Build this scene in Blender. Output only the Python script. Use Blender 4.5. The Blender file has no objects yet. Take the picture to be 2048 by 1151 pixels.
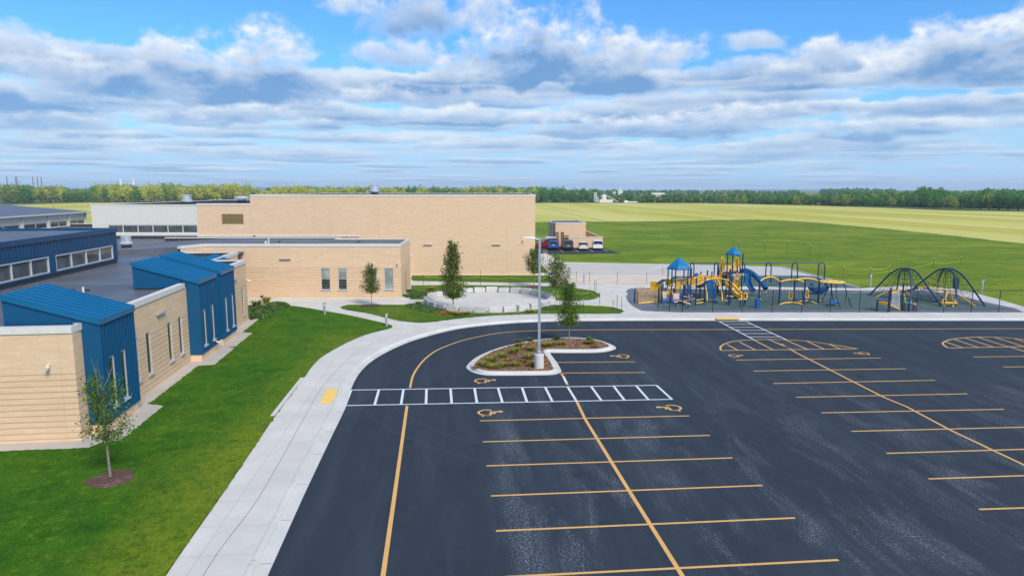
import bpy, bmesh, math, random
import numpy as np
from mathutils import Vector, Matrix
R = math.radians
random.seed(7)
SC = bpy.context.scene
COL = SC.collection

# ---------------------------------------------------------------- camera
F, HZ, H, CX, CY = 1366.0, 378.5, 11.4, 1024.0, 575.5
PITCH = math.atan((CY - HZ) / F)
cam = bpy.data.cameras.new('camera')
cam.sensor_width = 36.0
cam.lens = F * 36.0 / 2048.0
cam.clip_end = 30000
camo = bpy.data.objects.new('camera', cam)
COL.objects.link(camo)
camo.location = (0, 0, H)
camo.rotation_euler = (math.pi / 2 - PITCH, 0, 0)
SC.camera = camo

# ---------------------------------------------------------------- sun, sky, exposure
SUN_EL, SUN_AZ = 43, 147         # azimuth clockwise from +Y
sun = bpy.data.lights.new('sun', 'SUN')
sun.energy = 1.5
sun.angle = R(22)
sun.color = (1.0, 0.95, 0.87)
suno = bpy.data.objects.new('sun', sun)
COL.objects.link(suno)
sd = Vector((math.sin(R(SUN_AZ)) * math.cos(R(SUN_EL)), math.cos(R(SUN_AZ)) * math.cos(R(SUN_EL)), math.sin(R(SUN_EL))))
suno.rotation_euler = sd.to_track_quat('Z', 'Y').to_euler()
suno.location = (0, -20, 60)
vs = SC.view_settings
vs.view_transform = 'Standard'
vs.look = 'None'
vs.exposure = 1.50
vs.gamma = 1.0


class NT:
    """tiny node-tree helper"""
    def __init__(s, nt):
        s.nt = nt
    def n(s, t, **k):
        nd = s.nt.nodes.new(t)
        for a, v in k.items():
            setattr(nd, a, v)
        return nd
    def l(s, a, b):
        s.nt.links.new(a, b)
    def setin(s, sock, v):
        if isinstance(v, bpy.types.NodeSocket):
            s.l(v, sock)
        else:
            sock.default_value = v
    def m(s, op, a, b=0.0, c=0.0, clamp=False):
        nd = s.n('ShaderNodeMath', operation=op, use_clamp=clamp)
        for i, v in enumerate((a, b, c)):
            s.setin(nd.inputs[i], v)
        return nd.outputs[0]
    def vm(s, op, a, b=(0, 0, 0)):
        nd = s.n('ShaderNodeVectorMath', operation=op)
        s.setin(nd.inputs[0], a)
        s.setin(nd.inputs[1], b)
        return nd.outputs['Value' if op in ('DOT_PRODUCT', 'LENGTH') else 'Vector']
    def mix(s, f, a, b, blend='MIX'):
        nd = s.n('ShaderNodeMix', data_type='RGBA', blend_type=blend)
        s.setin(nd.inputs[0], f)
        s.setin(nd.inputs[6], a if not isinstance(a, tuple) else (*a[:3], 1))
        s.setin(nd.inputs[7], b if not isinstance(b, tuple) else (*b[:3], 1))
        return nd.outputs[2]
    def ramp(s, v, lo, hi, a=0.0, b=1.0, smooth=True):
        nd = s.n('ShaderNodeMapRange', interpolation_type='SMOOTHSTEP' if smooth else 'LINEAR')
        for i, x in enumerate((v, lo, hi, a, b)):
            s.setin(nd.inputs[i], x)
        return nd.outputs[0]
    def noise(s, vec, scale, detail=4.0, rough=0.55, dist=0.0):
        nd = s.n('ShaderNodeTexNoise')
        s.setin(nd.inputs['Vector'], vec)
        for k, v in (('Scale', scale), ('Detail', detail), ('Roughness', rough), ('Distortion', dist)):
            s.setin(nd.inputs[k], v)
        return nd.outputs[0]
    def sep(s, v):
        nd = s.n('ShaderNodeSeparateXYZ')
        s.l(v, nd.inputs[0])
        return nd.outputs
    def comb(s, x, y, z=0.0):
        nd = s.n('ShaderNodeCombineXYZ')
        for i, v in enumerate((x, y, z)):
            s.setin(nd.inputs[i], v)
        return nd.outputs[0]


def pix_dir(px, py):
    c, s_ = math.cos(PITCH), math.sin(PITCH)
    v = -(py - CY) / F
    return ((px - CX) / F, c + v * s_, -s_ + v * c)


def perlin(x, y, seed, wrap):
    r = np.random.default_rng(seed)
    T = r.random((512, 512)).astype(np.float32) * 2 * np.pi
    gx, gy = np.cos(T), np.sin(T)
    xi, yi = np.floor(x).astype(np.int32), np.floor(y).astype(np.int32)
    xf, yf = (x - xi).astype(np.float32), (y - yi).astype(np.float32)
    sx, sy = xf * xf * xf * (xf * (xf * 6 - 15) + 10), yf * yf * yf * (yf * (yf * 6 - 15) + 10)
    def g(i, j):
        a, b = np.mod(xi + i, wrap) % 512, (yi + j) % 512
        return gx[a, b] * (xf - i) + gy[a, b] * (yf - j)
    n0 = g(0, 0) * (1 - sx) + g(1, 0) * sx
    n1 = g(0, 1) * (1 - sx) + g(1, 1) * sx
    return n0 * (1 - sy) + n1 * sy
def fbm(x, y, wrap, octv, seed, gain=.55, billow=False):
    out, amp, tot = 0, 1.0, 0
    for o in range(octv):
        n = perlin(x * 2 ** o, y * 2 ** o, seed + o, wrap * 2 ** o)
        out = out + amp * ((1 - 2.6 * np.abs(n)) if billow else n * 1.6)
        tot += amp; amp *= gain
    return out / tot
def cloud_image(W, Hh, pix_dir):
    """RGB colour code (R = alpha, G = shade) of a cumulus sky; columns = azimuth, rows = sqrt(sin elevation)"""
    F = 1366.
    az = ((np.arange(W) + .5) / W * 2 * np.pi - np.pi).astype(np.float32)
    el = np.arcsin(((np.arange(Hh) + .5) / Hh) ** 2).astype(np.float32)
    A, E = np.meshgrid(az, el)
    lv = np.log(np.sin(E) + .06)
    ax = A / (2 * np.pi)
    wx = fbm(ax * 70, lv * 3.6, 70, 5, 5)
    wy = fbm(ax * 70, lv * 3.6 + 9, 70, 5, 15)
    puff = fbm(ax * 120 + wx * .25, lv * 7.0 + wy * .25, 120, 7, 60, .56, True)
    fine = fbm(ax * 240 + wx * .3, lv * 14 + wy * .3, 240, 7, 80, .62)
    soft = fbm(ax * 60 + wx * .1, lv * 4.5, 60, 6, 140, .55)
    AL, SH = np.zeros_like(A), np.full_like(A, .35)
    def put(a0, e0, rx, ru, rd, amp, s0, s1, rough=1.0, soften=.95, bias=.68):
        """one cloud: half width, height above / below its widest level (radians); shade runs s0 (top) to s1 (base)"""
        k0 = int((a0 - rx * 1.9 + np.pi) / (2 * np.pi) * W); k1 = int((a0 + rx * 1.9 + np.pi) / (2 * np.pi) * W) + 1
        k0, k1 = max(0, k0), min(W, k1)
        j0 = int(math.sqrt(max(0, math.sin(max(0, e0 - rd * 2.2)))) * Hh); j1 = min(Hh, int(math.sqrt(math.sin(min(1.5, e0 + ru * 2.2))) * Hh) + 2)
        if k1 - k0 < 2 or j1 - j0 < 2: return
        w = np.s_[j0:j1, k0:k1]
        a_, e_ = A[w], E[w]
        dx = (a_ - a0) / rx + wx[w] * .34 * rough
        dyr = (e_ - e0) + wy[w] * .42 * ru * rough
        dy = np.where(dyr > 0, dyr / ru, dyr / rd)
        n = puff[w] * .42 + fine[w] * .60 + soft[w] * .30
        low = np.clip(-dyr / rd, 0, 1)
        d = bias - (np.abs(dx) ** 2.2 + np.abs(dy) ** 2.0) + n * 1.05 * rough * (1.0 - .5 * low)
        al = np.clip(d / soften, 0, 1); al = al * al * (3 - 2 * al) * amp
        t = (ru - dyr) / (ru + rd)                            # 0 top .. 1 base
        edge = np.clip(d / 1.1, 0, 1)
        sh = s0 + (1.42 * s1 - s0) * np.clip(1.25 * (t - .12 + .30 * soft[w] - .34 * puff[w] * .6 - .22 * fine[w] + .30 * (edge - .55)), 0, 1)
        AL[w] = AL[w] + (1 - AL[w]) * al
        SH[w] = SH[w] * (1 - al) + sh * al
    rg = np.random.default_rng(12)
    # distant deck: hundreds of small flat clouds, shrinking towards the horizon
    small = []
    for i in range(1500):
        e = .006 + .150 * rg.random() ** 1.7
        small.append((e, rg.uniform(-np.pi, np.pi)))
    for e, a in sorted(small):
        sc = (e + .015) / .10
        put(a, e, rg.uniform(.05, .15) * (.35 + .65 * sc), rg.uniform(.008, .017) * sc, rg.uniform(.004, .007) * sc, rg.uniform(.45, .95), rg.uniform(.0, .25), rg.uniform(.5, .9), .9, .7, .92)
    # overhead and behind the view: broken cumulus
    for i in range(150):
        e = rg.uniform(.19, 1.3); a = rg.uniform(-np.pi, np.pi)
        if abs(a) < .78 and e < .34: continue
        put(a, e, rg.uniform(.12, .3) / max(.25, math.cos(e)), rg.uniform(.04, .11), rg.uniform(.03, .05), .9, .05, .8)
    # the cumulus masses of this sky, far to near: px, py (2048-wide picture), half width, up, down, opacity, shade top, shade base
    for px, py, rx, ru, rd, amp, s0, s1 in [
        (1500, 305, 560, 20, 14, .75, .15, .75), (500, 310, 520, 20, 14, .75, .15, .75), (1050, 292, 300, 22, 12, .8, .1, .75), (1700, 288, 330, 24, 16, .9, .1, .9), (200, 285, 260, 20, 12, .8, .1, .75), (700, 280, 200, 18, 12, .8, .1, .7),
        (1820, 262, 330, 46, 22, .98, .0, .95), (1300, 262, 320, 48, 20, .98, .0, .9), (1060, 235, 60, 22, 14, .9, .0, .6), (1500, 232, 180, 34, 26, .95, .05, .8), (1930, 214, 230, 40, 24, .9, .25, .95),
        (480, 238, 150, 46, 14, .97, .0, .75), (330, 240, 120, 26, 14, .8, .15, .8), (120, 250, 170, 26, 16, .85, .15, .85), (915, 232, 100, 30, 12, .98, .0, .65), (640, 250, 90, 18, 12, .85, .2, .9), (80, 214, 190, 30, 14, .85, .35, 1.0), (1010, 190, 180, 16, 12, .6, .15, .5),
        (760, 195, 100, 30, 18, .9, .05, .8), (560, 190, 150, 46, 26, .98, .15, 1.0), (280, 180, 150, 60, 30, .9, .25, .95), (110, 165, 130, 84, 36, .93, .10, .75), (15, 190, 60, 50, 24, .9, .4, 1.0), (30, 90, 110, 60, 50, .55, .1, .4),
        (500, 165, 250, 122, 40, 1.0, -.02, 1.0), (330, 110, 90, 50, 40, .9, .0, .5), (800, 115, 130, 50, 34, .85, .08, .65), (930, 148, 90, 50, 26, .97, .0, .7),
        (1100, 150, 250, 140, 34, 1.0, .0, .98), (1300, 110, 130, 64, 50, 1.0, .0, .75), (1240, 170, 110, 40, 26, .95, .5, 1.05), (830, 40, 160, 60, 42, .97, .45, .95), (690, 14, 80, 46, 26, .9, .05, .5), (960, 20, 80, 60, 50, .9, .1, .5),
        (1510, 88, 84, 32, 18, .85, .1, .5), (1570, 152, 90, 34, 18, .95, .05, .75), (1640, 112, 90, 46, 30, .97, .0, .6),
        (1790, 150, 130, 66, 30, 1.0, .0, 1.0), (1930, 110, 180, 96, 66, 1.0, .0, 1.0), (2080, 90, 160, 120, 90, 1.0, .0, 1.0)]:
        d = pix_dir(px, py)
        a0, e0 = math.atan2(d[0], d[1]), math.atan2(d[2], math.hypot(d[0], d[1]))
        k = math.cos(a0)
        put(a0, e0, .93 * rx / F * k * k, .95 * ru / F * k, rd / F * k, amp, s0, s1)
    return AL.astype(np.float32), np.clip(SH, 0, 1).astype(np.float32)


def build_sky():
    w = bpy.data.worlds.new('World')
    SC.world = w
    w.use_nodes = True
    t = NT(w.node_tree)
    t.nt.nodes.clear()
    out = t.n('ShaderNodeOutputWorld')
    bg = t.n('ShaderNodeBackground')
    bg.inputs[1].default_value = 0.064
    t.l(bg.outputs[0], out.inputs[0])
    sky = t.n('ShaderNodeTexSky', sky_type='NISHITA')
    sky.sun_disc = False
    sky.sun_elevation = R(SUN_EL)
    sky.sun_rotation = R(SUN_AZ)
    sky.dust_density = 0.6
    sky.ozone_density = 3.0
    # cumulus cover computed above: R = opacity, G = how far into the cloud's own shade
    W, Hh = 4096, 640
    al, sh = cloud_image(W, Hh, pix_dir)
    buf = np.ones((Hh, W, 4), np.float32)
    buf[..., 0], buf[..., 1] = al, sh
    img = bpy.data.images.new('cloud_cover', W, Hh, float_buffer=True, is_data=True)
    img.pixels.foreach_set(buf.ravel())
    img.update()
    d = t.vm('NORMALIZE', t.n('ShaderNodeTexCoord').outputs['Generated'])
    x, y, z = t.sep(d)
    el = t.m('MAXIMUM', z, 0.0)
    uv = t.comb(t.m('ADD', t.m('DIVIDE', t.m('ARCTAN2', x, y), 2 * math.pi), 0.5), t.m('SQRT', el))
    tex = t.n('ShaderNodeTexImage', image=img, extension='EXTEND')
    t.l(uv, tex.inputs[0])
    sp = t.n('ShaderNodeSeparateColor')
    t.l(tex.outputs[0], sp.inputs[0])
    alpha, shade = sp.outputs[0], sp.outputs[1]
    cloud = t.mix(shade, CLOUD_LIT, CLOUD_SHADE)
    hz = t.ramp(el, 0.0, 0.16, 1.0, 0.0)
    base = t.mix(1.0, sky.outputs[0], SKY_TINT, 'MULTIPLY')
    base = t.mix(hz, base, SKY_LOW)
    cloud = t.mix(t.m('MULTIPLY', hz, 0.35), cloud, SKY_LOW)
    t.l(t.mix(t.m('MULTIPLY', alpha, 0.95), base, cloud), bg.inputs[0])


CLOUD_LIT, CLOUD_SHADE, SKY_TINT, SKY_LOW = (5.5, 5.65, 5.75), (1.0, 2.0, 3.65), (0.36, 0.74, 1.06), (2.55, 4.05, 5.7)
build_sky()


# ---------------------------------------------------------------- materials
def new_mat(name):
    m = bpy.data.materials.new(name)
    m.use_nodes = True
    t = NT(m.node_tree)
    b = m.node_tree.nodes['Principled BSDF']
    return m, t, b


def bump(t, b, h, strength=0.3, dist=0.02):
    nd = t.n('ShaderNodeBump')
    nd.inputs['Strength'].default_value = strength
    nd.inputs['Distance'].default_value = dist
    t.l(h, nd.inputs['Height'])
    t.l(nd.outputs[0], b.inputs['Normal'])


def pos(t):
    return t.n('ShaderNodeNewGeometry').outputs['Position']


def plain(name, col, rough=0.6, metal=0.0, var=0.12, scale=3.0, spec=0.4):
    m, t, b = new_mat(name)
    n = t.noise(pos(t), scale, 5.0, 0.6)
    dark = tuple(c * (1 - var) for c in col)
    lite = tuple(min(1, c * (1 + var)) for c in col)
    t.l(t.mix(t.ramp(n, 0.3, 0.7), dark, lite), b.inputs['Base Color'])
    b.inputs['Roughness'].default_value = rough
    b.inputs['Metallic'].default_value = metal
    b.inputs['Specular IOR Level'].default_value = spec
    return m


def brick_mat(name, col, courses_top=None):
    m, t, b = new_mat(name)
    p = pos(t)
    x, y, z = t.sep(p)
    u = t.m('ADD', x, t.m('MULTIPLY', y, 0.93))
    br = t.n('ShaderNodeTexBrick')
    t.l(t.comb(u, z, 0.0), br.inputs['Vector'])
    br.inputs['Scale'].default_value = 1.0
    br.inputs['Brick Width'].default_value = 0.42
    br.inputs['Row Height'].default_value = 0.105
    br.inputs['Mortar Size'].default_value = 0.006
    br.inputs['Mortar Smooth'].default_value = 0.3
    c = tuple(col)
    br.inputs['Color1'].default_value = (c[0] * 1.03, c[1] * 1.03, c[2] * 1.03, 1)
    br.inputs['Color2'].default_value = (c[0] * 0.95, c[1] * 0.92, c[2] * 0.88, 1)
    br.inputs['Mortar'].default_value = (c[0] * 0.86, c[1] * 0.82, c[2] * 0.76, 1)
    n = t.noise(t.comb(t.m('MULTIPLY', u, 0.35), t.m('MULTIPLY', z, 1.8), 0.0), 1.4, 8.0, 0.65)
    n2 = t.noise(t.comb(t.m('MULTIPLY', u, 0.9), t.m('MULTIPLY', z, 7.0), 4.0), 1.3, 6.0, 0.7)
    colr = t.mix(t.ramp(n, 0.3, 0.75), br.outputs[0], (c[0] * 0.9, c[1] * 0.85, c[2] * 0.78), 'MIX')
    colr = t.mix(t.m('MULTIPLY', t.ramp(n2, 0.42, 0.72), 0.5), colr, (c[0] * 0.80, c[1] * 0.71, c[2] * 0.60))
    st = t.noise(t.comb(t.m('MULTIPLY', u, 0.7), t.m('MULTIPLY', z, 0.08), 8.0), 1.0, 6.0, 0.6)
    colr = t.mix(t.m('MULTIPLY', t.ramp(st, 0.52, 0.8), 0.18), colr, (c[0] * 0.7, c[1] * 0.66, c[2] * 0.6))
    # control joints every 8 m
    cj = t.m('LESS_THAN', t.m('ABSOLUTE', t.m('SUBTRACT', t.m('MODULO', t.m('ADD', u, 400.0), 8.4), 4.2)), 0.018)
    colr = t.mix(t.m('MULTIPLY', cj, 0.35), colr, (c[0] * 0.6, c[1] * 0.55, c[2] * 0.48))
    if courses_top:
        # projecting / recessed split-face courses low on the wall, recess shade painted as darker colour
        ph = t.m('MODULO', z, 0.27)
        course = t.m('LESS_THAN', ph, 0.05)
        zone = t.m('LESS_THAN', z, courses_top)
        k = t.m('MULTIPLY', course, zone)
        colr = t.mix(t.m('MULTIPLY', k, 0.75), colr, (c[0] * 0.62, c[1] * 0.52, c[2] * 0.40))
        bump(t, b, t.m('SUBTRACT', br.outputs['Fac'] if False else n2, t.m('MULTIPLY', k, 2.5)), 0.45, 0.03)
    else:
        bump(t, b, n2, 0.25, 0.02)
    t.l(colr, b.inputs['Base Color'])
    b.inputs['Roughness'].default_value = 0.85
    b.inputs['Specular IOR Level'].default_value = 0.25
    return m


def asphalt_mat():
    m, t, b = new_mat('asphalt')
    p = pos(t)
    x, y, z = t.sep(p)
    xr = t.m('ADD', x, t.m('MULTIPLY', y, 0.08))
    fine = t.noise(p, 22.0, 6.0, 0.75)
    mid = t.noise(p, 0.35, 5.0, 0.6)
    lanes = t.noise(t.comb(t.m('MULTIPLY', xr, 0.9), t.m('MULTIPLY', y, 0.10), 0.0), 0.9, 6.0, 0.6, 0.3)
    col = t.mix(t.ramp(fine, 0.25, 0.75), (0.016, 0.024, 0.033), (0.031, 0.043, 0.057))
    col = t.mix(t.m('MULTIPLY', t.ramp(lanes, 0.42, 0.72), 0.55), col, (0.042, 0.056, 0.071))
    col = t.mix(t.m('MULTIPLY', t.ramp(mid, 0.55, 0.8), 0.5), col, (0.011, 0.016, 0.024))
    # pale scuffed chippings
    patch = t.noise(t.comb(t.m('MULTIPLY', xr, 1.9), t.m('MULTIPLY', y, 0.42), 9.0), 0.42, 8.0, 0.7, 0.5)
    speck = t.noise(t.comb(t.m('MULTIPLY', x, 1.0), t.m('MULTIPLY', y, 0.7), 2.0), 15.0, 5.0, 0.85)
    nearx = t.m('MULTIPLY', t.ramp(y, 36.0, 30.0), t.ramp(t.m('ABSOLUTE', t.m('SUBTRACT', xr, 2.2)), 0.9, 0.25))
    rows = t.m('MULTIPLY', t.ramp(xr, 0.0, 3.0), t.m('ADD', 0.25, t.ramp(y, 46.0, 30.0, 0.0, 0.75)))
    k = t.m('MULTIPLY', t.m('ADD', t.m('MULTIPLY', t.ramp(patch, 0.47, 0.70), rows), t.m('MULTIPLY', nearx, t.ramp(patch, 0.3, 0.6))), t.ramp(speck, 0.49, 0.62))
    col = t.mix(t.m('MULTIPLY', k, 0.85, clamp=True), col, (0.27, 0.295, 0.33))
    scr = t.noise(t.comb(t.m('MULTIPLY', xr, 6.0), t.m('MULTIPLY', y, 0.45), 5.0), 1.0, 4.0, 0.7, 0.6)
    col = t.mix(t.m('MULTIPLY', t.ramp(scr, 0.70, 0.80), 0.35), col, (0.22, 0.24, 0.27))
    # faint turning arcs of tyres and a few oil drips in the bays
    vo = t.n('ShaderNodeTexVoronoi', feature='F1')
    t.l(t.vm('MULTIPLY', p, (1.0, 1.0, 0.0)), vo.inputs['Vector'])
    vo.inputs['Scale'].default_value = 0.42
    drip = t.m('MULTIPLY', t.ramp(vo.outputs['Distance'], 0.16, 0.05), t.ramp(fine, 0.35, 0.6))
    col = t.mix(t.m('MULTIPLY', drip, 0.45), col, (0.010, 0.012, 0.016))
    for cx_, cy_, r_, w_ in ((6.0, 41.0, 13.6, .22), (6.2, 41.0, 15.3, .22), (6.0, 41.5, 10.2, .2)):
        rad = t.vm('LENGTH', t.vm('SUBTRACT', p, (cx_, cy_, 0.0)))
        ring = t.ramp(t.m('ABSOLUTE', t.m('SUBTRACT', rad, r_)), w_, 0.0)
        col = t.mix(t.m('MULTIPLY', t.m('MULTIPLY', ring, t.ramp(x, 3.0, -2.0)), 0.10), col, (0.085, 0.095, 0.11))
    t.l(col, b.inputs['Base Color'])
    b.inputs['Roughness'].default_value = 0.86
    b.inputs['Specular IOR Level'].default_value = 0.2
    bump(t, b, fine, 0.35, 0.01)
    return m


def lawn_mat(name, dark, mid, yel, yamt=0.5, sc=1.0, stripes=False, walk=False):
    m, t, b = new_mat(name)
    p = pos(t)
    x, y, z = t.sep(p)
    big = t.noise(p, 0.13 * sc, 5.0, 0.62)
    med = t.noise(p, 0.75 * sc, 9.0, 0.8)
    fin = t.noise(t.vm('MULTIPLY', p, (1.0, 0.8, 1.0)), 3.4 * sc, 7.0, 0.8, 0.4)
    blade = t.noise(t.vm('MULTIPLY', p, (1.0, 0.5, 1.0)), 15.0 * sc, 4.0, 0.85)
    col = t.mix(t.ramp(med, 0.34, 0.66), dark, mid)
    yk = t.m('MULTIPLY', t.ramp(big, 0.40, 0.70), yamt)
    if walk:
        # drier, yellower turf beside the walk
        edge = t.m('ADD', x, t.m('ADD', 12.3, t.m('MULTIPLY', t.m('SUBTRACT', y, 33.0), 0.055)))
        yk = t.m('ADD', yk, t.m('MULTIPLY', t.ramp(edge, -2.6, 0.6), t.ramp(y, 62.0, 44.0, 0.0, 0.75)))
    col = t.mix(t.m('MULTIPLY', yk, t.ramp(fin, 0.30, 0.62), clamp=True), col, yel)
    col = t.mix(t.m('MULTIPLY', t.ramp(fin, 0.53, 0.66), 0.7), col, yel)
    col = t.mix(t.m('MULTIPLY', t.ramp(blade, 0.52, 0.34), 0.6), col, tuple(c * 0.5 for c in dark))
    col = t.mix(t.m('MULTIPLY', t.ramp(blade, 0.58, 0.70), 0.5), col, tuple(min(1, c * 1.5) for c in yel))
    if stripes:
        ac = t.m('ADD', x, t.m('MULTIPLY', y, 0.35))
        al = t.m('SUBTRACT', y, t.m('MULTIPLY', x, 0.12))
        a = t.noise(t.comb(t.m('MULTIPLY', ac, 0.045), t.m('MULTIPLY', al, 0.075), 0.0), 1.0, 9.0, 0.72, 0.8)
        col = t.mix(t.m('MULTIPLY', t.ramp(a, 0.42, 0.68), 0.75), col, yel)
        a2 = t.noise(t.comb(t.m('MULTIPLY', ac, 0.10), t.m('MULTIPLY', al, 0.20), 7.0), 1.0, 9.0, 0.78, 0.7)
        col = t.mix(t.m('MULTIPLY', t.ramp(a2, 0.50, 0.70), 0.7), col, dark)
        a3 = t.noise(t.comb(t.m('MULTIPLY', ac, 0.16), t.m('MULTIPLY', al, 0.45), 17.0), 1.0, 9.0, 0.8, 0.5)
        col = t.mix(t.m('MULTIPLY', t.ramp(a3, 0.56, 0.74), 0.5), col, tuple(min(1, c * 1.5) for c in yel))
    t.l(col, b.inputs['Base Color'])
    b.inputs['Roughness'].default_value = 0.9
    b.inputs['Specular IOR Level'].default_value = 0.1
    bump(t, b, t.m('ADD', fin, t.m('MULTIPLY', blade, 0.6)), 0.8, 0.08)
    return m


def crop_mat():
    m, t, b = new_mat('crop_stubble')
    p = pos(t)
    x, y, z = t.sep(p)
    # drill rows and passes run along the lot axis
    ac = t.m('ADD', x, t.m('MULTIPLY', y, 0.09))
    a = t.noise(t.comb(t.m('MULTIPLY', ac, 0.034), t.m('MULTIPLY', y, 0.0022), 0.0), 1.0, 5.0, 0.55, 0.3)
    c2 = t.noise(t.comb(t.m('MULTIPLY', ac, 0.30), t.m('MULTIPLY', y, 0.006), 3.0), 1.0, 6.0, 0.65, 0.2)
    f = t.noise(p, 0.35, 8.0, 0.75)
    col = t.mix(t.ramp(a, 0.42, 0.60), (0.51, 0.465, 0.14), (0.38, 0.36, 0.05))
    col = t.mix(t.m('MULTIPLY', t.ramp(c2, 0.45, 0.72), 0.6), col, (0.60, 0.52, 0.20))
    trk = t.m('MODULO', t.m('ADD', ac, 700.0), 31.0)
    trk = t.m('MULTIPLY', t.ramp(t.m('ABSOLUTE', t.m('SUBTRACT', trk, 12.0)), 1.4, 0.5), t.ramp(c2, 0.62, 0.45))
    col = t.mix(t.m('MULTIPLY', trk, 0.55), col, (0.25, 0.26, 0.03))
    col = t.mix(t.m('MULTIPLY', t.ramp(f, 0.5, 0.75), 0.4), col, (0.24, 0.25, 0.03))
    t.l(col, b.inputs['Base Color'])
    b.inputs['Roughness'].default_value = 0.95
    b.inputs['Specular IOR Level'].default_value = 0.05
    return m


def concrete_mat(name, col, joints=None, var=0.10, angle=0.0):
    m, t, b = new_mat(name)
    p = pos(t)
    n = t.noise(p, 0.5, 6.0, 0.62)
    f = t.noise(p, 9.0, 4.0, 0.7)
    c = t.mix(t.ramp(n, 0.3, 0.72), tuple(k * (1 - var) for k in col), tuple(min(1, k * (1 + var * 0.6)) for k in col))
    c = t.mix(t.m('MULTIPLY', t.ramp(f, 0.5, 0.8), 0.25), c, tuple(k * 0.84 for k in col))
    sm = t.noise(t.vm('MULTIPLY', p, (0.25, 2.2, 1.0)), 1.0, 5.0, 0.7)
    c = t.mix(t.m('MULTIPLY', t.ramp(sm, 0.52, 0.75), 0.22), c, tuple(k * 0.72 for k in col))
    if joints:
        x, y, z = t.sep(p)
        ca, sa = math.cos(angle), math.sin(angle)
        u = t.m('ADD', t.m('MULTIPLY', x, ca), t.m('MULTIPLY', y, sa))
        v = t.m('ADD', t.m('MULTIPLY', x, -sa), t.m('MULTIPLY', y, ca))
        ju = t.m('LESS_THAN', t.m('MODULO', t.m('ADD', u, 500.0), joints), 0.03)
        jv = t.m('LESS_THAN', t.m('MODULO', t.m('ADD', v, 500.0), joints), 0.03)
        # each bay of the slab cured to a slightly different grey
        cell = t.n('ShaderNodeTexWhiteNoise', noise_dimensions='2D')
        t.l(t.comb(t.m('FLOOR', t.m('DIVIDE', t.m('ADD', u, 500.0), joints)), t.m('FLOOR', t.m('DIVIDE', t.m('ADD', v, 500.0), joints))), cell.inputs['Vector'])
        c = t.mix(t.m('MULTIPLY', cell.outputs['Value'], 0.16), c, tuple(k * 0.75 for k in col))
        c = t.mix(t.m('MULTIPLY', t.m('MAXIMUM', ju, jv), 0.45), c, tuple(k * 0.5 for k in col))
    t.l(c, b.inputs['Base Color'])
    b.inputs['Roughness'].default_value = 0.85
    b.inputs['Specular IOR Level'].default_value = 0.25
    bump(t, b, f, 0.15, 0.01)
    return m


def roof_mat():
    m, t, b = new_mat('roof_membrane')
    p = pos(t)
    x, y, z = t.sep(p)
    n = t.noise(p, 0.25, 6.0, 0.65)
    st = t.noise(t.vm('MULTIPLY', p, (0.12, 1.0, 1.0)), 0.8, 6.0, 0.65, 0.4)
    c = t.mix(t.ramp(n, 0.3, 0.7), (0.075, 0.080, 0.094), (0.112, 0.118, 0.136))
    c = t.mix(t.m('MULTIPLY', t.ramp(st, 0.52, 0.75), 0.5), c, (0.22, 0.23, 0.25))
    w = t.m('ADD', x, t.m('MULTIPLY', y, 0.12))
    seam = t.m('LESS_THAN', t.m('MODULO', t.m('ADD', t.m('ADD', y, t.m('MULTIPLY', x, -0.12)), 300.0), 3.05), 0.07)
    seam2 = t.m('LESS_THAN', t.m('MODULO', t.m('ADD', w, 300.0), 15.0), 0.08)
    c = t.mix(t.m('MULTIPLY', t.m('MAXIMUM', seam, seam2), 0.5), c, (0.035, 0.038, 0.048))
    t.l(c, b.inputs['Base Color'])
    b.inputs['Roughness'].default_value = 0.5
    b.inputs['Specular IOR Level'].default_value = 0.5
    return m


def leaf_mat(name, dark, lite, trans=0.25):
    m, t, b = new_mat(name)
    g = t.n('ShaderNodeNewGeometry')
    oi = t.n('ShaderNodeObjectInfo').outputs['Random']
    r = g.outputs['Random Per Island']
    col = t.mix(t.ramp(r, 0.05, 0.95, smooth=False), dark, lite)
    n = t.noise(g.outputs['Position'], 0.9, 3.0, 0.6)
    col = t.mix(t.m('MULTIPLY', t.ramp(n, 0.45, 0.7), 0.45), col, lite)
    t.l(col, b.inputs['Base Color'])
    b.inputs['Roughness'].default_value = 0.6
    b.inputs['Specular IOR Level'].default_value = 0.25
    tr = t.n('ShaderNodeBsdfTranslucent')
    t.l(col, tr.inputs[0])
    mx = t.n('ShaderNodeMixShader')
    mx.inputs[0].default_value = trans
    t.l(b.outputs[0], mx.inputs[1])
    t.l(tr.outputs[0], mx.inputs[2])
    t.l(mx.outputs[0], t.nt.nodes['Material Output'].inputs[0])
    return m


def mulch_mat(name, a, bcol):
    m, t, b = new_mat(name)
    p = pos(t)
    v = t.n('ShaderNodeTexVoronoi')
    v.inputs['Scale'].default_value = 14.0
    t.l(t.vm('MULTIPLY', p, (1, 1.6, 1)), v.inputs['Vector'])
    n = t.noise(p, 2.2, 6.0, 0.7)
    c = t.mix(v.outputs['Color'], a, bcol)
    c = t.mix(t.m('MULTIPLY', t.ramp(n, 0.5, 0.72), 0.6), c, (0.27, 0.19, 0.15))
    t.l(c, b.inputs['Base Color'])
    b.inputs['Roughness'].default_value = 0.95
    bump(t, b, v.outputs['Distance'], 0.9, 0.05)
    return m


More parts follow.
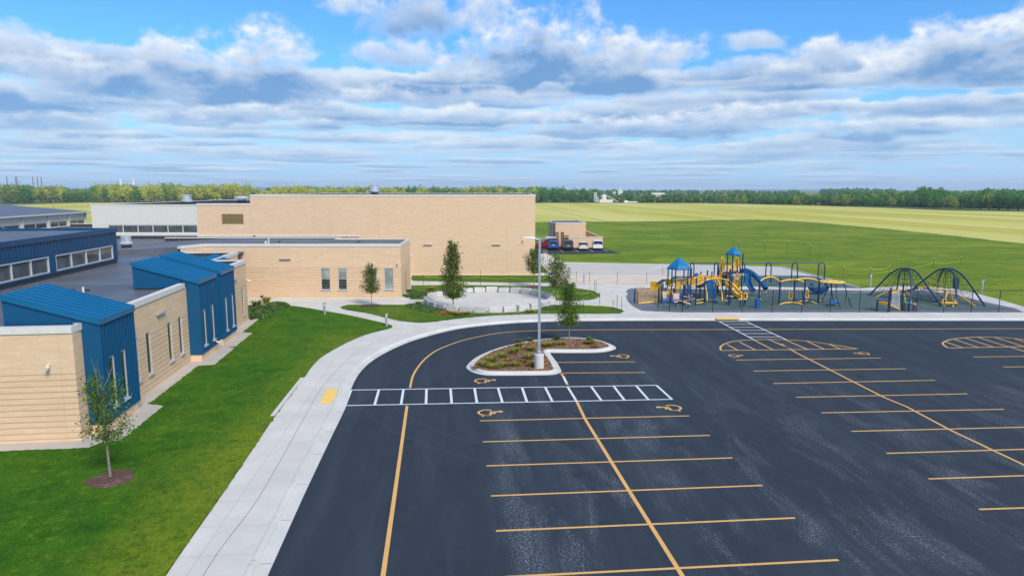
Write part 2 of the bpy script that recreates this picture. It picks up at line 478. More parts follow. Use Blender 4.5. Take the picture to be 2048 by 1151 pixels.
def glass_mat(name, col, rough=0.06, blinds=0.0, stack=False):
    m, t, b = new_mat(name)
    p = pos(t)
    x, y, z = t.sep(p)
    c = t.mix(t.ramp(t.noise(p, 0.8, 3.0), 0.35, 0.7), tuple(k * 0.7 for k in col), tuple(k * 1.25 for k in col))
    if stack:
        vo = t.n('ShaderNodeTexBrick')
        t.l(t.comb(x, z, 0.0), vo.inputs['Vector'])
        vo.inputs['Scale'].default_value = 1.0
        vo.inputs['Brick Width'].default_value = 0.42
        vo.inputs['Row Height'].default_value = 0.30
        vo.inputs['Mortar Size'].default_value = 0.035
        vo.inputs['Color1'].default_value = (0.012, 0.013, 0.012, 1)
        vo.inputs['Color2'].default_value = (0.03, 0.032, 0.03, 1)
        vo.inputs['Mortar'].default_value = (0.10, 0.11, 0.09, 1)
        k = t.m('LESS_THAN', z, 2.05)
        c = t.mix(k, c, vo.outputs[0])
    t.l(c, b.inputs['Base Color'])
    b.inputs['Roughness'].default_value = rough
    b.inputs['Specular IOR Level'].default_value = 0.7
    return m


def paint_mat(name, col, wear=0.35):
    m, t, b = new_mat(name)
    p = pos(t)
    f = t.noise(p, 16.0, 5.0, 0.75)
    n = t.noise(p, 1.3, 4.0, 0.6)
    c = t.mix(t.m('MULTIPLY', t.ramp(t.m('ADD', f, t.m('MULTIPLY', n, 0.4)), 0.62, 0.92), wear), col, tuple(k * 0.35 + 0.03 for k in col))
    t.l(c, b.inputs['Base Color'])
    b.inputs['Roughness'].default_value = 0.75
    return m


BR = (0.71, 0.515, 0.345)
M = dict(
    brick=brick_mat('buff_brick', BR), brick_low=brick_mat('buff_brick_coursed', BR, 3.45),
    asphalt=asphalt_mat(),
    lawn=lawn_mat('lawn_grass', (0.013, 0.080, 0.002), (0.046, 0.145, 0.004), (0.17, 0.215, 0.012), 0.45, walk=True),
    lawn2=lawn_mat('island_grass', (0.034, 0.095, 0.005), (0.072, 0.150, 0.008), (0.19, 0.215, 0.016), 0.6),
    lawn_far=lawn_mat('sports_grass', (0.060, 0.130, 0.004), (0.125, 0.200, 0.008), (0.25, 0.28, 0.022), 0.45, 0.45, True),
    farmland=lawn_mat('farmland', (0.07, 0.12, 0.03), (0.12, 0.16, 0.04), (0.26, 0.25, 0.09), 0.7, 0.03),
    crop=crop_mat(),
    concrete=concrete_mat('pavement_concrete', (0.56, 0.525, 0.475), 1.9, angle=0.09),
    kerbc=concrete_mat('kerb_concrete', (0.54, 0.52, 0.48)),
    strip=concrete_mat('strip_concrete', (0.44, 0.39, 0.33)),
    beige=concrete_mat('tan_pad', (0.58, 0.49, 0.39)), grey_pad=concrete_mat('grey_pad', (0.47, 0.44, 0.41)),
    rubber_g=plain('rubber_green', (0.075, 0.115, 0.105), 0.9, 0, .14, 1.2, .2), rubber_k=plain('rubber_grey', (0.135, 0.145, 0.175), 0.9, 0, .1, 1.0, .2),
    roof=roof_mat(),
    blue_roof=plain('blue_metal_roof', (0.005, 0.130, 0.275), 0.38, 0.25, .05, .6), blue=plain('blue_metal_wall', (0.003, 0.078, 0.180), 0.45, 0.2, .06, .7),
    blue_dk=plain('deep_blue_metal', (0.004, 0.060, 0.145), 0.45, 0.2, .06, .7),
    white=plain('white_cap', (0.62, 0.58, 0.53), 0.5, 0, .05), white_panel=plain('white_metal_panel', (0.64, 0.60, 0.51), 0.5, 0.1, .04),
    alu=plain('aluminium_frame', (0.52, 0.54, 0.57), 0.4, 0.3, .06), steel=plain('galvanised_steel', (0.42, 0.45, 0.48), 0.4, 0.5, .08),
    shiny=plain('spun_aluminium', (0.62, 0.63, 0.64), 0.3, 0.6, .1), dark=plain('dark_flashing', (0.035, 0.036, 0.042), 0.6, 0, .15), tan=plain('tan_louvre', (0.30, 0.22, 0.085), 0.6),
    black=plain('black_powdercoat', (0.008, 0.010, 0.016), 0.55), navy=plain('navy_powdercoat', (0.004, 0.030, 0.100), 0.4), pblue=plain('play_blue', (0.005, 0.105, 0.34), 0.4), roto=plain('rotomoulded_blue', (0.004, 0.080, 0.22), 0.35), canopy=plain('canopy_blue', (0.002, 0.140, 0.31), 0.4),
    yellow=plain('play_yellow', (0.95, 0.48, 0.006), 0.4), pale_y=plain('play_pale_yellow', (0.85, 0.46, 0.05), 0.4), greyp=plain('play_grey', (0.22, 0.20, 0.26), 0.6), green=plain('play_green', (0.06, 0.42, 0.16), 0.5),
    rope=plain('dark_rope', (0.02, 0.03, 0.035), 0.8), yrope=plain('yellow_rope', (0.62, 0.55, 0.02), 0.7), wrope=plain('white_rope', (0.7, 0.68, 0.62), 0.7), stake=plain('green_stake', (0.010, 0.050, 0.022), 0.6), tip=plain('white_tip', (0.75, 0.75, 0.73), 0.6),
    ypaint=paint_mat('yellow_paint', (0.66, 0.36, 0.105)), wpaint=paint_mat('white_paint', (0.60, 0.63, 0.66), .25), tactile=plain('tactile_yellow', (0.80, 0.50, 0.11), 0.7, 0, .08, 8),
    bark=plain('bark', (0.21, 0.175, 0.14), 0.9, 0, .25, 12), bark_dk=plain('bark_dark', (0.085, 0.065, 0.045), 0.9, 0, .25, 12),
    leaf=leaf_mat('leaf_green', (0.016, 0.058, 0.003), (0.130, 0.225, 0.009)), leaf_b=leaf_mat('leaf_bronze', (0.022, 0.050, 0.004), (0.165, 0.205, 0.014)), leaf_lite=leaf_mat('leaf_lime', (0.10, 0.20, 0.012), (0.26, 0.34, 0.02)),
    far_g=leaf_mat('far_leaf_green', (0.05, 0.18, 0.03), (0.14, 0.33, 0.055), .45), far_y=leaf_mat('far_leaf_olive', (0.38, 0.40, 0.035), (0.72, 0.68, 0.11), .45), far_m=leaf_mat('far_leaf_mid', (0.17, 0.25, 0.04), (0.38, 0.43, 0.08), .45),
    grassy=leaf_mat('ornamental_grass', (0.11, 0.16, 0.012), (0.32, 0.30, 0.03)), russet=leaf_mat('russet_grass', (0.16, 0.075, 0.02), (0.36, 0.22, 0.06)), gcover=leaf_mat('groundcover_leaf', (0.045, 0.105, 0.018), (0.125, 0.20, 0.05)), straw=leaf_mat('straw_grass', (0.36, 0.30, 0.06), (0.52, 0.42, 0.10)),
    mulch=mulch_mat('mulch_brown', (0.055, 0.024, 0.018), (0.14, 0.065, 0.05)), mulch_r=mulch_mat('mulch_red', (0.16, 0.065, 0.04), (0.33, 0.17, 0.12)), soil=mulch_mat('soil', (0.03, 0.03, 0.012), (0.06, 0.055, 0.02)),
    pod=plain('pod_tan', (0.72, 0.45, 0.22), 0.6),
    drum=plain('drum_grey', (0.07, 0.09, 0.11), 0.5),
    joint=plain('joint_grey', (0.17, 0.17, 0.17), 0.9),  # even dark grey of the concrete joints
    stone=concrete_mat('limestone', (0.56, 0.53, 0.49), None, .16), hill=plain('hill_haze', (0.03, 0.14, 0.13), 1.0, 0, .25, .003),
    glass=glass_mat('window_glass', (0.020, 0.026, 0.022)), glass_b=glass_mat('window_blind', (0.30, 0.33, 0.29), 0.25), glass_s=glass_mat('window_stack', (0.28, 0.31, 0.27), 0.15, stack=True), glass_c=glass_mat('clerestory_glass', (0.075, 0.085, 0.085), .08),
    sign=plain('sign_white', (0.72, 0.73, 0.74), 0.5, 0, .03), red=plain('sign_red', (0.62, 0.08, 0.08), 0.5), rubber=plain('tyre', (0.012, 0.012, 0.013), 0.8), carglass=plain('car_glass', (0.010, 0.013, 0.018), 0.12, 0, .05, 1, .7), rim=plain('wheel_rim', (0.5, 0.5, 0.52), 0.3, 0.6), lamp_red=plain('tail_lamp', (0.45, 0.02, 0.015), 0.25), lens=plain('lamp_lens', (0.7, 0.7, 0.68), .3),
    c_red=plain('car_red', (0.30, 0.008, 0.018), 0.25, .2, .04), c_blue=plain('car_blue', (0.01, 0.11, 0.42), 0.25, .2, .04), c_grey=plain('car_grey', (0.085, 0.09, 0.10), 0.3, .3, .04), c_white=plain('car_white', (0.66, 0.66, 0.65), 0.25, 0, .03), c_cream=plain('car_pearl', (0.62, 0.60, 0.54), 0.25, 0, .03),
)


# ---------------------------------------------------------------- mesh helpers
class MB:
    def __init__(s):
        s.v, s.f = [], []
    def add(s, vs, fs):
        k = len(s.v)
        s.v += [tuple(p) for p in vs]
        s.f += [tuple(i + k for i in f) for f in fs]
        return s
    def box(s, c, d, rz=0.0, rx=0.0):
        ca, sa = math.cos(rz), math.sin(rz)
        cb, sb = math.cos(rx), math.sin(rx)
        vs = []
        for z in (-.5, .5):
            for x, y in ((-.5, -.5), (.5, -.5), (.5, .5), (-.5, .5)):
                X, Yy, Z = x * d[0], y * d[1], z * d[2]
                Yy, Z = Yy * cb - Z * sb, Yy * sb + Z * cb
                vs.append((c[0] + X * ca - Yy * sa, c[1] + X * sa + Yy * ca, c[2] + Z))
        return s.add(vs, [(3, 2, 1, 0), (4, 5, 6, 7), (0, 1, 5, 4), (1, 2, 6, 5), (2, 3, 7, 6), (3, 0, 4, 7)])
    def hexa(s, a, b):
        """a: 4 bottom points, b: 4 top points, same winding"""
        return s.add(list(a) + list(b), [(3, 2, 1, 0), (4, 5, 6, 7), (0, 1, 5, 4), (1, 2, 6, 5), (2, 3, 7, 6), (3, 0, 4, 7)])
    def poly(s, pts):
        return s.add(pts, [tuple(range(len(pts)))])
    def prism(s, pts, z0, z1, top=True, bottom=False):
        n = len(pts)
        vs = [(p[0], p[1], z0) for p in pts] + [(p[0], p[1], z1) for p in pts]
        fs = [(i, (i + 1) % n, n + (i + 1) % n, n + i) for i in range(n)]
        if top:
            fs.append(tuple(range(n, 2 * n)))
        if bottom:
            fs.append(tuple(range(n - 1, -1, -1)))
        return s.add(vs, fs)
    def tube(s, pts, r, n=8, r1=None, cap=True):
        pts = [Vector(p) for p in pts]
        m = len(pts)
        rs = [r + (r1 - r) * i / (m - 1) for i in range(m)] if r1 is not None else (list(r) if isinstance(r, (list, tuple)) else [r] * m)
        vs, fs = [], []
        ref = None
        for i, p in enumerate(pts):
            tg = (pts[min(i + 1, m - 1)] - pts[max(i - 1, 0)]).normalized()
            if ref is None:
                ref = Vector((0, 0, 1)) if abs(tg.z) < .9 else Vector((1, 0, 0))
                ref = (ref - tg * ref.dot(tg)).normalized()
            else:
                ref = (ref - tg * ref.dot(tg))
                ref = ref.normalized() if ref.length > 1e-6 else tg.orthogonal().normalized()
            bi = tg.cross(ref)
            for k in range(n):
                a = 2 * math.pi * k / n
                vs.append(p + (ref * math.cos(a) + bi * math.sin(a)) * rs[i])
        for i in range(m - 1):
            for k in range(n):
                k2 = (k + 1) % n
                fs.append((i * n + k, i * n + k2, (i + 1) * n + k2, (i + 1) * n + k))
        if cap:
            fs += [tuple(range(n - 1, -1, -1)), tuple(range((m - 1) * n, m * n))]
        return s.add(vs, fs)
    def lathe(s, prof, c=(0, 0, 0), n=20, a0=0.0):
        vs, fs = [], []
        for r, z in prof:
            for k in range(n):
                a = a0 + 2 * math.pi * k / n
                vs.append((c[0] + r * math.cos(a), c[1] + r * math.sin(a), c[2] + z))
        for i in range(len(prof) - 1):
            for k in range(n):
                k2 = (k + 1) % n
                fs.append((i * n + k, i * n + k2, (i + 1) * n + k2, (i + 1) * n + k))
        fs += [tuple(range(n - 1, -1, -1)), tuple(range((len(prof) - 1) * n, len(prof) * n))]
        return s.add(vs, fs)
    def build(s, name, mat, parent=None, org=None, smooth=False, bevel=0.0):
        if org is None:
            org = (0, 0, 0)
            q = parent
            while q is not None:
                if 'org' in q:
                    org = tuple(q['org'])
                    break
                q = q.parent
        me = bpy.data.meshes.new(name)
        me.from_pydata([(p[0] - org[0], p[1] - org[1], p[2] - org[2]) for p in s.v], [], s.f)
        if bevel:
            bm = bmesh.new()
            bm.from_mesh(me)
            bmesh.ops.bevel(bm, geom=list(bm.edges), offset=bevel, segments=2, affect='EDGES', clamp_overlap=True)
            bm.to_mesh(me)
            bm.free()
        me.materials.append(M[mat] if isinstance(mat, str) else mat)
        if smooth:
            me.polygons.foreach_set('use_smooth', [True] * len(me.polygons))
        o = bpy.data.objects.new(name, me)
        COL.objects.link(o)
        if parent is not None:
            o.parent = parent
        return o


def tag(o, label=None, cat=None, group=None, kind=None):
    for k, v in (('label', label), ('category', cat), ('group', group), ('kind', kind)):
        if v:
            o[k] = v
    return o


def thing(name, label, cat, loc=(0, 0, 0), rz=0.0, group=None, world=False):
    """Empty at the base of a thing; world=True: its parts are given in world coordinates"""
    o = bpy.data.objects.new(name, None)
    COL.objects.link(o)
    o.empty_display_size = 0.2
    o.location = loc
    o.rotation_euler = (0, 0, rz)
    if world:
        o['org'] = [float(q) for q in loc]
    return tag(o, label, cat, group)


def struct(name, mb, mat):
    return tag(mb.build(name, mat), kind='structure')


def copy_tree(o, loc=None, rz=None, scale=None, label=None, parent=None):
    c = o.copy()
    COL.objects.link(c)
    if parent is not None:
        c.parent = parent
    if loc is not None:
        c.location = loc
    if rz is not None:
        c.rotation_euler = (0, 0, rz)
    if scale is not None:
        c.scale = (scale, scale, scale) if isinstance(scale, (int, float)) else scale
    if label:
        c['label'] = label
    for ch in list(o.children):
        copy_tree(ch, parent=c)
    return c


def G(px, py, z=0.0):
    """ground (or level z) point seen at a pixel of the 2048-wide photograph"""
    d = pix_dir(px, py)
    k = (z - H) / d[2]
    return (d[0] * k, d[1] * k)


def GP(pts, z=0.0):
    return [G(x, y, z) for x, y in pts]


def AT(px, py, Y):
    """point at depth Y"""
    d = pix_dir(px, py)
    k = Y / d[1]
    return Vector((d[0] * k, Y, H + d[2] * k))


def XZ(px, py, Y):
    p = AT(px, py, Y)
    return p.x, p.z


def smooth_path(pts, n=8, closed=False):
    """Catmull-Rom through points (2D or 3D)"""
    P = [np.array(p, float) for p in pts]
    m = len(P)
    out = []
    for i in range(m if closed else m - 1):
        p0 = P[(i - 1) % m] if closed or i > 0 else 2 * P[0] - P[1]
        p1, p2 = P[i], P[(i + 1) % m]
        p3 = P[(i + 2) % m] if closed or i + 2 < m else 2 * P[-1] - P[-2]
        for k in range(n):
            u = k / n
            out.append(tuple(0.5 * (2 * p1 + (p2 - p0) * u + (2 * p0 - 5 * p1 + 4 * p2 - p3) * u * u + (3 * p1 - p0 - 3 * p2 + p3) * u ** 3)))
    if not closed:
        out.append(tuple(P[-1]))
    return out


def offset_path(pts, d, closed=False):
    """offset to the left by d"""
    n = len(pts)
    out = []
    for i in range(n):
        a = pts[(i - 1) % n] if closed or i > 0 else pts[i]
        b = pts[(i + 1) % n] if closed or i < n - 1 else pts[i]
        tx, ty = b[0] - a[0], b[1] - a[1]
        L = math.hypot(tx, ty) or 1
        out.append((pts[i][0] - ty / L * d, pts[i][1] + tx / L * d))
    return out


def strip_between(mb, A, za, B, zb, closed=False):
    n = len(A)
    vs = [(p[0], p[1], za) for p in A] + [(p[0], p[1], zb) for p in B]
    fs = [(i, (i + 1) % n, n + (i + 1) % n, n + i) for i in range(n if closed else n - 1)]
    return mb.add(vs, fs)


def sweep_profile(mb, path, prof, closed=False):
    """prof: list of (offset left, z)"""
    rows = [(offset_path(path, o, closed), z) for o, z in prof]
    for (A, za), (B, zb) in zip(rows, rows[1:]):
        strip_between(mb, A, za, B, zb, closed)
    return mb


def line(mb, a, b, w=0.10, z=0.004):
    dx, dy = b[0] - a[0], b[1] - a[1]
    L = math.hypot(dx, dy)
    nx, ny = -dy / L * w / 2, dx / L * w / 2
    return mb.add([(a[0] - nx, a[1] - ny, z), (b[0] - nx, b[1] - ny, z), (b[0] + nx, b[1] + ny, z), (a[0] + nx, a[1] + ny, z)], [(0, 1, 2, 3)])


def polyline(mb, pts, w=0.10, z=0.004):
    return strip_between(mb, offset_path(pts, -w / 2), z, offset_path(pts, w / 2), z)


def ordinal(i):
    return ('first', 'second', 'third', 'fourth', 'fifth', 'sixth', 'seventh', 'eighth', 'ninth', 'tenth', 'eleventh', 'twelfth', 'thirteenth', 'fourteenth', 'fifteenth', 'sixteenth', 'seventeenth')[i]

# ================================================================= GROUND
PV, LW = 0.13, 0.155            # pavement level, lawn level (asphalt = 0)
g = MB().poly([(-9000, -60, -.12), (9000, -60, -.12), (9000, 9000, -.12), (-9000, 9000, -.12)])
struct('ground', g, 'farmland')
crop = GP([(-900, 407), (-40, 412), (180, 404.5), (1075, 405.5), (1300, 405.5), (1450, 406.5), (1600, 410), (1750, 415), (1900, 421), (2048, 423), (2600, 430), (2600, 560), (2048, 500), (1500, 450), (1075, 450), (185, 475), (-900, 520)])
struct('crop_field', MB().poly([(x, y, -.06) for x, y in crop]), 'crop')
bound = smooth_path(GP([(2700, 545), (2300, 515), (2048, 487), (1880, 468), (1750, 455), (1620, 444), (1540, 439.5), (1460, 439.5), (1340, 442), (1200, 443), (1060, 443.5), (900, 444)], 0), 12)
bound = [(x + random.uniform(-.5, .5), y + random.uniform(-.9, .9)) for x, y in bound]
sl = [(p[0], p[1], -.015) for p in bound] + [(-24, 200, -.015), (-24, 12, -.015), (160, 12, -.015)]
struct('sports_lawn', MB().poly(sl), 'lawn_far')

KERB = smooth_path([G(420, 1400), G(535, 1151), G(610, 985), G(663, 873), G(692, 812), G(703, 775), G(722, 742), G(752, 716), G(800, 691), G(850, 673.5), G(920, 657), G(1000, 648), G(1080, 643.5), G(1200, 641.5), G(1350, 641), G(1500, 641), G(1750, 641), G(2048, 641), G(2500, 641)], 8)
lot = [(p[0], p[1], 0.0) for p in KERB] + [(75, 6, 0), (-5.5, 6, 0)]
struct('parking_lot', MB().poly(lot), 'asphalt')

# kerb and gutter: gutter pan, face, top
k = MB()
sweep_profile(k, KERB, [(0.0, -.02), (0.0, 0.012), (0.42, 0.022), (0.47, 0.125), (0.50, 0.14), (0.64, 0.145), (0.66, 0.10)])
# casting joints of the kerb
acc = 0
for a, b in zip(KERB, KERB[1:]):
    acc += math.hypot(b[0] - a[0], b[1] - a[1])
struct('kerb', k, 'kerbc')
jm = MB()
acc = 0.0
for i in range(1, len(KERB) - 1):
    a, b = KERB[i - 1], KERB[i + 1]
    acc += math.hypot(KERB[i][0] - KERB[i - 1][0], KERB[i][1] - KERB[i - 1][1])
    if acc > 2.6:
        acc = 0
        L = math.hypot(b[0] - a[0], b[1] - a[1])
        n = (-(b[1] - a[1]) / L, (b[0] - a[0]) / L)
        tx = ((b[0] - a[0]) / L * .012, (b[1] - a[1]) / L * .012)
        q0, q1, q2 = [(KERB[i][0] + n[0] * o, KERB[i][1] + n[1] * o) for o in (0.02, 0.415, 0.63)]
        jm.add([(q0[0] - tx[0], q0[1] - tx[1], .017), (q0[0] + tx[0], q0[1] + tx[1], .017), (q1[0] + tx[0], q1[1] + tx[1], .027), (q1[0] - tx[0], q1[1] - tx[1], .027)], [(0, 1, 2, 3)])
        q1 = (KERB[i][0] + n[0] * .51, KERB[i][1] + n[1] * .51)
        jm.add([(q1[0] - tx[0], q1[1] - tx[1], .147), (q1[0] + tx[0], q1[1] + tx[1], .147), (q2[0] + tx[0], q2[1] + tx[1], .150), (q2[0] - tx[0], q2[1] - tx[1], .150)], [(0, 1, 2, 3)])
struct('kerb_joints', jm, 'joint')

inner = offset_path(KERB, 0.655)
pv = [(p[0], p[1], PV) for p in inner]
back = GP([(2600, 611), (2048, 613), (1990, 596), (1940, 583), (1895, 574.5), (1800, 572), (1720, 576), (1570, 533.5), (1480, 531), (1340, 528), (1130, 524), (1090, 506)], PV)
pv += [(x, y, PV) for x, y in back] + [(4.0, 118, PV), (3.1, 90.2, PV), (-13, 90.2, PV), (-30, 84, PV), (-30, 60, PV)]
pv += [(x, y, PV) for x, y in GP([(560, 640), (620, 700)], PV)]
swl = smooth_path(GP([(700, 681), (640, 716), (608, 755), (580, 793), (550, 832), (450, 980), (330, 1153), (180, 1400)], PV), 6)
pv += [(p[0], p[1], PV) for p in swl]
struct('pavement', MB().poly(pv), 'concrete')

# tool marks: the long joint in the left walk
lj = MB()
mid = smooth_path(GP([(330, 1290), (425, 1120), (520, 990), (600, 850), (640, 780), (672, 742), (720, 700), (790, 668)], PV), 8)
polyline(lj, mid, 0.022, PV + .004)
struct('pavement_joint', lj, 'joint')

# lawns: turf edges wander a few centimetres over the concrete
def ragged(path, amp=.05, step=.22, seed=1):
    rr = random.Random(seed)
    out = []
    for a, b in zip(path, path[1:]):
        L = math.hypot(b[0] - a[0], b[1] - a[1])
        n = max(1, int(L / step))
        for i in range(n):
            u = i / n
            nx, ny = -(b[1] - a[1]) / (L or 1), (b[0] - a[0]) / (L or 1)
            o = rr.gauss(0, amp)
            out.append((a[0] + (b[0] - a[0]) * u + nx * o, a[1] + (b[1] - a[1]) * u + ny * o))
    out.append(path[-1])
    return out


lawn_a = ragged(swl[::-1][:-3], .035) + smooth_path(GP([(690, 686), (730, 669), (770, 658.5), (784, 654), (781, 649), (760, 643.5), (700, 630), (640, 619.5), (590, 611.5), (545, 608.5)], LW), 4) + [(-26.5, 66, 0), (-27.5, 25, 0), (-27, 10, 0)]
struct('front_lawn', MB().poly([(p[0], p[1], LW) for p in lawn_a]), 'lawn')
RC, RR = G(977, 604, PV), 6.35
RC = (-2.25, 68.6)


def arc(c, r, a0, a1, n=24):
    return [(c[0] + r * math.cos(R(a0 + (a1 - a0) * i / n)), c[1] + r * math.sin(R(a0 + (a1 - a0) * i / n))) for i in range(n + 1)]


lb = smooth_path(GP([(679, 613), (690, 618), (740, 627), (790, 639), (828, 644), (860, 643.5), (912, 637), (975, 631), (1050, 627.5), (1112, 626.5), (1225, 626.5), (1244, 624), (1247, 620.5), (1228, 614), (1200, 611)], LW), 4)
lawn_b = ragged(lb, .05) + GP([(1160, 609.5), (1110, 612)], LW) + arc(RC, RR + .45, -8, -172)[1:-1] + GP([(838, 609), (760, 608.7), (695, 609)], LW)
struct('front_island_lawn', MB().poly([(p[0], p[1], LW) for p in lawn_b]), 'lawn2')
lc = GP([(820, 598), (821, 585), (823, 570), (925, 569.5), (1040, 571), (1100, 572), (1150, 575), (1187, 581), (1200, 588), (1201, 592), (1190, 597), (1175, 599.5), (1155, 600.5), (1108, 600)], LW)
lawn_c = lc + arc(RC, RR + .45, 12, 168)[1:-1] + GP([(848, 598)], LW)
struct('back_island_lawn', MB().poly([(p[0], p[1], LW) for p in lawn_c]), 'lawn2')
struct('wall_strip_lawn', MB().poly([(x, y, LW) for x, y in [(-13.2, 89.6)] + GP([(822, 556), (826, 561), (900, 562.5), (1000, 564), (1095, 565), (1103, 561), (1100, 551)], LW) + [(3.2, 89.7)]]), 'lawn2')
struct('corner_lawn', MB().poly([(x, y, LW) for x, y in GP([(1073, 545.5), (1092, 545), (1096, 543), (1082, 528), (1076, 526)], LW)]), 'lawn2')

# concrete mow strip along the classroom wing (built with the wing frame, see below)
TH = R(6.85)
AX = (-math.sin(TH), math.cos(TH))
BX = (math.cos(TH), math.sin(TH))
WO = (-21.21, 44.24)


def WP(s, t, z=0.0):
    return (WO[0] + s * AX[0] + t * BX[0], WO[1] + s * AX[1] + t * BX[1], z)


ms = [(-15.0, -9), (-15.6, -8), (-15.7, .7), (-15.1, 1.0), (-14.9, 1.7), (-9.9, 1.75), (-9.5, .85), (-1.5, .8), (-1.4, 1.75), (3.4, 1.75), (3.7, 1.25), (4.0, 1.7), (8.6, 1.7), (9.0, .85), (14.8, .75), (14.8, -.4), (-14, -.4), (-14, -9)]
struct('mow_strip', MB().poly([(x, y, LW + .012) for x, y in ragged([WP(s, t)[:2] for s, t in ms], .035, .15, 4)]), 'strip')

# back car park, tan pads, playground surfaces
struct('back_car_park', MB().poly([(x, y, .0) for x, y in GP([(1050, 509), (1244, 506.5), (1222, 501), (1208, 496), (1206, 489), (1050, 489)])]), 'asphalt')
bp = MB()
for a, b in [((1089, 499), (1096, 503)), ((1119, 499), (1126, 503)), ((1150, 499), (1157, 503)), ((1179, 499), (1186, 502.5)), ((1208, 498.5), (1216, 502)), ((1084, 500), (1095, 507))]:
    line(bp, G(*a), G(*b), .14)
struct('back_stall_lines', bp, 'ypaint')
struct('grey_pad', MB().poly([(x, y, PV + .006) for x, y in GP([(1105, 548), (1125, 526), (1340, 529.5), (1480, 532), (1562, 534), (1690, 573), (1340, 551)], PV)]), 'grey_pad')
struct('tan_pad', MB().poly([(x, y, PV + .012) for x, y in GP([(1120, 549), (1328, 549.5), (1340, 556), (1300, 568), (1140, 567.5), (1115, 564)], PV)]), 'beige')
sg = GP([(1338, 563), (1345, 552.5), (1500, 551), (1600, 551), (1625, 552), (1715, 576), (1500, 572.5), (1375, 571.5)], PV)
struct('swing_surface', MB().poly([(x, y, PV + .018) for x, y in sg]), 'rubber_g')
pk = smooth_path(GP([(1283, 621), (1262, 609), (1252, 594), (1256, 587), (1252, 583), (1262, 576.5), (1300, 575), (1360, 577.5)], PV), 5) + GP([(1500, 578.5), (1640, 580), (1760, 583), (1840, 581.5), (1900, 586), (1960, 601), (2030, 616), (2048, 624.3), (1700, 624.3), (1360, 624.3), (1310, 622.5)], PV)
struct('playground_border', MB().poly([(p[0], p[1], PV + .006) for p in pk]), 'rubber_k')
pg = smooth_path(GP([(1322, 616), (1308, 609), (1300, 604), (1310, 593), (1340, 585)], PV), 5) + GP([(1640, 584), (1760, 588), (1840, 588), (1900, 593), (1960, 606), (2020, 618), (1940, 620), (1700, 619), (1360, 619.5)], PV)
struct('playground_surface', MB().poly([(p[0], p[1], PV + .012) for p in pg]), 'rubber_g')
# concrete edging seen as a white line behind the swings
ed = MB()
e = GP([(1562, 533), (1640, 554), (1722, 576.5)], PV)
sweep_profile(ed, e, [(-.16, .1), (-.16, .26), (.0, .26), (.0, .1)])
struct('pad_edging', ed, 'white')

# ================================================================= ROAD MARKINGS
Y1, W1, Wz, Xz = MB(), MB(), .008, .004
lane = [G(738, 1290), G(766, 1151), G(790, 983), G(814, 811)]
polyline(Y1, lane, .15, Xz)
polyline(Y1, smooth_path([G(820, 775), G(826, 751), G(838, 731), G(855, 713), G(880, 697), G(930, 679), G(1000, 665.5), G(1080, 660.5), G(1190, 659), G(1480, 658.5)], 8), .13, Xz)
line(Y1, G(1523, 658.3), G(2500, 655.5), .13, Xz)
mid = [G(1123, 747), G(1146, 791), G(1170, 837), G(1258, 980), G(1365, 1151), G(1460, 1300)]
polyline(Y1, mid[:1] + [G(1127, 753)], .15, Xz)
polyline(W1, [G(1127, 753), G(1133, 765)], .15, Xz)
polyline(Y1, [G(1133, 765), G(1135, 769)], .15, Xz)
polyline(Y1, [G(1153, 801)] + mid[2:], .15, Xz)
for a, b in [((960, 841), (1379, 831)), ((966, 883), (1420, 870)), ((973, 931), (1465, 915)), ((982, 991), (1525, 970)), ((992, 1061), (1590, 1035)), ((1010, 1153), (1677, 1119)), ((1030, 1260), (1780, 1220)),
             ((1110, 724.5), (1270, 723)), ((1118, 745.5), (1290, 744.5))]:
    line(Y1, G(*a), G(*b), .11, Wz)
for a, b in [((1472, 719.5), (1762, 715.5)), ((1507, 741.5), (1812, 737)), ((1547, 766.5), (1870, 760)), ((1592, 794), (1935, 787)), ((1643, 825), (2008, 818)), ((1703, 862), (2080, 853)), ((1773, 906), (2180, 894)), ((1857, 957), (2300, 942)), ((1958, 1018), (2400, 1003)),
             ((1947, 713.5), (2300, 709)), ((2007, 733.5), (2300, 729))]:
    line(Y1, G(*a), G(*b), .11, Wz)
polyline(Y1, [G(1562, 687), G(1592, 704.5), G(1770, 795), G(1812, 812), G(1900, 859), G(2048, 929), G(2200, 1003)], .13, Xz)
polyline(Y1, [G(2016, 692), G(2048, 702), G(2150, 738)], .13, Xz)


def half_island(left, right, top, hatch):
    """painted hatched half oval"""
    polyline(Y1, [left, right], .13, Wz)
    polyline(Y1, smooth_path(top, 8), .13, Wz)
    for a, b in hatch:
        line(Y1, a, b, .12, Xz)


half_island(G(1442, 700.5), G(1716, 697), GP([(1442, 700.5), (1441, 694), (1450, 687), (1472, 681.5), (1510, 679), (1560, 678.5), (1615, 682), (1665, 689), (1716, 697)]),
            [(G(a, b), G(c, d)) for a, b, c, d in [(1454, 688.5, 1475, 699.5), (1478, 683, 1511, 699.5), (1507, 679, 1546, 699), (1538, 678.5, 1585, 698.8), (1570, 679, 1616, 698.5), (1614, 682, 1649, 698), (1659, 688.5, 1682, 697.5)]])
half_island(G(1896, 695.5), G(2140, 691), GP([(1896, 695.5), (1888, 690), (1886, 685), (1900, 679), (1930, 675), (1968, 673.5), (2010, 675), (2060, 679.5), (2140, 691)]),
            [(G(a, b), G(c, d)) for a, b, c, d in [(1891, 683, 1924, 694.5), (1907, 677.5, 1956, 694), (1929, 675, 1987, 693.5), (1956, 674, 2016, 693), (1990, 674.2, 2048, 692.5), (2030, 677, 2078, 692)]])
struct('yellow_markings', Y1, 'ypaint')
cl, cr = [G(702, 779.5), G(1313, 770)], [G(689, 810.5), G(1344, 798)]
line(W1, cl[0], cl[1], .12, Wz)
line(W1, cr[0], cr[1], .12, Wz)
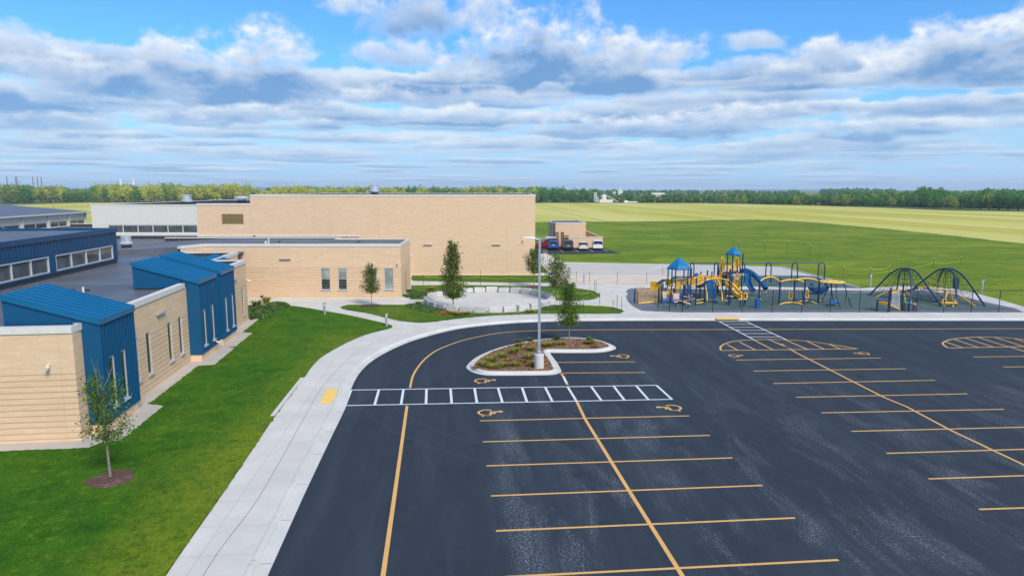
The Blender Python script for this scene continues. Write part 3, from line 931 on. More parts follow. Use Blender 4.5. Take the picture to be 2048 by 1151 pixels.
for a, b in [((702, 779.5), (690, 810.5)), ((758, 778.5), (749, 809.5)), ((807, 777.5), (802, 808.5)), ((853, 777), (852, 807.5)), ((901, 776.5), (903.5, 806.5)), ((949, 775.5), (954, 805.5)), ((996, 775), (1005, 804.5)), ((1044, 774), (1054, 803.5)), ((1090, 773.2), (1105, 802.5)), ((1135, 772.5), (1153, 801.5)), ((1182, 771.8), (1203, 800.5)), ((1227, 771), (1249, 799.5)), ((1272, 770.3), (1297, 798.7)), ((1313, 770), (1344, 798))]:
    line(W1, G(*a), G(*b), .14, Xz)
line(W1, G(1438, 642.5), G(1507, 678.5), .12, Wz)
line(W1, G(1492, 642.5), G(1572, 678.5), .12, Wz)
for y_, xa, xb in [(642.8, 1440, 1493), (648, 1449, 1504), (654, 1460, 1518), (660, 1472, 1532), (666.5, 1484, 1546), (673.3, 1497, 1561)]:
    line(W1, G(xa, y_), G(xb, y_), .13, Xz)
struct('white_markings', W1, 'wpaint')


def wheelchair(mb, c, sx, rot=0.0, sc=1.0, z=.006):
    """accessible-bay pictogram lying on the asphalt; sx=+1 head to the right"""
    def tr(x, y):
        X, Yy = x * sx * sc, y * sc
        return (c[0] + X * math.cos(rot) - Yy * math.sin(rot), c[1] + X * math.sin(rot) + Yy * math.cos(rot))
    def pl(pts, w):
        polyline(mb, [tr(*p) for p in pts], w * sc, z)
    mb.poly([(*tr(.58 + .13 * math.cos(a), .14 + .14 * math.sin(a)), z) for a in [2 * math.pi * i / 14 for i in range(14)]])
    pl([(.46, .13), (.02, .06)], .15)                          # trunk
    pl([(.26, .05), (.24, -.24)], .11)                        # arm
    pl([(.09, .02), (.03, -.42)], .15)                       # thigh
    pl([(.06, -.40), (-.34, -.46)], .13)                      # shin
    pl([(-.33, -.40), (-.36, -.62)], .11)                    # foot
    pl([(-.15 + .42 * math.cos(a), .02 + .42 * math.sin(a)) for a in [R(48 + 235 * i / 20) for i in range(21)]], .12)   # wheel


for px, py, sx, sc in [(969, 761, 1, 1.0), (1241, 712, -1, 1.0), (979, 824.5, 1, 1.0), (1340, 815, -1, 1.0), (1472, 711, 1, .8), (1724, 706.5, -1, .8)]:
    mb = MB()
    wheelchair(mb, G(px, py), sx, .06, sc)
    struct('wheelchair_marking', mb, 'ypaint')

for nm, q in (('tactile_pad', [(653, 778), (676, 778), (663, 805.5), (640, 805.5)]), ('tactile_pad', [(1430, 634.6), (1478, 634.6), (1480, 637.6), (1434, 637.6)])):
    mb = MB()
    pts = GP(q, PV + .02)
    mb.prism(pts[::-1], PV - .02, PV + .02)
    o = mb.build(nm, 'tactile')
    tag(o, 'yellow tactile paving slab at the crosswalk end of the left walk' if q[0][0] < 1000 else 'long yellow tactile strip at the kerb in front of the playground fence', 'tactile paving', 'tactile paving at crossings')

# low concrete retaining edge beside the left walk
t = MB()
A = GP([(549, 832), (608, 756)], PV)
dx, dy = A[1][0] - A[0][0], A[1][1] - A[0][1]
L = math.hypot(dx, dy)
nx, ny = -dy / L, dx / L
w = .2
base = [A[0], A[1], (A[1][0] + nx * w, A[1][1] + ny * w), (A[0][0] + nx * w, A[0][1] + ny * w)]
mx_ = [(A[0][0] * .5 + A[1][0] * .5 + o * nx, A[0][1] * .5 + A[1][1] * .5 + o * ny) for o in (0, w)]
t.prism([(p[0], p[1]) for p in base], 0.0, PV + .06)
tag(t.build('retaining_edge', 'concrete'), 'low straight concrete edge between the front lawn and the left walk', 'retaining wall')

# planted kerb island
OUT = smooth_path(GP([(933, 733), (938, 740), (952, 746.5), (975, 750), (1010, 750.5), (1076, 750), (1108, 748.7), (1121, 744), (1122, 740), (1114, 725), (1101, 706.5), (1110, 705.2), (1154, 705.4), (1198, 704.6), (1221, 701), (1232, 696), (1223, 689), (1201, 682), (1170, 677.5), (1139, 676), (1100, 677.7), (1061, 682.5), (1029, 688.5), (995, 696.5), (967, 707), (946, 719)]), 5, True)
OUT = OUT[::-1] if sum(a[0] * b[1] - b[0] * a[1] for a, b in zip(OUT, OUT[1:] + OUT[:1])) < 0 else OUT
ik = MB()
sweep_profile(ik, OUT, [(0, -.01), (0, .02), (.25, .03), (.30, .14), (.33, .155), (.50, .16), (.52, .10)], True)
struct('island_kerb', ik, 'kerbc')
struct('island_mulch', MB().poly([(p[0], p[1], .135) for p in offset_path(OUT, .51, True)]), 'mulch_r')

# ================================================================= SCHOOL
school = thing('school_building', 'sprawling single-storey buff brick school with blue metal bays and flat dark roofs', 'building', (-21.2, 44.2, 0), world=True)


def wall_holes(mb, p0, ud, L, z0, z1, holes, depth=.14, n=None):
    """vertical wall from p0 along unit ud, real openings with reveals; n = outward normal (xy)"""
    us = sorted({0.0, L, *[h[0] for h in holes], *[h[1] for h in holes]})
    zs = sorted({z0, z1, *[h[2] for h in holes], *[h[3] for h in holes]})
    def P(u, z, d=0.0):
        return (p0[0] + ud[0] * u - n[0] * d, p0[1] + ud[1] * u - n[1] * d, z)
    for a, b in zip(us, us[1:]):
        for c, d in zip(zs, zs[1:]):
            mu, mz = (a + b) / 2, (c + d) / 2
            if any(h[0] < mu < h[1] and h[2] < mz < h[3] for h in holes):
                continue
            mb.add([P(a, c), P(b, c), P(b, d), P(a, d)], [(0, 1, 2, 3)])
    for a, b, c, d in holes:
        for q in (((a, c), (b, c)), ((b, c), (b, d)), ((b, d), (a, d)), ((a, d), (a, c))):
            (u0, v0), (u1, v1) = q
            mb.add([P(u0, v0), P(u1, v1), P(u1, v1, depth), P(u0, v0, depth)], [(0, 1, 2, 3)])


def window(parent, p0, ud, n, a, b, c, d, depth=.10, glass='glass', mull=0, sill=True, fw=.055, transom=None, frame='alu', proud=0.0):
    """frame (part) with pane and sill (sub-parts)"""
    def P(u, z, o):
        return (p0[0] + ud[0] * u - n[0] * o, p0[1] + ud[1] * u - n[1] * o, z)
    def bar(mb, u0, u1, z0, z1, o0, o1):
        mb.hexa([P(u0, z0, o0), P(u1, z0, o0), P(u1, z0, o1), P(u0, z0, o1)], [P(u0, z1, o0), P(u1, z1, o0), P(u1, z1, o1), P(u0, z1, o1)])
    f = MB()
    o0, o1 = depth - .07 - proud, depth + .01
    bar(f, a, a + fw, c, d, o0, o1)
    bar(f, b - fw, b, c, d, o0, o1)
    bar(f, a + fw, b - fw, c, c + fw, o0, o1)
    bar(f, a + fw, b - fw, d - fw, d, o0, o1)
    for i in range(mull):
        u = a + (b - a) * (i + 1) / (mull + 1)
        bar(f, u - fw / 2, u + fw / 2, c + fw, d - fw, o0 + .004, o1)
    w = f.build('window', frame, parent)
    pane = MB().add([P(a + fw * .5, c + fw * .5, depth - .02), P(b - fw * .5, c + fw * .5, depth - .02), P(b - fw * .5, d - fw * .5, depth - .02), P(a + fw * .5, d - fw * .5, depth - .02)], [(0, 1, 2, 3)])
    pane.build('pane', glass, w)
    if sill:
        s_ = MB()
        bar(s_, a - .05, b + .05, c - .09, c - .004, -.09, depth)
        s_.build('sill', 'alu', w)
    return w


def seams(mb, p0, ud, L, z0, z1, n, pitch=.30, h=.05, w=.04, z0f=None):
    k = max(1, int(L / pitch))
    for i in range(k + 1):
        u = L * i / k
        u = min(max(u, w / 2 + .002), L - w / 2 - .002)
        zt = z1(u) if callable(z1) else z1
        zb = z0(u) if callable(z0) else z0
        for zlo, zhi in ([(zb, zt)] if not isinstance(zb, list) else zb):
            a = (p0[0] + ud[0] * (u - w / 2), p0[1] + ud[1] * (u - w / 2))
            b = (p0[0] + ud[0] * (u + w / 2), p0[1] + ud[1] * (u + w / 2))
            q = lambda p, o: (p[0] + n[0] * o, p[1] + n[1] * o)
            B4 = [(*q(a, -.005), zlo), (*q(b, -.005), zlo), (*q(b, h), zlo), (*q(a, h), zlo)]
            mb.hexa([B4[3], B4[2], B4[1], B4[0]], [(x, y, zhi) for x, y, _ in (B4[3], B4[2], B4[1], B4[0])])


def cap(mb, path, z, w=.34, h=.30, out=.05, dr=.5):
    """parapet coping along a path whose outside is on the right; the membrane turned up its inner face is a part of its own"""
    sweep_profile(mb, path, [(-out, z - h), (-out, z), (w, z), (w, z - .09), (w - .04, z - .09)])
    for i, fl in ((0, 1), (-1, 0)):
        o = offset_path(path, -out)[i]
        q = offset_path(path, w)[i]
        pts = [(o[0], o[1], z - h), (q[0], q[1], z - h), (q[0], q[1], z), (o[0], o[1], z)]
        mb.poly(pts if fl else pts[::-1])
    sweep_profile(MB(), path, [(w - .035, z - .08), (w - .035, z - h - dr)]).build('roof_upstand', 'dark', school)


ZR, ZP = 4.98, 5.42                    # roof membrane, parapet top of the wing
# --- wing walls
nB, nA = BX, (-AX[0], -AX[1])
bk = MB()
# near end block: face towards the camera (s=-14.75), corner at t=0
p0 = WP(-14.75, -16)
wall_holes(bk, p0, BX, 16, 0, ZP - .28, [], n=nA)
wall_holes(bk, WP(-14.75, 0), AX, .85, 0, ZP - .28, [], n=nB)
bk.build('brick_wall', 'brick_low', school)
bk = MB()
W_HOLES = [(-8.70, -8.12, 1.10, 3.47), (-7.07, -6.48, 1.10, 3.47), (-3.89, -3.29, 1.06, 3.43), (-2.08, -1.50, 1.06, 3.43)]
wall_holes(bk, WP(-10.3, 0), AX, 10.3 - .35, 0, ZP - .28, [(a + 10.3, b + 10.3, c, d) for a, b, c, d in W_HOLES], n=nB)
bk.build('brick_wall', 'brick_low', school)
bk = MB()
wall_holes(bk, WP(7.7, 0), AX, 14.3 - 7.7, 0, ZP - .28, [(12.62 - 7.7, 13.2 - 7.7, .85, 3.2)], n=nB)
# far end of the wing and the alcove behind it
wall_holes(bk, WP(14.3, 0), (-BX[0], -BX[1]), 2.8, 0, ZP - .28, [], n=AX)
bk.build('brick_wall', 'brick_low', school)
bk = MB()
wall_holes(bk, WP(14.3, -2.8), AX, 8.1, 0, ZP - .28, [], n=nB)
bk.build('brick_wall', 'brick_low', school)
for a, b, c, d in W_HOLES:
    window(school, WP(0, 0), AX, nB, a, b, c, d)
window(school, WP(0, 0), AX, nB, 12.62, 13.2, .85, 3.2)
# coping
cp = MB()
cap(cp, [WP(-14.75, -16)[:2], WP(-14.75, 0)[:2], WP(-13.93, 0)[:2]], ZP)
cp.build('parapet_cap', 'white', school)
cp = MB()
cap(cp, [WP(-10.28, 0)[:2], WP(-.68, 0)[:2]], ZP)
cp.build('parapet_cap', 'white', school)
cp = MB()
cap(cp, [WP(7.78, 0)[:2], WP(14.3, 0)[:2], WP(14.3, -2.8)[:2]], ZP)
cp.build('parapet_cap', 'white', school)
cp = MB()
cap(cp, [WP(14.34, -2.8)[:2], WP(22.4, -2.8)[:2], WP(22.4, -8.6)[:2]], ZP)
cp.build('parapet_cap', 'white', school)

# --- membrane roof over the classroom wings, reaching the gym
rf = MB()
rpts = [WP(-14.6, -16), WP(-14.6, -.2), WP(14.2, -.2), WP(14.2, -3.0), WP(22.2, -3.0), (-27.9, 70.9), (-27.9, 89.9), (-56, 89.9), (-56.5, 120), (-70.5, 119), (-76, 119.2), (-96, 118), (-96, 40), (-60, 26)]
rf.poly([(p[0], p[1], ZR) for p in rpts])
rf.build('flat_roof', 'roof', school)

# --- blue metal bays
def bay(s0, s1, t1=.75, tb=-3.2, zl=5.5, zh=6.67, zb=.62, wins=(), tback=None, plinth=True, tw=-.02):
    th = tback if tback is not None else tb
    sl = (zh - zl) / (t1 - th)
    m = MB()
    zt = lambda t_: zl + (t1 - t_) * sl
    L = s1 - s0
    wall_holes(m, WP(s0, t1), AX, L, zb, zl, [(a - s0, b - s0, c, d) for a, b, c, d in wins], n=nB)
    for s_, n_ in ((s0, -1), (s1, 1)):
        pts = [WP(s_, t1, zb), WP(s_, t1, zl), WP(s_, th, zh), WP(s_, th, ZR + .12), WP(s_, tw, ZR + .12), WP(s_, tw, zb)]
        m.poly(pts if n_ > 0 else pts[::-1])
    m.poly([WP(s0, th, ZR + .12), WP(s0, th, zh), WP(s1, th, zh), WP(s1, th, ZR + .12)])
    m.poly([WP(s0, t1, zb), WP(s1, t1, zb), WP(s1, tw, zb), WP(s0, tw, zb)])
    def zlo(u):
        s_ = s0 + u
        hs = [h for h in wins if h[0] - .06 < s_ < h[1] + .06]
        return [(zb, hs[0][2] - .1), (hs[0][3] + .05, zl)] if hs else zb
    seams(m, WP(s0, t1), AX, L, zlo, zl, nB, .29, .055)
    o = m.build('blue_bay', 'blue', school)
    # fine joints of the flat side panels
    ov = .07
    r_ = MB()
    A_ = [WP(s0 - ov, t1 + ov, zl - ov * sl + .02), WP(s1 + ov, t1 + ov, zl - ov * sl + .02), WP(s1 + ov, th - .05, zh + .03), WP(s0 - ov, th - .05, zh + .03)]
    r_.hexa([(x, y, z - .0) for x, y, z in A_], [(x, y, z + .05) for x, y, z in A_])
    k = int(L / .50)
    for i in range(k + 1):
        s_ = s0 + L * i / k
        a = [WP(s_ - .03, t1 + ov - .004, zl - ov * sl + .068), WP(s_ + .03, t1 + ov - .004, zl - ov * sl + .068), WP(s_ + .03, th - .046, zh + .078), WP(s_ - .03, th - .046, zh + .078)]
        r_.hexa(a, [(x, y, z + .06) for x, y, z in a])
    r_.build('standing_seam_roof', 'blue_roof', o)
    f = MB()
    for s_, w in ((s0 - ov, -.03), (s1 + ov, .03)):
        a = [WP(s_, t1 + ov, zl - ov * sl - .15), WP(s_ + w, t1 + ov, zl - ov * sl - .15), WP(s_ + w, th - .05, zh - .13), WP(s_, th - .05, zh - .13)]
        f.hexa(a, [(x, y, z + .25) for x, y, z in a])
    a = [WP(s0 - ov, t1 + ov, zl - .2), WP(s1 + ov, t1 + ov, zl - .2), WP(s1 + ov, t1 + ov + .03, zl - .2), WP(s0 - ov, t1 + ov + .03, zl - .2)]
    f.hexa(a, [(x, y, z + .22) for x, y, z in a])
    f.build('fascia', 'blue_roof', o)
    if plinth:
        pl = MB()
        ins = .05
        pl.prism([WP(s0 + ins, tw - .08)[:2], WP(s0 + ins, t1 - ins)[:2], WP(s1 - ins, t1 - ins)[:2], WP(s1 - ins, tw - .08)[:2]][::-1], 0, zb - .004)
        pl.build('brick_plinth', 'brick', o)
    cb = MB()
    cb.prism([WP(s0 + .05, th + .05)[:2], WP(s0 + .05, max(tw - .28, th + .1))[:2], WP(s1 - .05, max(tw - .28, th + .1))[:2], WP(s1 - .05, th + .05)[:2]][::-1], ZR - .05, ZR + .115)
    cb.build('roof_curb', 'dark', o)
    for a, b, c, d in wins:
        window(school, WP(0, t1), AX, nB, a, b, c, d, depth=.09)
    return o


bay(-13.95, -10.30, wins=[(-13.25, -12.68, 1.2, 3.62), (-12.05, -11.46, 1.2, 3.62)])
bay(-.38, 3.30, wins=[(.18, .78, 1.1, 3.52), (1.92, 2.52, 1.1, 3.52)])
bay(4.42, 7.75, wins=[(5.10, 5.70, 1.08, 3.5), (6.80, 7.38, 1.08, 3.5)])
# small bay tucked in the alcove
bay(14.5, 17.6, t1=-1.6, tb=-3.4, zl=4.75, zh=5.55, zb=.62, tw=-2.82)

# --- clerestory over the near wing (blue) and its windows
CT = -11.6
c0, c1 = -16.0, 17.3
cl_ = MB()
hl = [(7.25, 16.5, 5.42, 6.60), (-2.6, 6.36, 5.42, 6.60), (-12.4, -3.4, 5.42, 6.60)]
wall_holes(cl_, WP(c0, CT), AX, c1 - c0, 5.28, 7.84, [(a - c0, b - c0, c, d) for a, b, c, d in hl], n=nB)
wall_holes(cl_, WP(c1, CT), (-BX[0], -BX[1]), 12, 5.28, 7.86, [], n=AX)
wall_holes(cl_, WP(c0, CT - 12), BX, 12, 5.28, 7.86, [], n=nA)
def clz(u):
    s_ = c0 + u
    hs = [h for h in hl if h[0] - .04 < s_ < h[1] + .04]
    return [(5.28, 5.40), (6.64, 7.86)] if hs else 5.28
seams(cl_, WP(c0, CT), AX, c1 - c0, clz, 7.86, nB, .42, .03, .035)
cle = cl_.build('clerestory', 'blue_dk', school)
tp = MB()
edge_ = [WP(c0 - .1, CT - 12)[:2], WP(c0 - .1, CT + .1)[:2], WP(c1 + .1, CT + .1)[:2], WP(c1 + .1, CT - 12)[:2]]
sweep_profile(tp, edge_[::-1], [(0, 7.70), (0, 8.06), (.0, 8.06), (.3, 8.06)] if False else [(0, 7.70), (0, 8.06), (-.30, 8.06), (-.30, 7.80)])
tp.build('clerestory_fascia', 'blue_dk', cle)
MB().poly([(*q, 7.86) for q in edge_]).build('clerestory_roof', 'roof', cle)
cb = MB()
cb.prism([WP(c0, CT - 12)[:2], WP(c0, CT - .06)[:2], WP(c1 - .06, CT - .06)[:2], WP(c1 - .06, CT - 12)[:2]][::-1], ZR - .02, 5.285)
cb.build('roof_curb', 'dark', cle)
for a, b, c, d in hl:
    window(school, WP(0, CT), AX, nB, a, b, c, d, depth=.12, glass='glass_c', mull=3, sill=False, fw=.085, proud=.06)

# --- far clerestory: white panels, hipped grey roof
DT = -46.3
d0, d1 = 40.0, 86.8
wl = MB()
bays = [(64.3 - 16 * 0 + i * 0, 0) for i in range(0)]
fh = []
edge = [(49.6, 57.4), (58.2, 66.3), (67.3, 73.9), (74.7, 80.2), (80.9, 86.2)]
for a, b in edge:
    fh.append((a, b, 4.98 + .12, 6.12))
wall_holes(wl, WP(d0, DT), AX, d1 - d0, 5.0, 7.35, [(a - d0, b - d0, c, d) for a, b, c, d in fh], n=nB)
wall_holes(wl, WP(d1, DT), (-BX[0], -BX[1]), 16, 5.0, 7.35, [], n=AX)
w2 = wl.build('far_clerestory', 'white_panel', school)
for s_ in (57.8, 66.8, 74.3, 80.55, 86.55):
    po = MB()
    po.prism([WP(s_ - .2, DT - .02)[:2], WP(s_ - .2, DT + .16)[:2], WP(s_ + .2, DT + .16)[:2], WP(s_ + .2, DT - .02)[:2]][::-1], 5.0, 7.34)
    po.build('pilaster', 'white_panel', w2)
cb = MB()
cb.prism([WP(d0, DT - 14)[:2], WP(d0, DT + .35)[:2], WP(d1 + .2, DT + .35)[:2], WP(d1 + .2, DT - 14)[:2]][::-1], ZR - .02, 5.0)
cb.prism([WP(d0, DT + .04)[:2], WP(d0, DT + .42)[:2], WP(d1, DT + .42)[:2], WP(d1, DT + .04)[:2]][::-1], ZR - .02, 5.06)
cb.build('roof_curb', 'dark', w2)
hr = MB()
e0, e1, ez = WP(d0, DT + .5, 7.42), WP(d1 + .6, DT + .5, 7.42), 7.42
r0, r1 = WP(d0, DT - 20, 10.05), WP(d1 - 12.0, DT - 20, 10.05)
e2 = WP(d1 + .6, DT - 40, 7.42)
hr.poly([e0, e1, r1, r0])
hr.poly([e1, e2, r1])
hr.poly([e0, (e0[0], e0[1], 7.3), (e1[0], e1[1], 7.3), e1])
hr.build('hipped_roof', plain('grey_metal_roof', (.115, .125, .150), .5, .1, .06, .8), w2)
gt = MB()
gt.hexa([WP(d0, DT + .45, 7.24), WP(d1 + .7, DT + .45, 7.24), WP(d1 + .7, DT + .62, 7.24), WP(d0, DT + .62, 7.24)][::-1], [WP(d0, DT + .45, 7.44), WP(d1 + .7, DT + .45, 7.44), WP(d1 + .7, DT + .62, 7.44), WP(d0, DT + .62, 7.44)][::-1])
gt.build('gutter', 'white', w2)
for a, b, c, d in fh:
    window(school, WP(0, DT), AX, nB, a, b, c, d, depth=.12, glass='glass_c', mull=1, sill=False, fw=.14, frame='white')

# --- front brick block
fb = MB()
FY, FX0, FX1, FZ = 71.0, -32.2, -11.62, 5.78
fw_ = []
for x0, y0, x1, y1 in [(641, 536.5, 661, 579), (675.5, 536.5, 694.5, 579), (735, 536.5, 754, 578.5), (768, 536.5, 787, 578.5)]:
    a, zt = XZ(x0, y0, FY)
    b, zb = XZ(x1, y1, FY)
    fw_.append((a - FX0, b - FX0, round(zb, 2), round(zt, 2)))
wall_holes(fb, (FX0, FY), (1, 0), FX1 - FX0, 0, FZ - .25, fw_, n=(0, -1))
wall_holes(fb, (FX0 - 1.0, FY - 2.8), (.3363, .9417), 2.973, 0, FZ - .25, [], n=(.9417, -.3363))
wall_holes(fb, (FX1, FY), (-.02, 1), 7.6, 0, FZ - .25, [(3.4, 4.5, .12, 2.5)], n=(1, 0))
wall_holes(fb, (FX1 - .15, FY + 7.6), (-1, 0), 9, 0, FZ - .25, [], n=(0, 1))
fb.build('brick_wall', 'brick_low', school)
for i, (a, b, c, d) in enumerate(fw_):
    window(school, (FX0, FY), (1, 0), (0, -1), a, b, c, d, glass='glass_s' if i < 2 else 'glass_b')
dr = MB().box((FX1 - .16, FY + 3.95, 1.3), (.05, 1.1, 2.36))
dr.build('door', 'tan', school)
cp = MB()
cap(cp, [(-33.2, FY - 2.8), (-32.2, FY), (FX1, FY), (FX1 - .15, FY + 7.6), (-20.2, FY + 7.6), (-20.2, 81.0), (-41, 81.0)], FZ, .38, .28)
cp.build('parapet_cap', 'white', school)
fr = MB().poly([(x, y, FZ - .15) for x, y in [(-32, FY + .2), (FX1 - .2, FY + .2), (FX1 - .3, FY + 7.4), (-20.4, FY + 7.4), (-20.4, 80.8), (-41, 80.8), (-41, FY - 2), (-33.4, FY - 2)]])
fr.v[-3:] = []
fr.v += [(-34, 80.8, FZ - .15), (-34, FY - 2, FZ - .15), (-33.4, FY - 2, FZ - .15)]
fr.poly([(-34, 80.8, FZ - .15), (-48, 80.8, ZR + .012), (-48, FY - 5, ZR + .012), (-34, FY - 2, FZ - .15)])
fr.poly([(-48, FY - 5, ZR - .01), (-33.4, FY - 2, ZR - .01), (-33.4, FY - 2, FZ - .15), (-34, FY - 2, FZ - .15)])
fr.build('flat_roof', 'roof', school)

# --- gym, lower brick link, white metal hall
gy = MB()
GX0, GX1, GZ = XZ(500, 400, 90)[0], 3.05, 10.72
wall_holes(gy, (GX0, 90), (1, 0), GX1 - GX0, 0, GZ - .1, [], n=(0, -1))
wall_holes(gy, (GX1, 90), (0, 1), 36, 0, GZ - .1, [], n=(1, 0))
wall_holes(gy, (GX0, 126), (0, -1), 36, 0, GZ - .1, [], n=(-1, 0))
wall_holes(gy, (GX1, 126), (-1, 0), GX1 - GX0, 0, GZ - .1, [], n=(0, 1))
gy.build('gym_wall', 'brick', school)
gy = MB()
LX0, LZ = XZ(393, 410, 90)[0], 9.58
lou = (*XZ(444.5, 448, 90), *XZ(486.5, 428, 90))
wall_holes(gy, (LX0, 90.003), (1, 0), GX0 - LX0, 0, LZ - .1, [(lou[0] - LX0, lou[2] - LX0, lou[1], lou[3])], .3, n=(0, -1))
gy.build('brick_wall', 'brick', school)
cp = MB()
cap(cp, [(GX0, 126), (GX0, 90), (GX1, 90), (GX1, 126), (GX0, 126)], GZ, .4, .22)
cp.build('parapet_cap', 'white', school)
cp = MB()
cap(cp, [(LX0, 90), (GX0 - .02, 90)], LZ, .4, .22)
cp.build('parapet_cap', 'white', school)
fr = MB().poly([(GX0 + .3, 90.3, GZ - .35), (GX1 - .3, 90.3, GZ - .35), (GX1 - .3, 125.7, GZ - .35), (GX0 + .3, 125.7, GZ - .35)])
fr.build('flat_roof', 'roof', school)
fr = MB()
fr.poly([(LX0 + .3, 90.3, LZ - .6), (GX0 - .05, 90.3, LZ - .6), (GX0 - .05, 124, LZ - .6), (LX0 + .3, 124, LZ - .6)])
fr.build('flat_roof', 'roof', school)
lv = MB()
n_ = 9
for i in range(n_):
    z = lou[1] + (lou[3] - lou[1]) * (i + .5) / n_
    lv.box(((lou[0] + lou[2]) / 2, 90.08, z), (lou[2] - lou[0] - .02, .16, .045), 0, R(35))
for x in (lou[0] + .04, lou[2] - .04):
    lv.box((x, 90.02, (lou[1] + lou[3]) / 2), (.08, .12, lou[3] - lou[1]))
lv.box(((lou[0] + lou[2]) / 2, 90.2, (lou[1] + lou[3]) / 2), (lou[2] - lou[0], .04, lou[3] - lou[1]))
lv.build('louvre', 'tan', school)
fl = MB().box(((LX0 - 20) / 2 - .1, 89.94, 5.32), (abs(LX0 + 20), .12, .18))
fl.build('wall_flashing', 'white', school)
# white metal hall
HX0, HZT = XZ(183, 430, 90)[0], 9.45
wh = MB()
xw0, xw1 = XZ(216, 460, 90)[0], LX0 - .05
zw0, zw1 = XZ(300, 466, 90)[1], XZ(300, 449.5, 90)[1]
wall_holes(wh, (HX0, 90.0), (1, 0), LX0 - HX0 - .004, 5.0, HZT - .08, [(xw0 - HX0, xw1 - HX0, zw0, zw1)], .12, n=(0, -1))
wall_holes(wh, (HX0 + .8, 124), (-.8 / 34, -1), 34, 5.0, HZT - .08, [], n=(-1, 0))
seams(wh, (HX0, 90), (1, 0), LX0 - HX0, zw1 + .05, HZT - .1, (0, -1), .55, .012, .03)
hall = wh.build('metal_hall', 'white_panel', school)
cp = MB()
cap(cp, [(HX0 + .8, 124), (HX0, 90), (LX0, 90)], HZT, .3, .12)
cp.build('parapet_cap', 'white_panel', hall)
cp = MB()
cap(cp, [(GX0, 124), (HX0 + .8, 124)], HZT + .1, .3, .12)
cp.build('parapet_cap', 'white_panel', hall)
fr = MB().poly([(HX0 + .4, 90.3, HZT - .75), (LX0 + .3, 90.3, HZT - .75), (LX0 + .3, 123.8, HZT - .75), (HX0 + 1.1, 123.8, HZT - .75)])
fr.poly([(HX0 + .9, 123.66, HZT - .8), (GX0, 123.66, HZT - .8), (GX0, 123.66, HZT - .02), (HX0 + .9, 123.66, HZT - .02)])
fr.build('hall_roof', 'dark', hall)
window(school, (0, 90), (1, 0), (0, -1), xw0, xw1, zw0, zw1, depth=.12, glass='glass_c', mull=5, sill=False, fw=.10, frame='white')
cb = MB().box(((HX0 + LX0) / 2 + .3, 89.9, 5.15), (LX0 - HX0 - .8, .3, .42))
cb.build('roof_curb', 'dark', hall)
# far roof edge left of the hall
cp = MB()
cap(cp, [(-57, 119.6), (-97, 119.6)], 5.5, .4, .3)
cp.build('parapet_cap', 'white', school)

# --- rooftop fans, pipes, drains, wall lights, cameras
def fan(px, py, Y, z0, sc, mush=False):
    x = AT(px, py, Y).x
    c = MB().box((x, Y, z0 + .2 * sc), (1.0 * sc, 1.0 * sc, .4 * sc))
    f = MB()
    if mush:
        f.lathe([(.55 * sc, .4 * sc), (.55 * sc, .62 * sc), (1.15 * sc, .66 * sc), (1.15 * sc, .8 * sc), (.9 * sc, 1.05 * sc), (.3 * sc, 1.1 * sc)], (x, Y, z0), 24)
    else:
        f.lathe([(.5 * sc, .4 * sc), (.66 * sc, .45 * sc), (.9 * sc, .62 * sc), (.92 * sc, .80 * sc), (.70 * sc, 1.0 * sc), (.68 * sc, 1.62 * sc), (.72 * sc, 1.64 * sc), (.72 * sc, 1.78 * sc), (.35 * sc, 1.84 * sc)], (x, Y, z0), 24)
    fo = f.build('exhaust_fan', 'shiny', school, smooth=False)
    c.build('fan_curb', 'dark', fo)


fan(253.5, 500, 72, 5.24, .72)
fan(374, 400, 112, HZT - .7, 1.0)
fan(484, 405, 108, LZ - .35, 1.05, True)
fan(749, 385, 110, GZ - .3, .95)
vp = MB().tube([(*G(167, 587, ZR), ZR), (*G(167, 587, ZR), ZR + .42)], .07)
vp.build('vent_pipe', 'white', school)
x, y = G(538, 496, 5.2)
vp = MB().tube([(x, y, 5.1), (x, y, 6.35)], .07)
vp.box((x - .28, y, 5.75), (.22, .22, .42))
vp.build('vent_pipe', 'white', school)
for px, py in [(145, 578.5), (174, 578.5), (371, 494.5), (509, 481.5), (559, 494), (718, 494)]:
    x, y = G(px, py, ZR + .1)
    MB().lathe([(.16, 0), (.16, .1), (.05, .14)], (x, y, ZR if px < 400 else FZ - .16), 10).build('roof_drain', 'dark', school)
# hatch on the near clerestory roof
MB().box((*WP(-6.5, -16), 7.95), (1.4, 1.4, .3), TH).build('roof_hatch', 'white', school)


def wall_light(c, u, L):
    m = MB()
    m.box(c, (L, .16, .09), math.atan2(u[1], u[0]))
    m.build('wall_light', 'steel', school)


wall_light(WP(-4.9, .09, 4.24), AX, 1.2)
wall_light(WP(10.6, .09, 4.2), AX, .9)
x, z = XZ(570.5, 517.8, 71)
wall_light((x, 70.9, z), (1, 0), 1.15)
for px, py in [(856, 489.2), (993, 489.2)]:
    x, z = XZ(px, py, 90)
    wall_light((x, 89.9, z), (1, 0), 1.1)


def camera_unit(p, d):
    m = MB()
    p, d = Vector(p), Vector(d)
    m.tube([p, p + d * .12], .05, 8)
    e = p + d * .14 + Vector((0, 0, -.06))
    m.tube([e, e + (d + Vector((.25, 0, -.35))) * .22], .075, 10)
    m.build('security_camera', 'white', school)


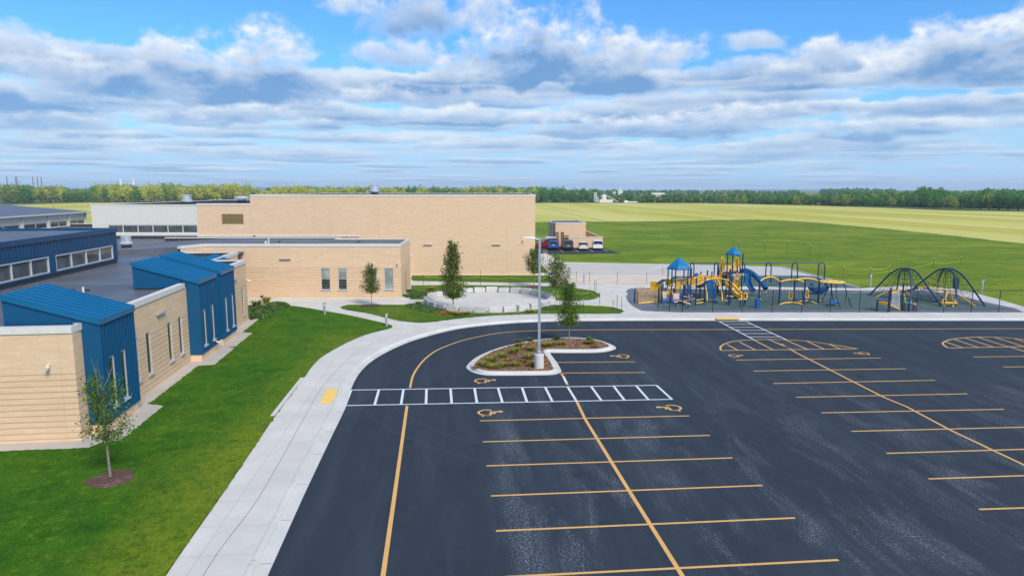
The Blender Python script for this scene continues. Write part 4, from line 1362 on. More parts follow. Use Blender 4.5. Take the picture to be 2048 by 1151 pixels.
camera_unit(WP(-14.75, -1.05, 3.75), (nA[0], nA[1], 0))
camera_unit(WP(14.1, 0, 3.7), (nB[0], nB[1], 0))
camera_unit(WP(2.3, .76, .95), (nB[0], nB[1], 0))
x, z = XZ(796, 524, 71)
camera_unit((x, 71, z), (0, -1, 0))
camera_unit((FX1 - .1, 77.5, 4.05), (1, 0, 0))
x, z = XZ(1046, 479, 90)
camera_unit((x, 90, z), (0, -1, 0))
x, z = XZ(524.5, 593.5, 71)
MB().lathe([(.14, 0), (.14, .16), (.05, .18)], (x, 70.95, z), 12).build('hose_bib', 'dark', school)

# ---- brick yard enclosure by the back car park
en = thing('brick_enclosure', 'small flat-topped tan brick outbuilding with low walled yard behind parked cars', 'outbuilding', (10.4, 136, 0), world=True)
eb = MB()
x0, x1 = AT(1102, 480, 138).x, AT(1171, 480, 138).x
zt = XZ(1130, 445, 138)[1]
eb.prism([(x0, 140.5), (x0 + .9, 138), (x1, 138), (x1 - .6, 149), (x0, 149)], -.05, zt - .2)
eb.build('enclosure_wall', 'brick', en)
cp = MB()
cap(cp, [(x0 - .0, 149), (x0, 140.5), (x0 + .9, 138), (x1, 138), (x1 - .6, 149), (x0, 149)], zt, .35, .2)
cp.build('parapet_cap', 'white', en)
MB().poly([(x0 + .3, 140.6, zt - .18), (x0 + 1, 138.3, zt - .18), (x1 - .3, 138.3, zt - .18), (x1 - .8, 148.8, zt - .18), (x0 + .3, 148.8, zt - .18)]).build('flat_roof', 'roof', en)
lw = MB()
xa, xb = AT(1137, 490, 135).x, AT(1205.5, 490, 135).x
zl2 = XZ(1170, 474.5, 135)[1]
lw.prism([(xa, 135), (xb, 135), (xb, 135.3), (xa, 135.3)], -.05, zl2)
lw.hexa([(xb - .3, 135.3, 0), (xb, 135.3, 0), (x1 + .3, 150, 0), (x1, 150, 0)], [(xb - .3, 135.3, zl2), (xb, 135.3, zl2), (x1 + .3, 150, zl2 + 1.0), (x1, 150, zl2 + 1.0)])
lw.build('yard_wall', 'brick', en)
lc_ = MB().box(((xa + xb) / 2, 135.15, zl2 + .06), (xb - xa + .1, .42, .12))
lc_.build('yard_wall_cap', 'white', en)
MB().box((x0 + .35, 139.2, 2.4), (.08, .9, 2.3)).build('door', 'steel', en)
for px0, px1, ya in [(1111, 1117, 137), (1122, 1127, 136.4), (1128, 1137, 135.8)]:
    gm = MB()
    a, b = AT(px0, 480, ya).x, AT(px1, 480, ya).x
    zt2 = XZ(1115, 464 if px0 < 1125 else 470, ya)[1]
    for i in range(5):
        xx = a + (b - a) * i / 4
        gm.box((xx, ya, zt2 / 2), (.09, .09, zt2))
    gm.box(((a + b) / 2, ya, zt2 - .1), (b - a, .07, .1))
    gm.box(((a + b) / 2, ya, .3), (b - a, .07, .1))
    gm.box(((a + b) / 2, ya, zt2 * .5), (b - a, .05, zt2 * .55)) if px0 == 1128 else None
    gm.build('gate', 'black', en)

# ================================================================= VEGETATION
rng = np.random.default_rng(11)


def leaf_obj(name, pts, size, mat, parent=None, org=(0, 0, 0), aspect=1.7, droop=None, jitter=.4):
    """many small leaf-shaped faces at the given points"""
    pts = np.asarray(pts, float)
    n = len(pts)
    a = rng.normal(size=(n, 3))
    if droop is not None:
        a = a * (1 - droop[3]) + np.array(droop[:3]) * droop[3] * 2
    a /= np.linalg.norm(a, axis=1)[:, None]
    b = np.cross(a, rng.normal(size=(n, 3)))
    b /= np.linalg.norm(b, axis=1)[:, None]
    s = size * (1 + jitter * rng.uniform(-1, 1, n))[:, None]
    L, Wd = a * s * aspect * .5, b * s * .5
    v = np.stack([pts - L, pts - Wd * .9 - L * .1, pts + L, pts + Wd * .9 - L * .1], 1).reshape(-1, 3) - np.array(org)
    me = bpy.data.meshes.new(name)
    me.vertices.add(4 * n)
    me.vertices.foreach_set('co', v.ravel())
    me.loops.add(4 * n)
    me.loops.foreach_set('vertex_index', np.arange(4 * n, dtype=np.int32))
    me.polygons.add(n)
    me.polygons.foreach_set('loop_start', np.arange(0, 4 * n, 4, dtype=np.int32))
    me.polygons.foreach_set('loop_total', np.full(n, 4, np.int32))
    me.update(calc_edges=True)
    me.materials.append(M[mat])
    o = bpy.data.objects.new(name, me)
    COL.objects.link(o)
    if parent:
        o.parent = parent
    return o


def young_tree(loc, label, h, r, z_low, n, leaf, mat, prof, seed, name='young_tree', lean=(0, 0), bare=0.0, clumpy=1.0, trunk_r=.06, lime=0.0, bk='bark'):
    """tapered trunk, limbs growing up out of it, leaf clumps round the limbs"""
    rr = random.Random(seed)
    t = thing(name, label, 'tree', loc)
    tm = MB()
    top = Vector((lean[0], lean[1], h * .97))
    spine = [Vector((lean[0] * u * u + .03 * math.sin(5 * u + seed), lean[1] * u * u + .03 * math.cos(4 * u + seed), h * .97 * u)) for u in [i / 9 for i in range(10)]]
    tm.tube(spine, [trunk_r * (1 - .93 * i / 9) + .004 for i in range(10)], 8)
    lm = MB()
    pts, tips = [], []
    K = int(26 * clumpy)
    for i in range(K):
        u = z_low / h + (1 - z_low / h) * ((i + .5) / K) ** .95 * .97
        zb = max(z_low * .86, u * h - .28 * h * rr.uniform(.5, 1))
        k = min(9, max(0, zb / (h * .97) * 9))
        b0 = spine[int(k)].lerp(spine[min(9, int(k) + 1)], k - int(k))
        ang = i * 2.39996 + rr.uniform(-.5, .5)
        rad = r * prof(max(0.0, (u * h - z_low) / (h - z_low))) * rr.uniform(.62, 1.08)
        e = Vector((b0.x + math.cos(ang) * rad, b0.y + math.sin(ang) * rad, u * h + rr.uniform(-.1, .1)))
        m1 = b0.lerp(e, .5) + Vector((math.cos(ang), math.sin(ang), -.35)) * rad * .14
        lm.tube([b0, m1, e], [.022 * h / 5 * (1 - .5 * u), .014 * h / 5, .004], 5)
        if rr.random() < bare:
            for q in range(3):
                lm.tube([m1.lerp(e, q / 3), e + Vector((rr.uniform(-.2, .2), rr.uniform(-.2, .2), rr.uniform(.05, .35)))], [.008, .003], 4)
            continue
        tips.append((b0, m1, e, rad))
    for i in range(n):
        b0, m1, e, rad = tips[rr.randrange(len(tips))]
        u = rr.random() ** .6
        p = (b0.lerp(m1, u * 2) if u < .5 else m1.lerp(e, u * 2 - 1))
        sp = .045 * h / 5 + .17 * rad
        q = p + Vector((rr.gauss(0, sp), rr.gauss(0, sp), rr.gauss(0, sp * 1.15)))
        if q.z > z_low * .8:
            pts.append(q[:])
    tk = tm.build('trunk', bk, t, (0, 0, 0))
    lm.build('limbs', bk, tk, (0, 0, 0))
    nl = int(len(pts) * lime)
    cr = leaf_obj('crown', pts[nl:], leaf, mat, t)
    if nl:
        # sprays of younger yellow-green leaves low on the outside
        lp = [p for p in pts if (p[2] < z_low + .22 * (h - z_low) or p[0] < -.55 * r)]
        rr.shuffle(lp)
        leaf_obj('new_leaves', lp[:nl] or pts[:nl], leaf, 'leaf_lite', cr)
    return t


col_prof = lambda v: (min(1, (v / .16 + .25)) if v < .12 else 1.0 - .80 * ((v - .12) / .88) ** 1.35)
egg = lambda v: math.sin(math.pi * min(1, .16 + .80 * v)) ** .7


def mulch_ring(c, r, z, mat='mulch', lab=None, flat=1.0):
    mb = MB()
    n = 72
    ring = [(r * (1 + .10 * math.sin(3 * a + c[0]) + .05 * math.sin(11 * a)) * math.cos(a), r * flat * (1 + .07 * math.sin(5 * a + 1) + .04 * math.sin(13 * a)) * math.sin(a)) for a in [2 * math.pi * i / n for i in range(n)]]
    rows = [(1.0, -.004), (.93, .035), (.6, .06), (.2, .085)]
    vs = [(c[0] + x * k, c[1] + y * k, z + dz) for k, dz in rows for x, y in ring]
    fs = [(i * n + j, i * n + (j + 1) % n, (i + 1) * n + (j + 1) % n, (i + 1) * n + j) for i in range(len(rows) - 1) for j in range(n)]
    fs.append(tuple(range(3 * n, 4 * n)))
    mb.add(vs, fs)
    o = mb.build('mulch_ring', mat)
    return tag(o, kind='stuff')


c = G(222, 955, LW)
mulch_ring((c[0] + .05, c[1] - .05), .85, LW)
young_tree((*c, LW), 'young thin tree with pale trunk in a mulch ring on the front lawn', 4.55, .78, 1.75, 3000, .058, 'leaf', lambda v: .55 + .55 * math.sin(math.pi * min(1, v * .9 + .1)) if v < .95 else .3, 3, lean=(-.16, 0), bare=.28, trunk_r=.05, lime=.10)
c = G(743.5, 610, LW)
mulch_ring((c[0], c[1] - .4), 1.0, LW, 'soil', flat=1.1)
young_tree((*c, LW), 'small egg-crowned tree in front of the office block windows', 4.25, .88, 1.45, 3400, .075, 'leaf_b', lambda v: .35 + .75 * math.sin(math.pi * (v * .8 + .2)), 5, trunk_r=.035)
c = G(906, 619, PV)
young_tree((*c, PV), 'tall dense columnar tree rising in front of the gym wall', 6.75, 1.32, 1.35, 6800, .095, 'leaf_b', col_prof, 8, trunk_r=.055, lime=.12, clumpy=1.7)
c = G(1067.5, 573, LW)
mulch_ring(c, 1.15, LW, 'mulch')
young_tree((*c, LW), 'narrow tree at the gym corner left of the lamp post', 4.6, .95, 1.9, 3200, .09, 'leaf_b', lambda v: .3 + .8 * math.sin(math.pi * (v * .78 + .2)), 13, trunk_r=.05)
c = G(1115, 600, LW)
young_tree((*c, LW), 'olive columnar tree behind the right end of the stone ring', 4.7, 1.1, 1.5, 4300, .085, 'leaf_b', lambda v: .35 + .7 * math.sin(math.pi * (v * .78 + .18)), 21, trunk_r=.05)
c = G(1138, 682, .13)
young_tree((*c, .13), 'leafy green tree planted in the kerbed island', 4.75, 1.08, 1.45, 5200, .07, 'leaf', lambda v: (1.0 - .72 * v) * min(1, .5 + v * 4), 34, trunk_r=.045, lime=.13, clumpy=1.4)


def tuft(name, label, cat, loc, r, h, n, mat, group, blades=True, seed=0):
    """grass clump of many bent blades, or a low leafy mound"""
    rr = random.Random(seed)
    if blades:
        mb = MB()
        for i in range(n):
            a, q = rr.uniform(0, 6.283), r * .35 * math.sqrt(rr.random())
            x, y = q * math.cos(a), q * math.sin(a)
            a2 = a + rr.uniform(-.6, .6)
            hh, sp = h * rr.uniform(.55, 1.1), r * rr.uniform(.3, 1.0)
            w = .018 + .012 * rr.random()
            px, py = -math.sin(a2) * w, math.cos(a2) * w
            mx, my, ex, ey = x + math.cos(a2) * sp * .35, y + math.sin(a2) * sp * .35, x + math.cos(a2) * sp, y + math.sin(a2) * sp
            mb.add([(x - px, y - py, 0), (x + px, y + py, 0), (mx + px, my + py, hh * .75), (mx - px, my - py, hh * .75), (ex, ey, hh * rr.uniform(.75, 1.0))], [(0, 1, 2, 3), (3, 2, 4)])
        o = mb.build(name, mat)
    else:
        pts = []
        for i in range(n):
            a, u = rr.uniform(0, 6.283), rr.random() ** .5
            z = h * math.sqrt(max(0, 1 - u * u)) * rr.uniform(.5, 1.05)
            pts.append((r * u * math.cos(a) * (1 + .2 * math.sin(3 * a + seed)), r * u * math.sin(a), max(.02, z)))
        o = leaf_obj(name, pts, .085 + .02 * r, mat)
    o.location = loc
    return tag(o, label, cat, group)


# island planting
ip = [  # px, py, r, h, material, label
    (966, 731, .75, .55, 'grassy', 'yellow-green grass clump at the far left tip of the island'), (982, 722, .85, .6, 'grassy', 'large grass clump at the left side of the island behind the tip'),
    (1003, 714, .8, .5, 'grassy', 'grass clump midway along the left curb of the island'), (986, 736, .8, .5, 'grassy', 'sprawling grass clump by the front curb of the island'),
    (1006, 733, .7, .55, 'grassy', 'grass clump in front middle of the island'), (1028, 706, .85, .7, 'grassy', 'upright bushy clump behind the lamp base on its left'),
    (1030, 731, .75, .45, 'grassy', 'flat spreading clump left of the concrete lamp base'), (1058, 718, .7, .65, 'grassy', 'tall clump directly beside the concrete lamp base'),
    (1061, 701, .6, .55, 'grassy', 'clump behind the lamp post near the island centre'), (1062, 732, .55, .45, 'grassy', 'small clump touching the left foot of the lamp base'),
    (1038, 692, .6, .5, 'grassy', 'pale clump near the back curb left of the lamp post'), (1092, 692, .75, .5, 'grassy', 'clump right of the lamp post along the back of the island'),
    (1103, 690, .75, .45, 'grassy', 'low green clump left of the island tree'), (1123, 689, .6, .45, 'grassy', 'olive clump just left of the island tree trunk'),
    (1178, 687, .8, .55, 'grassy', 'clump right of the island tree'), (1180, 681, .6, .5, 'gcover', 'dark green clump on the back curb right of the island tree'),
    (1036, 685, .5, .5, 'gcover', 'dark green tuft on the back curb at the left'), (1060, 682, .5, .5, 'gcover', 'dark green tuft on the back curb behind the lamp post'), (1114, 678.5, .5, .5, 'gcover', 'dark green tuft on the back curb left of the tree'),
    (1046, 724, .6, .35, 'russet', 'dry russet clump between the lamp base and the left curb'), (1018, 722, .6, .35, 'russet', 'dry russet clump in the middle of the island'), (1046, 698, .6, .35, 'russet', 'dry tan clump behind the island middle'), (1190, 694, .5, .3, 'russet', 'thin dry clump near the right tip of the island'), (952, 736, .5, .3, 'russet', 'thin dry clump by the rounded left curb of the island')]
for i, (px, py, r, h, mt, lab) in enumerate(ip):
    tuft('grass_clump', lab, 'grass clump', (*G(px, py, .135), .125), r * .78, h * .62, 95 if mt != 'russet' else 60, mt, 'planting in the kerbed island', True, i)
# scattered leaf litter / low dry stems over the mulch
pts = []
for i in range(2600):
    px, py = random.uniform(945, 1222), random.uniform(678, 748)
    x, y = G(px, py, .135)
    pts.append((x, y, .15 + .03 * random.random()))
inside = offset_path(OUT, .56, True)


def in_poly(p, poly):
    c_ = False
    j = len(poly) - 1
    for i in range(len(poly)):
        a, b = poly[i], poly[j]
        if (a[1] > p[1]) != (b[1] > p[1]) and p[0] < (b[0] - a[0]) * (p[1] - a[1]) / (b[1] - a[1]) + a[0]:
            c_ = not c_
        j = i
    return c_


tag(leaf_obj('leaf_litter', [p for p in pts if in_poly(p, inside)], .11, 'russet'), kind='stuff')

# beds round the stone ring and by the wing
beds = [
    (826, 592, 1.1, .6, 'gcover', 'dark low shrub at the corner of the office block beside the ring'), (840, 588, 1.1, .5, 'gcover', 'dark spreading shrub in the bed behind the left of the ring'), (858, 586, 1.0, .5, 'gcover', 'dark shrub behind the left seat stones'),
    (862, 579, .7, .5, 'straw', 'straw-coloured grass tuft behind the left of the ring'), (820, 583, .9, .5, 'gcover', 'green shrub on the lawn edge next to the office block end wall'),
    (845, 616, 1.2, .35, 'gcover', 'low green shrub in front of the left seat stones'), (868, 621, 1.2, .35, 'gcover', 'low green shrub in front of the ring, left of the tall tree'), (828, 611, .9, .4, 'gcover', 'grey-green shrub at the left end of the front bed'), (838, 609, .6, .45, 'grassy', 'spiky grass by the path at the left end of the front bed'),
    (890, 626, 1.0, .35, 'russet', 'russet low plant left of the tall tree trunk'), (908, 628, .6, .45, 'straw', 'straw tuft by the tall tree trunk'), (919, 630, .7, .5, 'straw', 'bright straw tuft right of the tall tree trunk'), (934, 628, .6, .4, 'straw', 'small straw tuft in front of the ring'),
    (1060, 624, .7, .4, 'straw', 'straw tuft near the front right seat stones'), (1100, 617, .9, .4, 'gcover', 'green shrub at the right end of the front bed'), (1112, 614, .8, .35, 'gcover', 'green shrub by the right gap of the ring'),
    (508, 627, 1.1, .6, 'gcover', 'dark rounded shrub at the foot of the wing end'), (522, 633, 1.2, .6, 'gcover', 'low shrub at the lawn edge by the wing end'), (537, 619, 1.1, .55, 'gcover', 'broad dark shrub in the bed at the path corner'), (553, 614, 1.1, .55, 'gcover', 'broad dark juniper at the path end of the bed'), (513, 611, 1.0, .8, 'grassy', 'light green bush against the office block wall'), (533, 606, .8, .9, 'grassy', 'thin reddish young bush by the office block wall')]
for i, (px, py, r, h, mt, lab) in enumerate(beds):
    bl = mt in ('straw', 'grassy')
    tuft('grass_tuft' if bl else 'low_shrub', lab, 'grass tuft' if bl else 'shrub', (*G(px, py, LW), LW - .02), r * (.85 if bl else 1), h * (.8 if bl or px > 580 else 1) * (.6 if not bl and px > 580 else 1), 150 if bl else int(900 * r), mt, 'bed planting by the school', bl, 50 + i)
bed = GP([(500, 640), (526, 634), (560, 617), (575, 611), (548, 607), (500, 612)], LW)
struct('planting_bed', MB().poly([(x, y, LW + .012) for x, y in bed]), 'soil')

# ---- seat stones
nst = 29
k = 0
front_i = back_i = 0
order = []
for i in range(nst):
    a = -90 + 360 * (i + .5) / nst
    aa = a % 360
    if min(abs(aa - 0), abs(aa - 360)) < 9 or abs(aa - 180) < 9:
        continue
    order.append(aa)
front = sorted([a for a in order if a > 180])
backs = sorted([a for a in order if a < 180], reverse=True)
for rowname, row in (('front', front), ('back', backs)):
    for i, aa in enumerate(row):
        rr = random.Random(int(aa * 10))
        t_ = Vector((-math.sin(R(aa)), math.cos(R(aa)), 0))
        mb = MB()
        L, D, Hh = rr.uniform(1.08, 1.24), rr.uniform(.55, .66), rr.uniform(.52, .62)
        mb.box((0, 0, Hh / 2), (L, D, Hh))
        o = mb.build('seat_stone', 'stone', bevel=.05)
        me = o.data
        for v in me.vertices:                       # rough-split faces
            v.co += Vector((rr.uniform(-.025, .025), rr.uniform(-.03, .03), rr.uniform(-.02, .02) if v.co.z > .1 else 0))
        o.location = (RC[0] + RR * math.cos(R(aa)), RC[1] + RR * math.sin(R(aa)), PV - .01)
        o.rotation_euler = (0, 0, R(aa + 90 + rr.uniform(-4, 4)))
        tag(o, f'pale limestone seat block, {ordinal(i)} from the left in the {rowname} arc of the ring', 'stone block', 'limestone seat blocks in a ring')

# ================================================================= STREET FURNITURE
lx, ly = G(1078, 735, .13)
lamp = thing('street_lamp', 'tall grey twin-arm lamp post on a round concrete base in the kerbed island', 'street lamp', (lx, ly, .10))
MB().lathe([(.31, 0), (.31, .92), (.28, .96)], n=28).build('concrete_base', 'kerbc', lamp)
MB().box((0, 0, .98), (.36, .36, .05)).lathe([(.16, 1.0), (.15, 1.12), (.11, 1.16)], n=16).build('base_plate', 'steel', lamp)
pm = MB()
pm.hexa([(-.085, -.085, 1.0), (.085, -.085, 1.0), (.085, .085, 1.0), (-.085, .085, 1.0)], [(-.062, -.062, 8.35), (.062, -.062, 8.35), (.062, .062, 8.35), (-.062, .062, 8.35)])
pm.build('pole', 'steel', lamp)
for s_ in (-1, 1):
    am = MB().tube([(s_ * .05, 0, 8.20), (s_ * .28, 0, 8.30), (s_ * .42, 0, 8.33)], .035, 8)
    am.build('arm', 'steel', lamp)
    hm = MB()
    hm.hexa([(s_ * .38, -.10, 8.31), (s_ * 1.02, -.15, 8.33), (s_ * 1.02, .15, 8.33), (s_ * .38, .10, 8.31)], [(s_ * .38, -.07, 8.40), (s_ * 1.0, -.11, 8.385), (s_ * 1.0, .11, 8.385), (s_ * .38, .07, 8.40)])
    hd = hm.build('lamp_head', 'steel', lamp)
    MB().box((s_ * .78, 0, 8.322), (.36, .18, .012)).build('lens', 'lens', hd)


def bollard(px, py, z, label, h=1.05, mt='steel'):
    t = thing('bollard_light', label, 'bollard light', (*G(px, py, z), z), group='grey bollard lights along the walks')
    MB().lathe([(.10, 0), (.10, h * .82), (.095, h * .83)], n=14).build('post', mt, t)
    MB().lathe([(.08, h * .83), (.08, h * .93)], n=14).build('lens', 'lens', t)
    m = MB().lathe([(.11, h * .93), (.11, h), (.09, h + .015)], n=14)
    m.box((.10, 0, h * .97), (.16, .18, h * .07))
    m.build('head', mt, t)


bollard(649.5, 628, LW, 'grey bollard light at the lawn edge under the office block wall')
bollard(773, 652, LW, 'grey bollard light at the tip of the front lawn')
bollard(1168, 566, PV, 'pale bollard light at the front edge of the tan pad', 1.15)
bollard(1740, 574, PV, 'pale bollard light on the grass edge left of the net climbers', 1.5)
bollard(1963, 587, PV, 'pale bollard light by the walk right of the net climbers', 1.5)
t = thing('litter_bin', 'green dome-topped litter bin behind the right net climber', 'litter bin', (*G(1911, 577, PV), PV))
MB().lathe([(.28, 0), (.34, .85)], n=18).build('bin_body', 'stake', t)
MB().lathe([(.37, .86), (.37, .98), (.30, 1.25), (.12, 1.38)], n=18).build('bin_lid', 'stake', t)

# ---- stakes with sagging rope
stake_proto = None


def stake(px, py, z, label, h=1.25, group='green stakes holding the yellow rope', white=True):
    global stake_proto
    if stake_proto is None:
        t = thing('stake', label, 'stake', (*G(px, py, z), z), group=group)
        MB().box((0, 0, .58), (.04, .03, 1.16)).build('post', 'stake', t)
        MB().box((0, 0, 1.20), (.045, .04, .10)).build('tip', 'tip', t)
        stake_proto = t
        t.scale = (1, 1, h / 1.25)
        return t
    return copy_tree(stake_proto, (*G(px, py, z), z), 0, (1, 1, h / 1.25), label)


def rope(name, pts, label, mat='yrope', sag=.16, r=.014):
    mb = MB()
    for a, b in zip(pts, pts[1:]):
        a, b = Vector(a), Vector(b)
        mb.tube([a.lerp(b, i / 6) - Vector((0, 0, sag * 4 * (i / 6) * (1 - i / 6))) for i in range(7)], r, 4, cap=False)
    tag(mb.build(name, mat), label, 'rope')


gymst = [(847, 569), (961, 571), (1019, 572), (1098, 571), (1115, 569.5)]
names = ['first', 'second', 'third', 'fourth', 'fifth', 'sixth', 'seventh', 'eighth', 'ninth', 'tenth', 'eleventh', 'twelfth']
for i, q in enumerate(gymst):
    stake(*q, PV, f'green stake with white tip, {names[i]} from the left on the strip below the gym wall', 1.4 if i != 1 else 2.1)
rope('rope', [(*G(*q, PV), PV + 1.0) for q in gymst], 'yellow rope slung along the grass strip below the gym wall')
isl = [(1099, 600), (1107, 607.5), (1157, 600.5), (1180, 598), (1199, 609)]
for i, q in enumerate(isl):
    stake(*q, PV, f'green stake, {names[i]} from the left round the back island lawn right of the ring', 1.25 + .2 * (i in (3, 4)))
rope('rope', [(*G(*q, PV), PV + .8) for q in isl], 'yellow rope round the back island lawn right of the ring')
fr_ = [(1167, 626), (1226, 625.5), (1243, 618.5)]
for i, q in enumerate(fr_):
    stake(*q, PV, f'green stake, {names[i]} from the left on the right tip of the front island lawn', 1.3)
rope('rope', [(*G(*q, PV), PV + .85) for q in fr_], 'yellow rope across the right tip of the front island lawn')
for i, (q, lab) in enumerate([((1179, 566), 'tall stake in the paving at the front right corner of the tan pad'), ((1192, 585), 'tall white-tipped stake at the right tip of the back island lawn'), ((1189, 583), 'thin stake beside the white-tipped one at the back island lawn tip'), ((1234, 617), 'thin grey stake at the right tip of the front island lawn')]):
    stake(*q, PV, lab, 1.5)
tanp = [(1152.5, 565.5), (1234.5, 567.5), (1293, 567.5)]
for i, q in enumerate(tanp):
    stake(*q, PV, f'thin post, {names[i]} from the left on the front edge of the tan pad', 1.6)
rope('rope', [(*G(*q, PV), PV + 1.5) for q in tanp + [(1325, 551)]], 'pale rope strung along the tan pad', 'wrope', .03, .012)
stake(1325, 551, PV, 'leaning post at the right rear corner of the tan pad', 1.3)
for i, q in enumerate([(1087, 521), (1095, 523), (1104, 523), (1091, 536), (1136, 552), (1140, 553)]):
    stake(*q, PV if i < 4 else PV, f'green stake, {names[i]} from the left beside the walk to the back car park', 1.3)
far1 = [(1643, 548), (1686, 555), (1739, 557), (1778, 553), (1866, 536), (1920, 532)]
for i, q in enumerate(far1):
    stake(*q, 0, f'green stake with white tip, {names[i]} from the left on the sports lawn behind the climbers', 1.5)
rope('rope', [(*G(*q, 0), 1.3) for q in far1[:4]], 'upper yellow rope across the sports lawn behind the climbers')
rope('rope', [(*G(*q, 0), .75) for q in far1], 'lower yellow rope across the sports lawn behind the climbers')
far2 = [(1477, 503), (1529, 502), (1574, 504), (1619, 512)]
for i, q in enumerate(far2):
    stake(*q, 0, f'distant dark stake, {names[i]} from the left on the sports lawn behind the tall play tower', 2.0)

# ---- chain-link fence
ft = thing('chain_link_fence', 'long black chain-link fence between the playground and the walk', 'fence', (30, 63, PV), world=True)
fp = [(1315.5, 621.3), (1338.5, 623.5), (1364.5, 624.5), (1425, 624.5), (1484, 624.5), (1544, 624.5), (1603, 624.5), (1660, 624.5), (1718, 624.5), (1775.5, 624.5), (1832, 624.5), (1887, 624.5), (1942, 624.5), (1997, 624.5), (2050, 624.5), (2105, 624.5)]
FH = 2.05
fpts = [G(x, y, PV) for x, y in fp]
for i, (x, y) in enumerate(fpts):
    MB().tube([(x, y, PV - .05), (x, y, PV + FH + .03)], .042 if i in (2, 9) else .032, 8).build('fence_post', 'black', ft)
rail = MB()
rail.tube([(x, y, PV + FH) for x, y in fpts], .026, 6)
rail.build('top_rail', 'black', ft)
mesh = MB()
for (xa, ya), (xb, yb) in zip(fpts, fpts[1:]):
    L = math.hypot(xb - xa, yb - ya)
    P = lambda u, z: (xa + (xb - xa) * u / L, ya + (yb - ya) * u / L, PV + z)
    st = .14
    k = -FH
    while k < L:
        for sgn in (1, -1):
            u0, z0, u1, z1 = (k, .05, k + FH, FH - .02) if sgn > 0 else (k, FH - .02, k + FH, .05)
            if u0 < 0:
                z0 += (z1 - z0) * (-u0) / (u1 - u0)
                u0 = 0
            if u1 > L:
                z1 = z0 + (z1 - z0) * (L - u0) / (u1 - u0)
                u1 = L
            if u1 - u0 > .02:
                a, b = Vector(P(u0, z0)), Vector(P(u1, z1))
                w = Vector((0, 0, .003))
                mesh.add([a - w, b - w, b + w, a + w], [(0, 1, 2, 3)])
        k += st
mesh.build('wire_mesh', 'black', ft)

# ================================================================= CARS
def wheel(t, x, y, r=.34, w=.22):
    m = MB()
    m.tube([(x - w / 2, y, r), (x - w / 2 + .03, y, r), (x + w / 2 - .03, y, r), (x + w / 2, y, r)], [r - .03, r, r, r - .03], 20)
    o = m.build('wheel', 'rubber', t, (0, 0, 0))
    q = MB()
    s_ = 1 if x > 0 else -1
    q.tube([(x + s_ * (w / 2 - .02), y, r), (x + s_ * (w / 2 + .012), y, r)], [r * .66, r * .6], 14)
    q.build('rim', 'rim', o, (0, 0, 0))


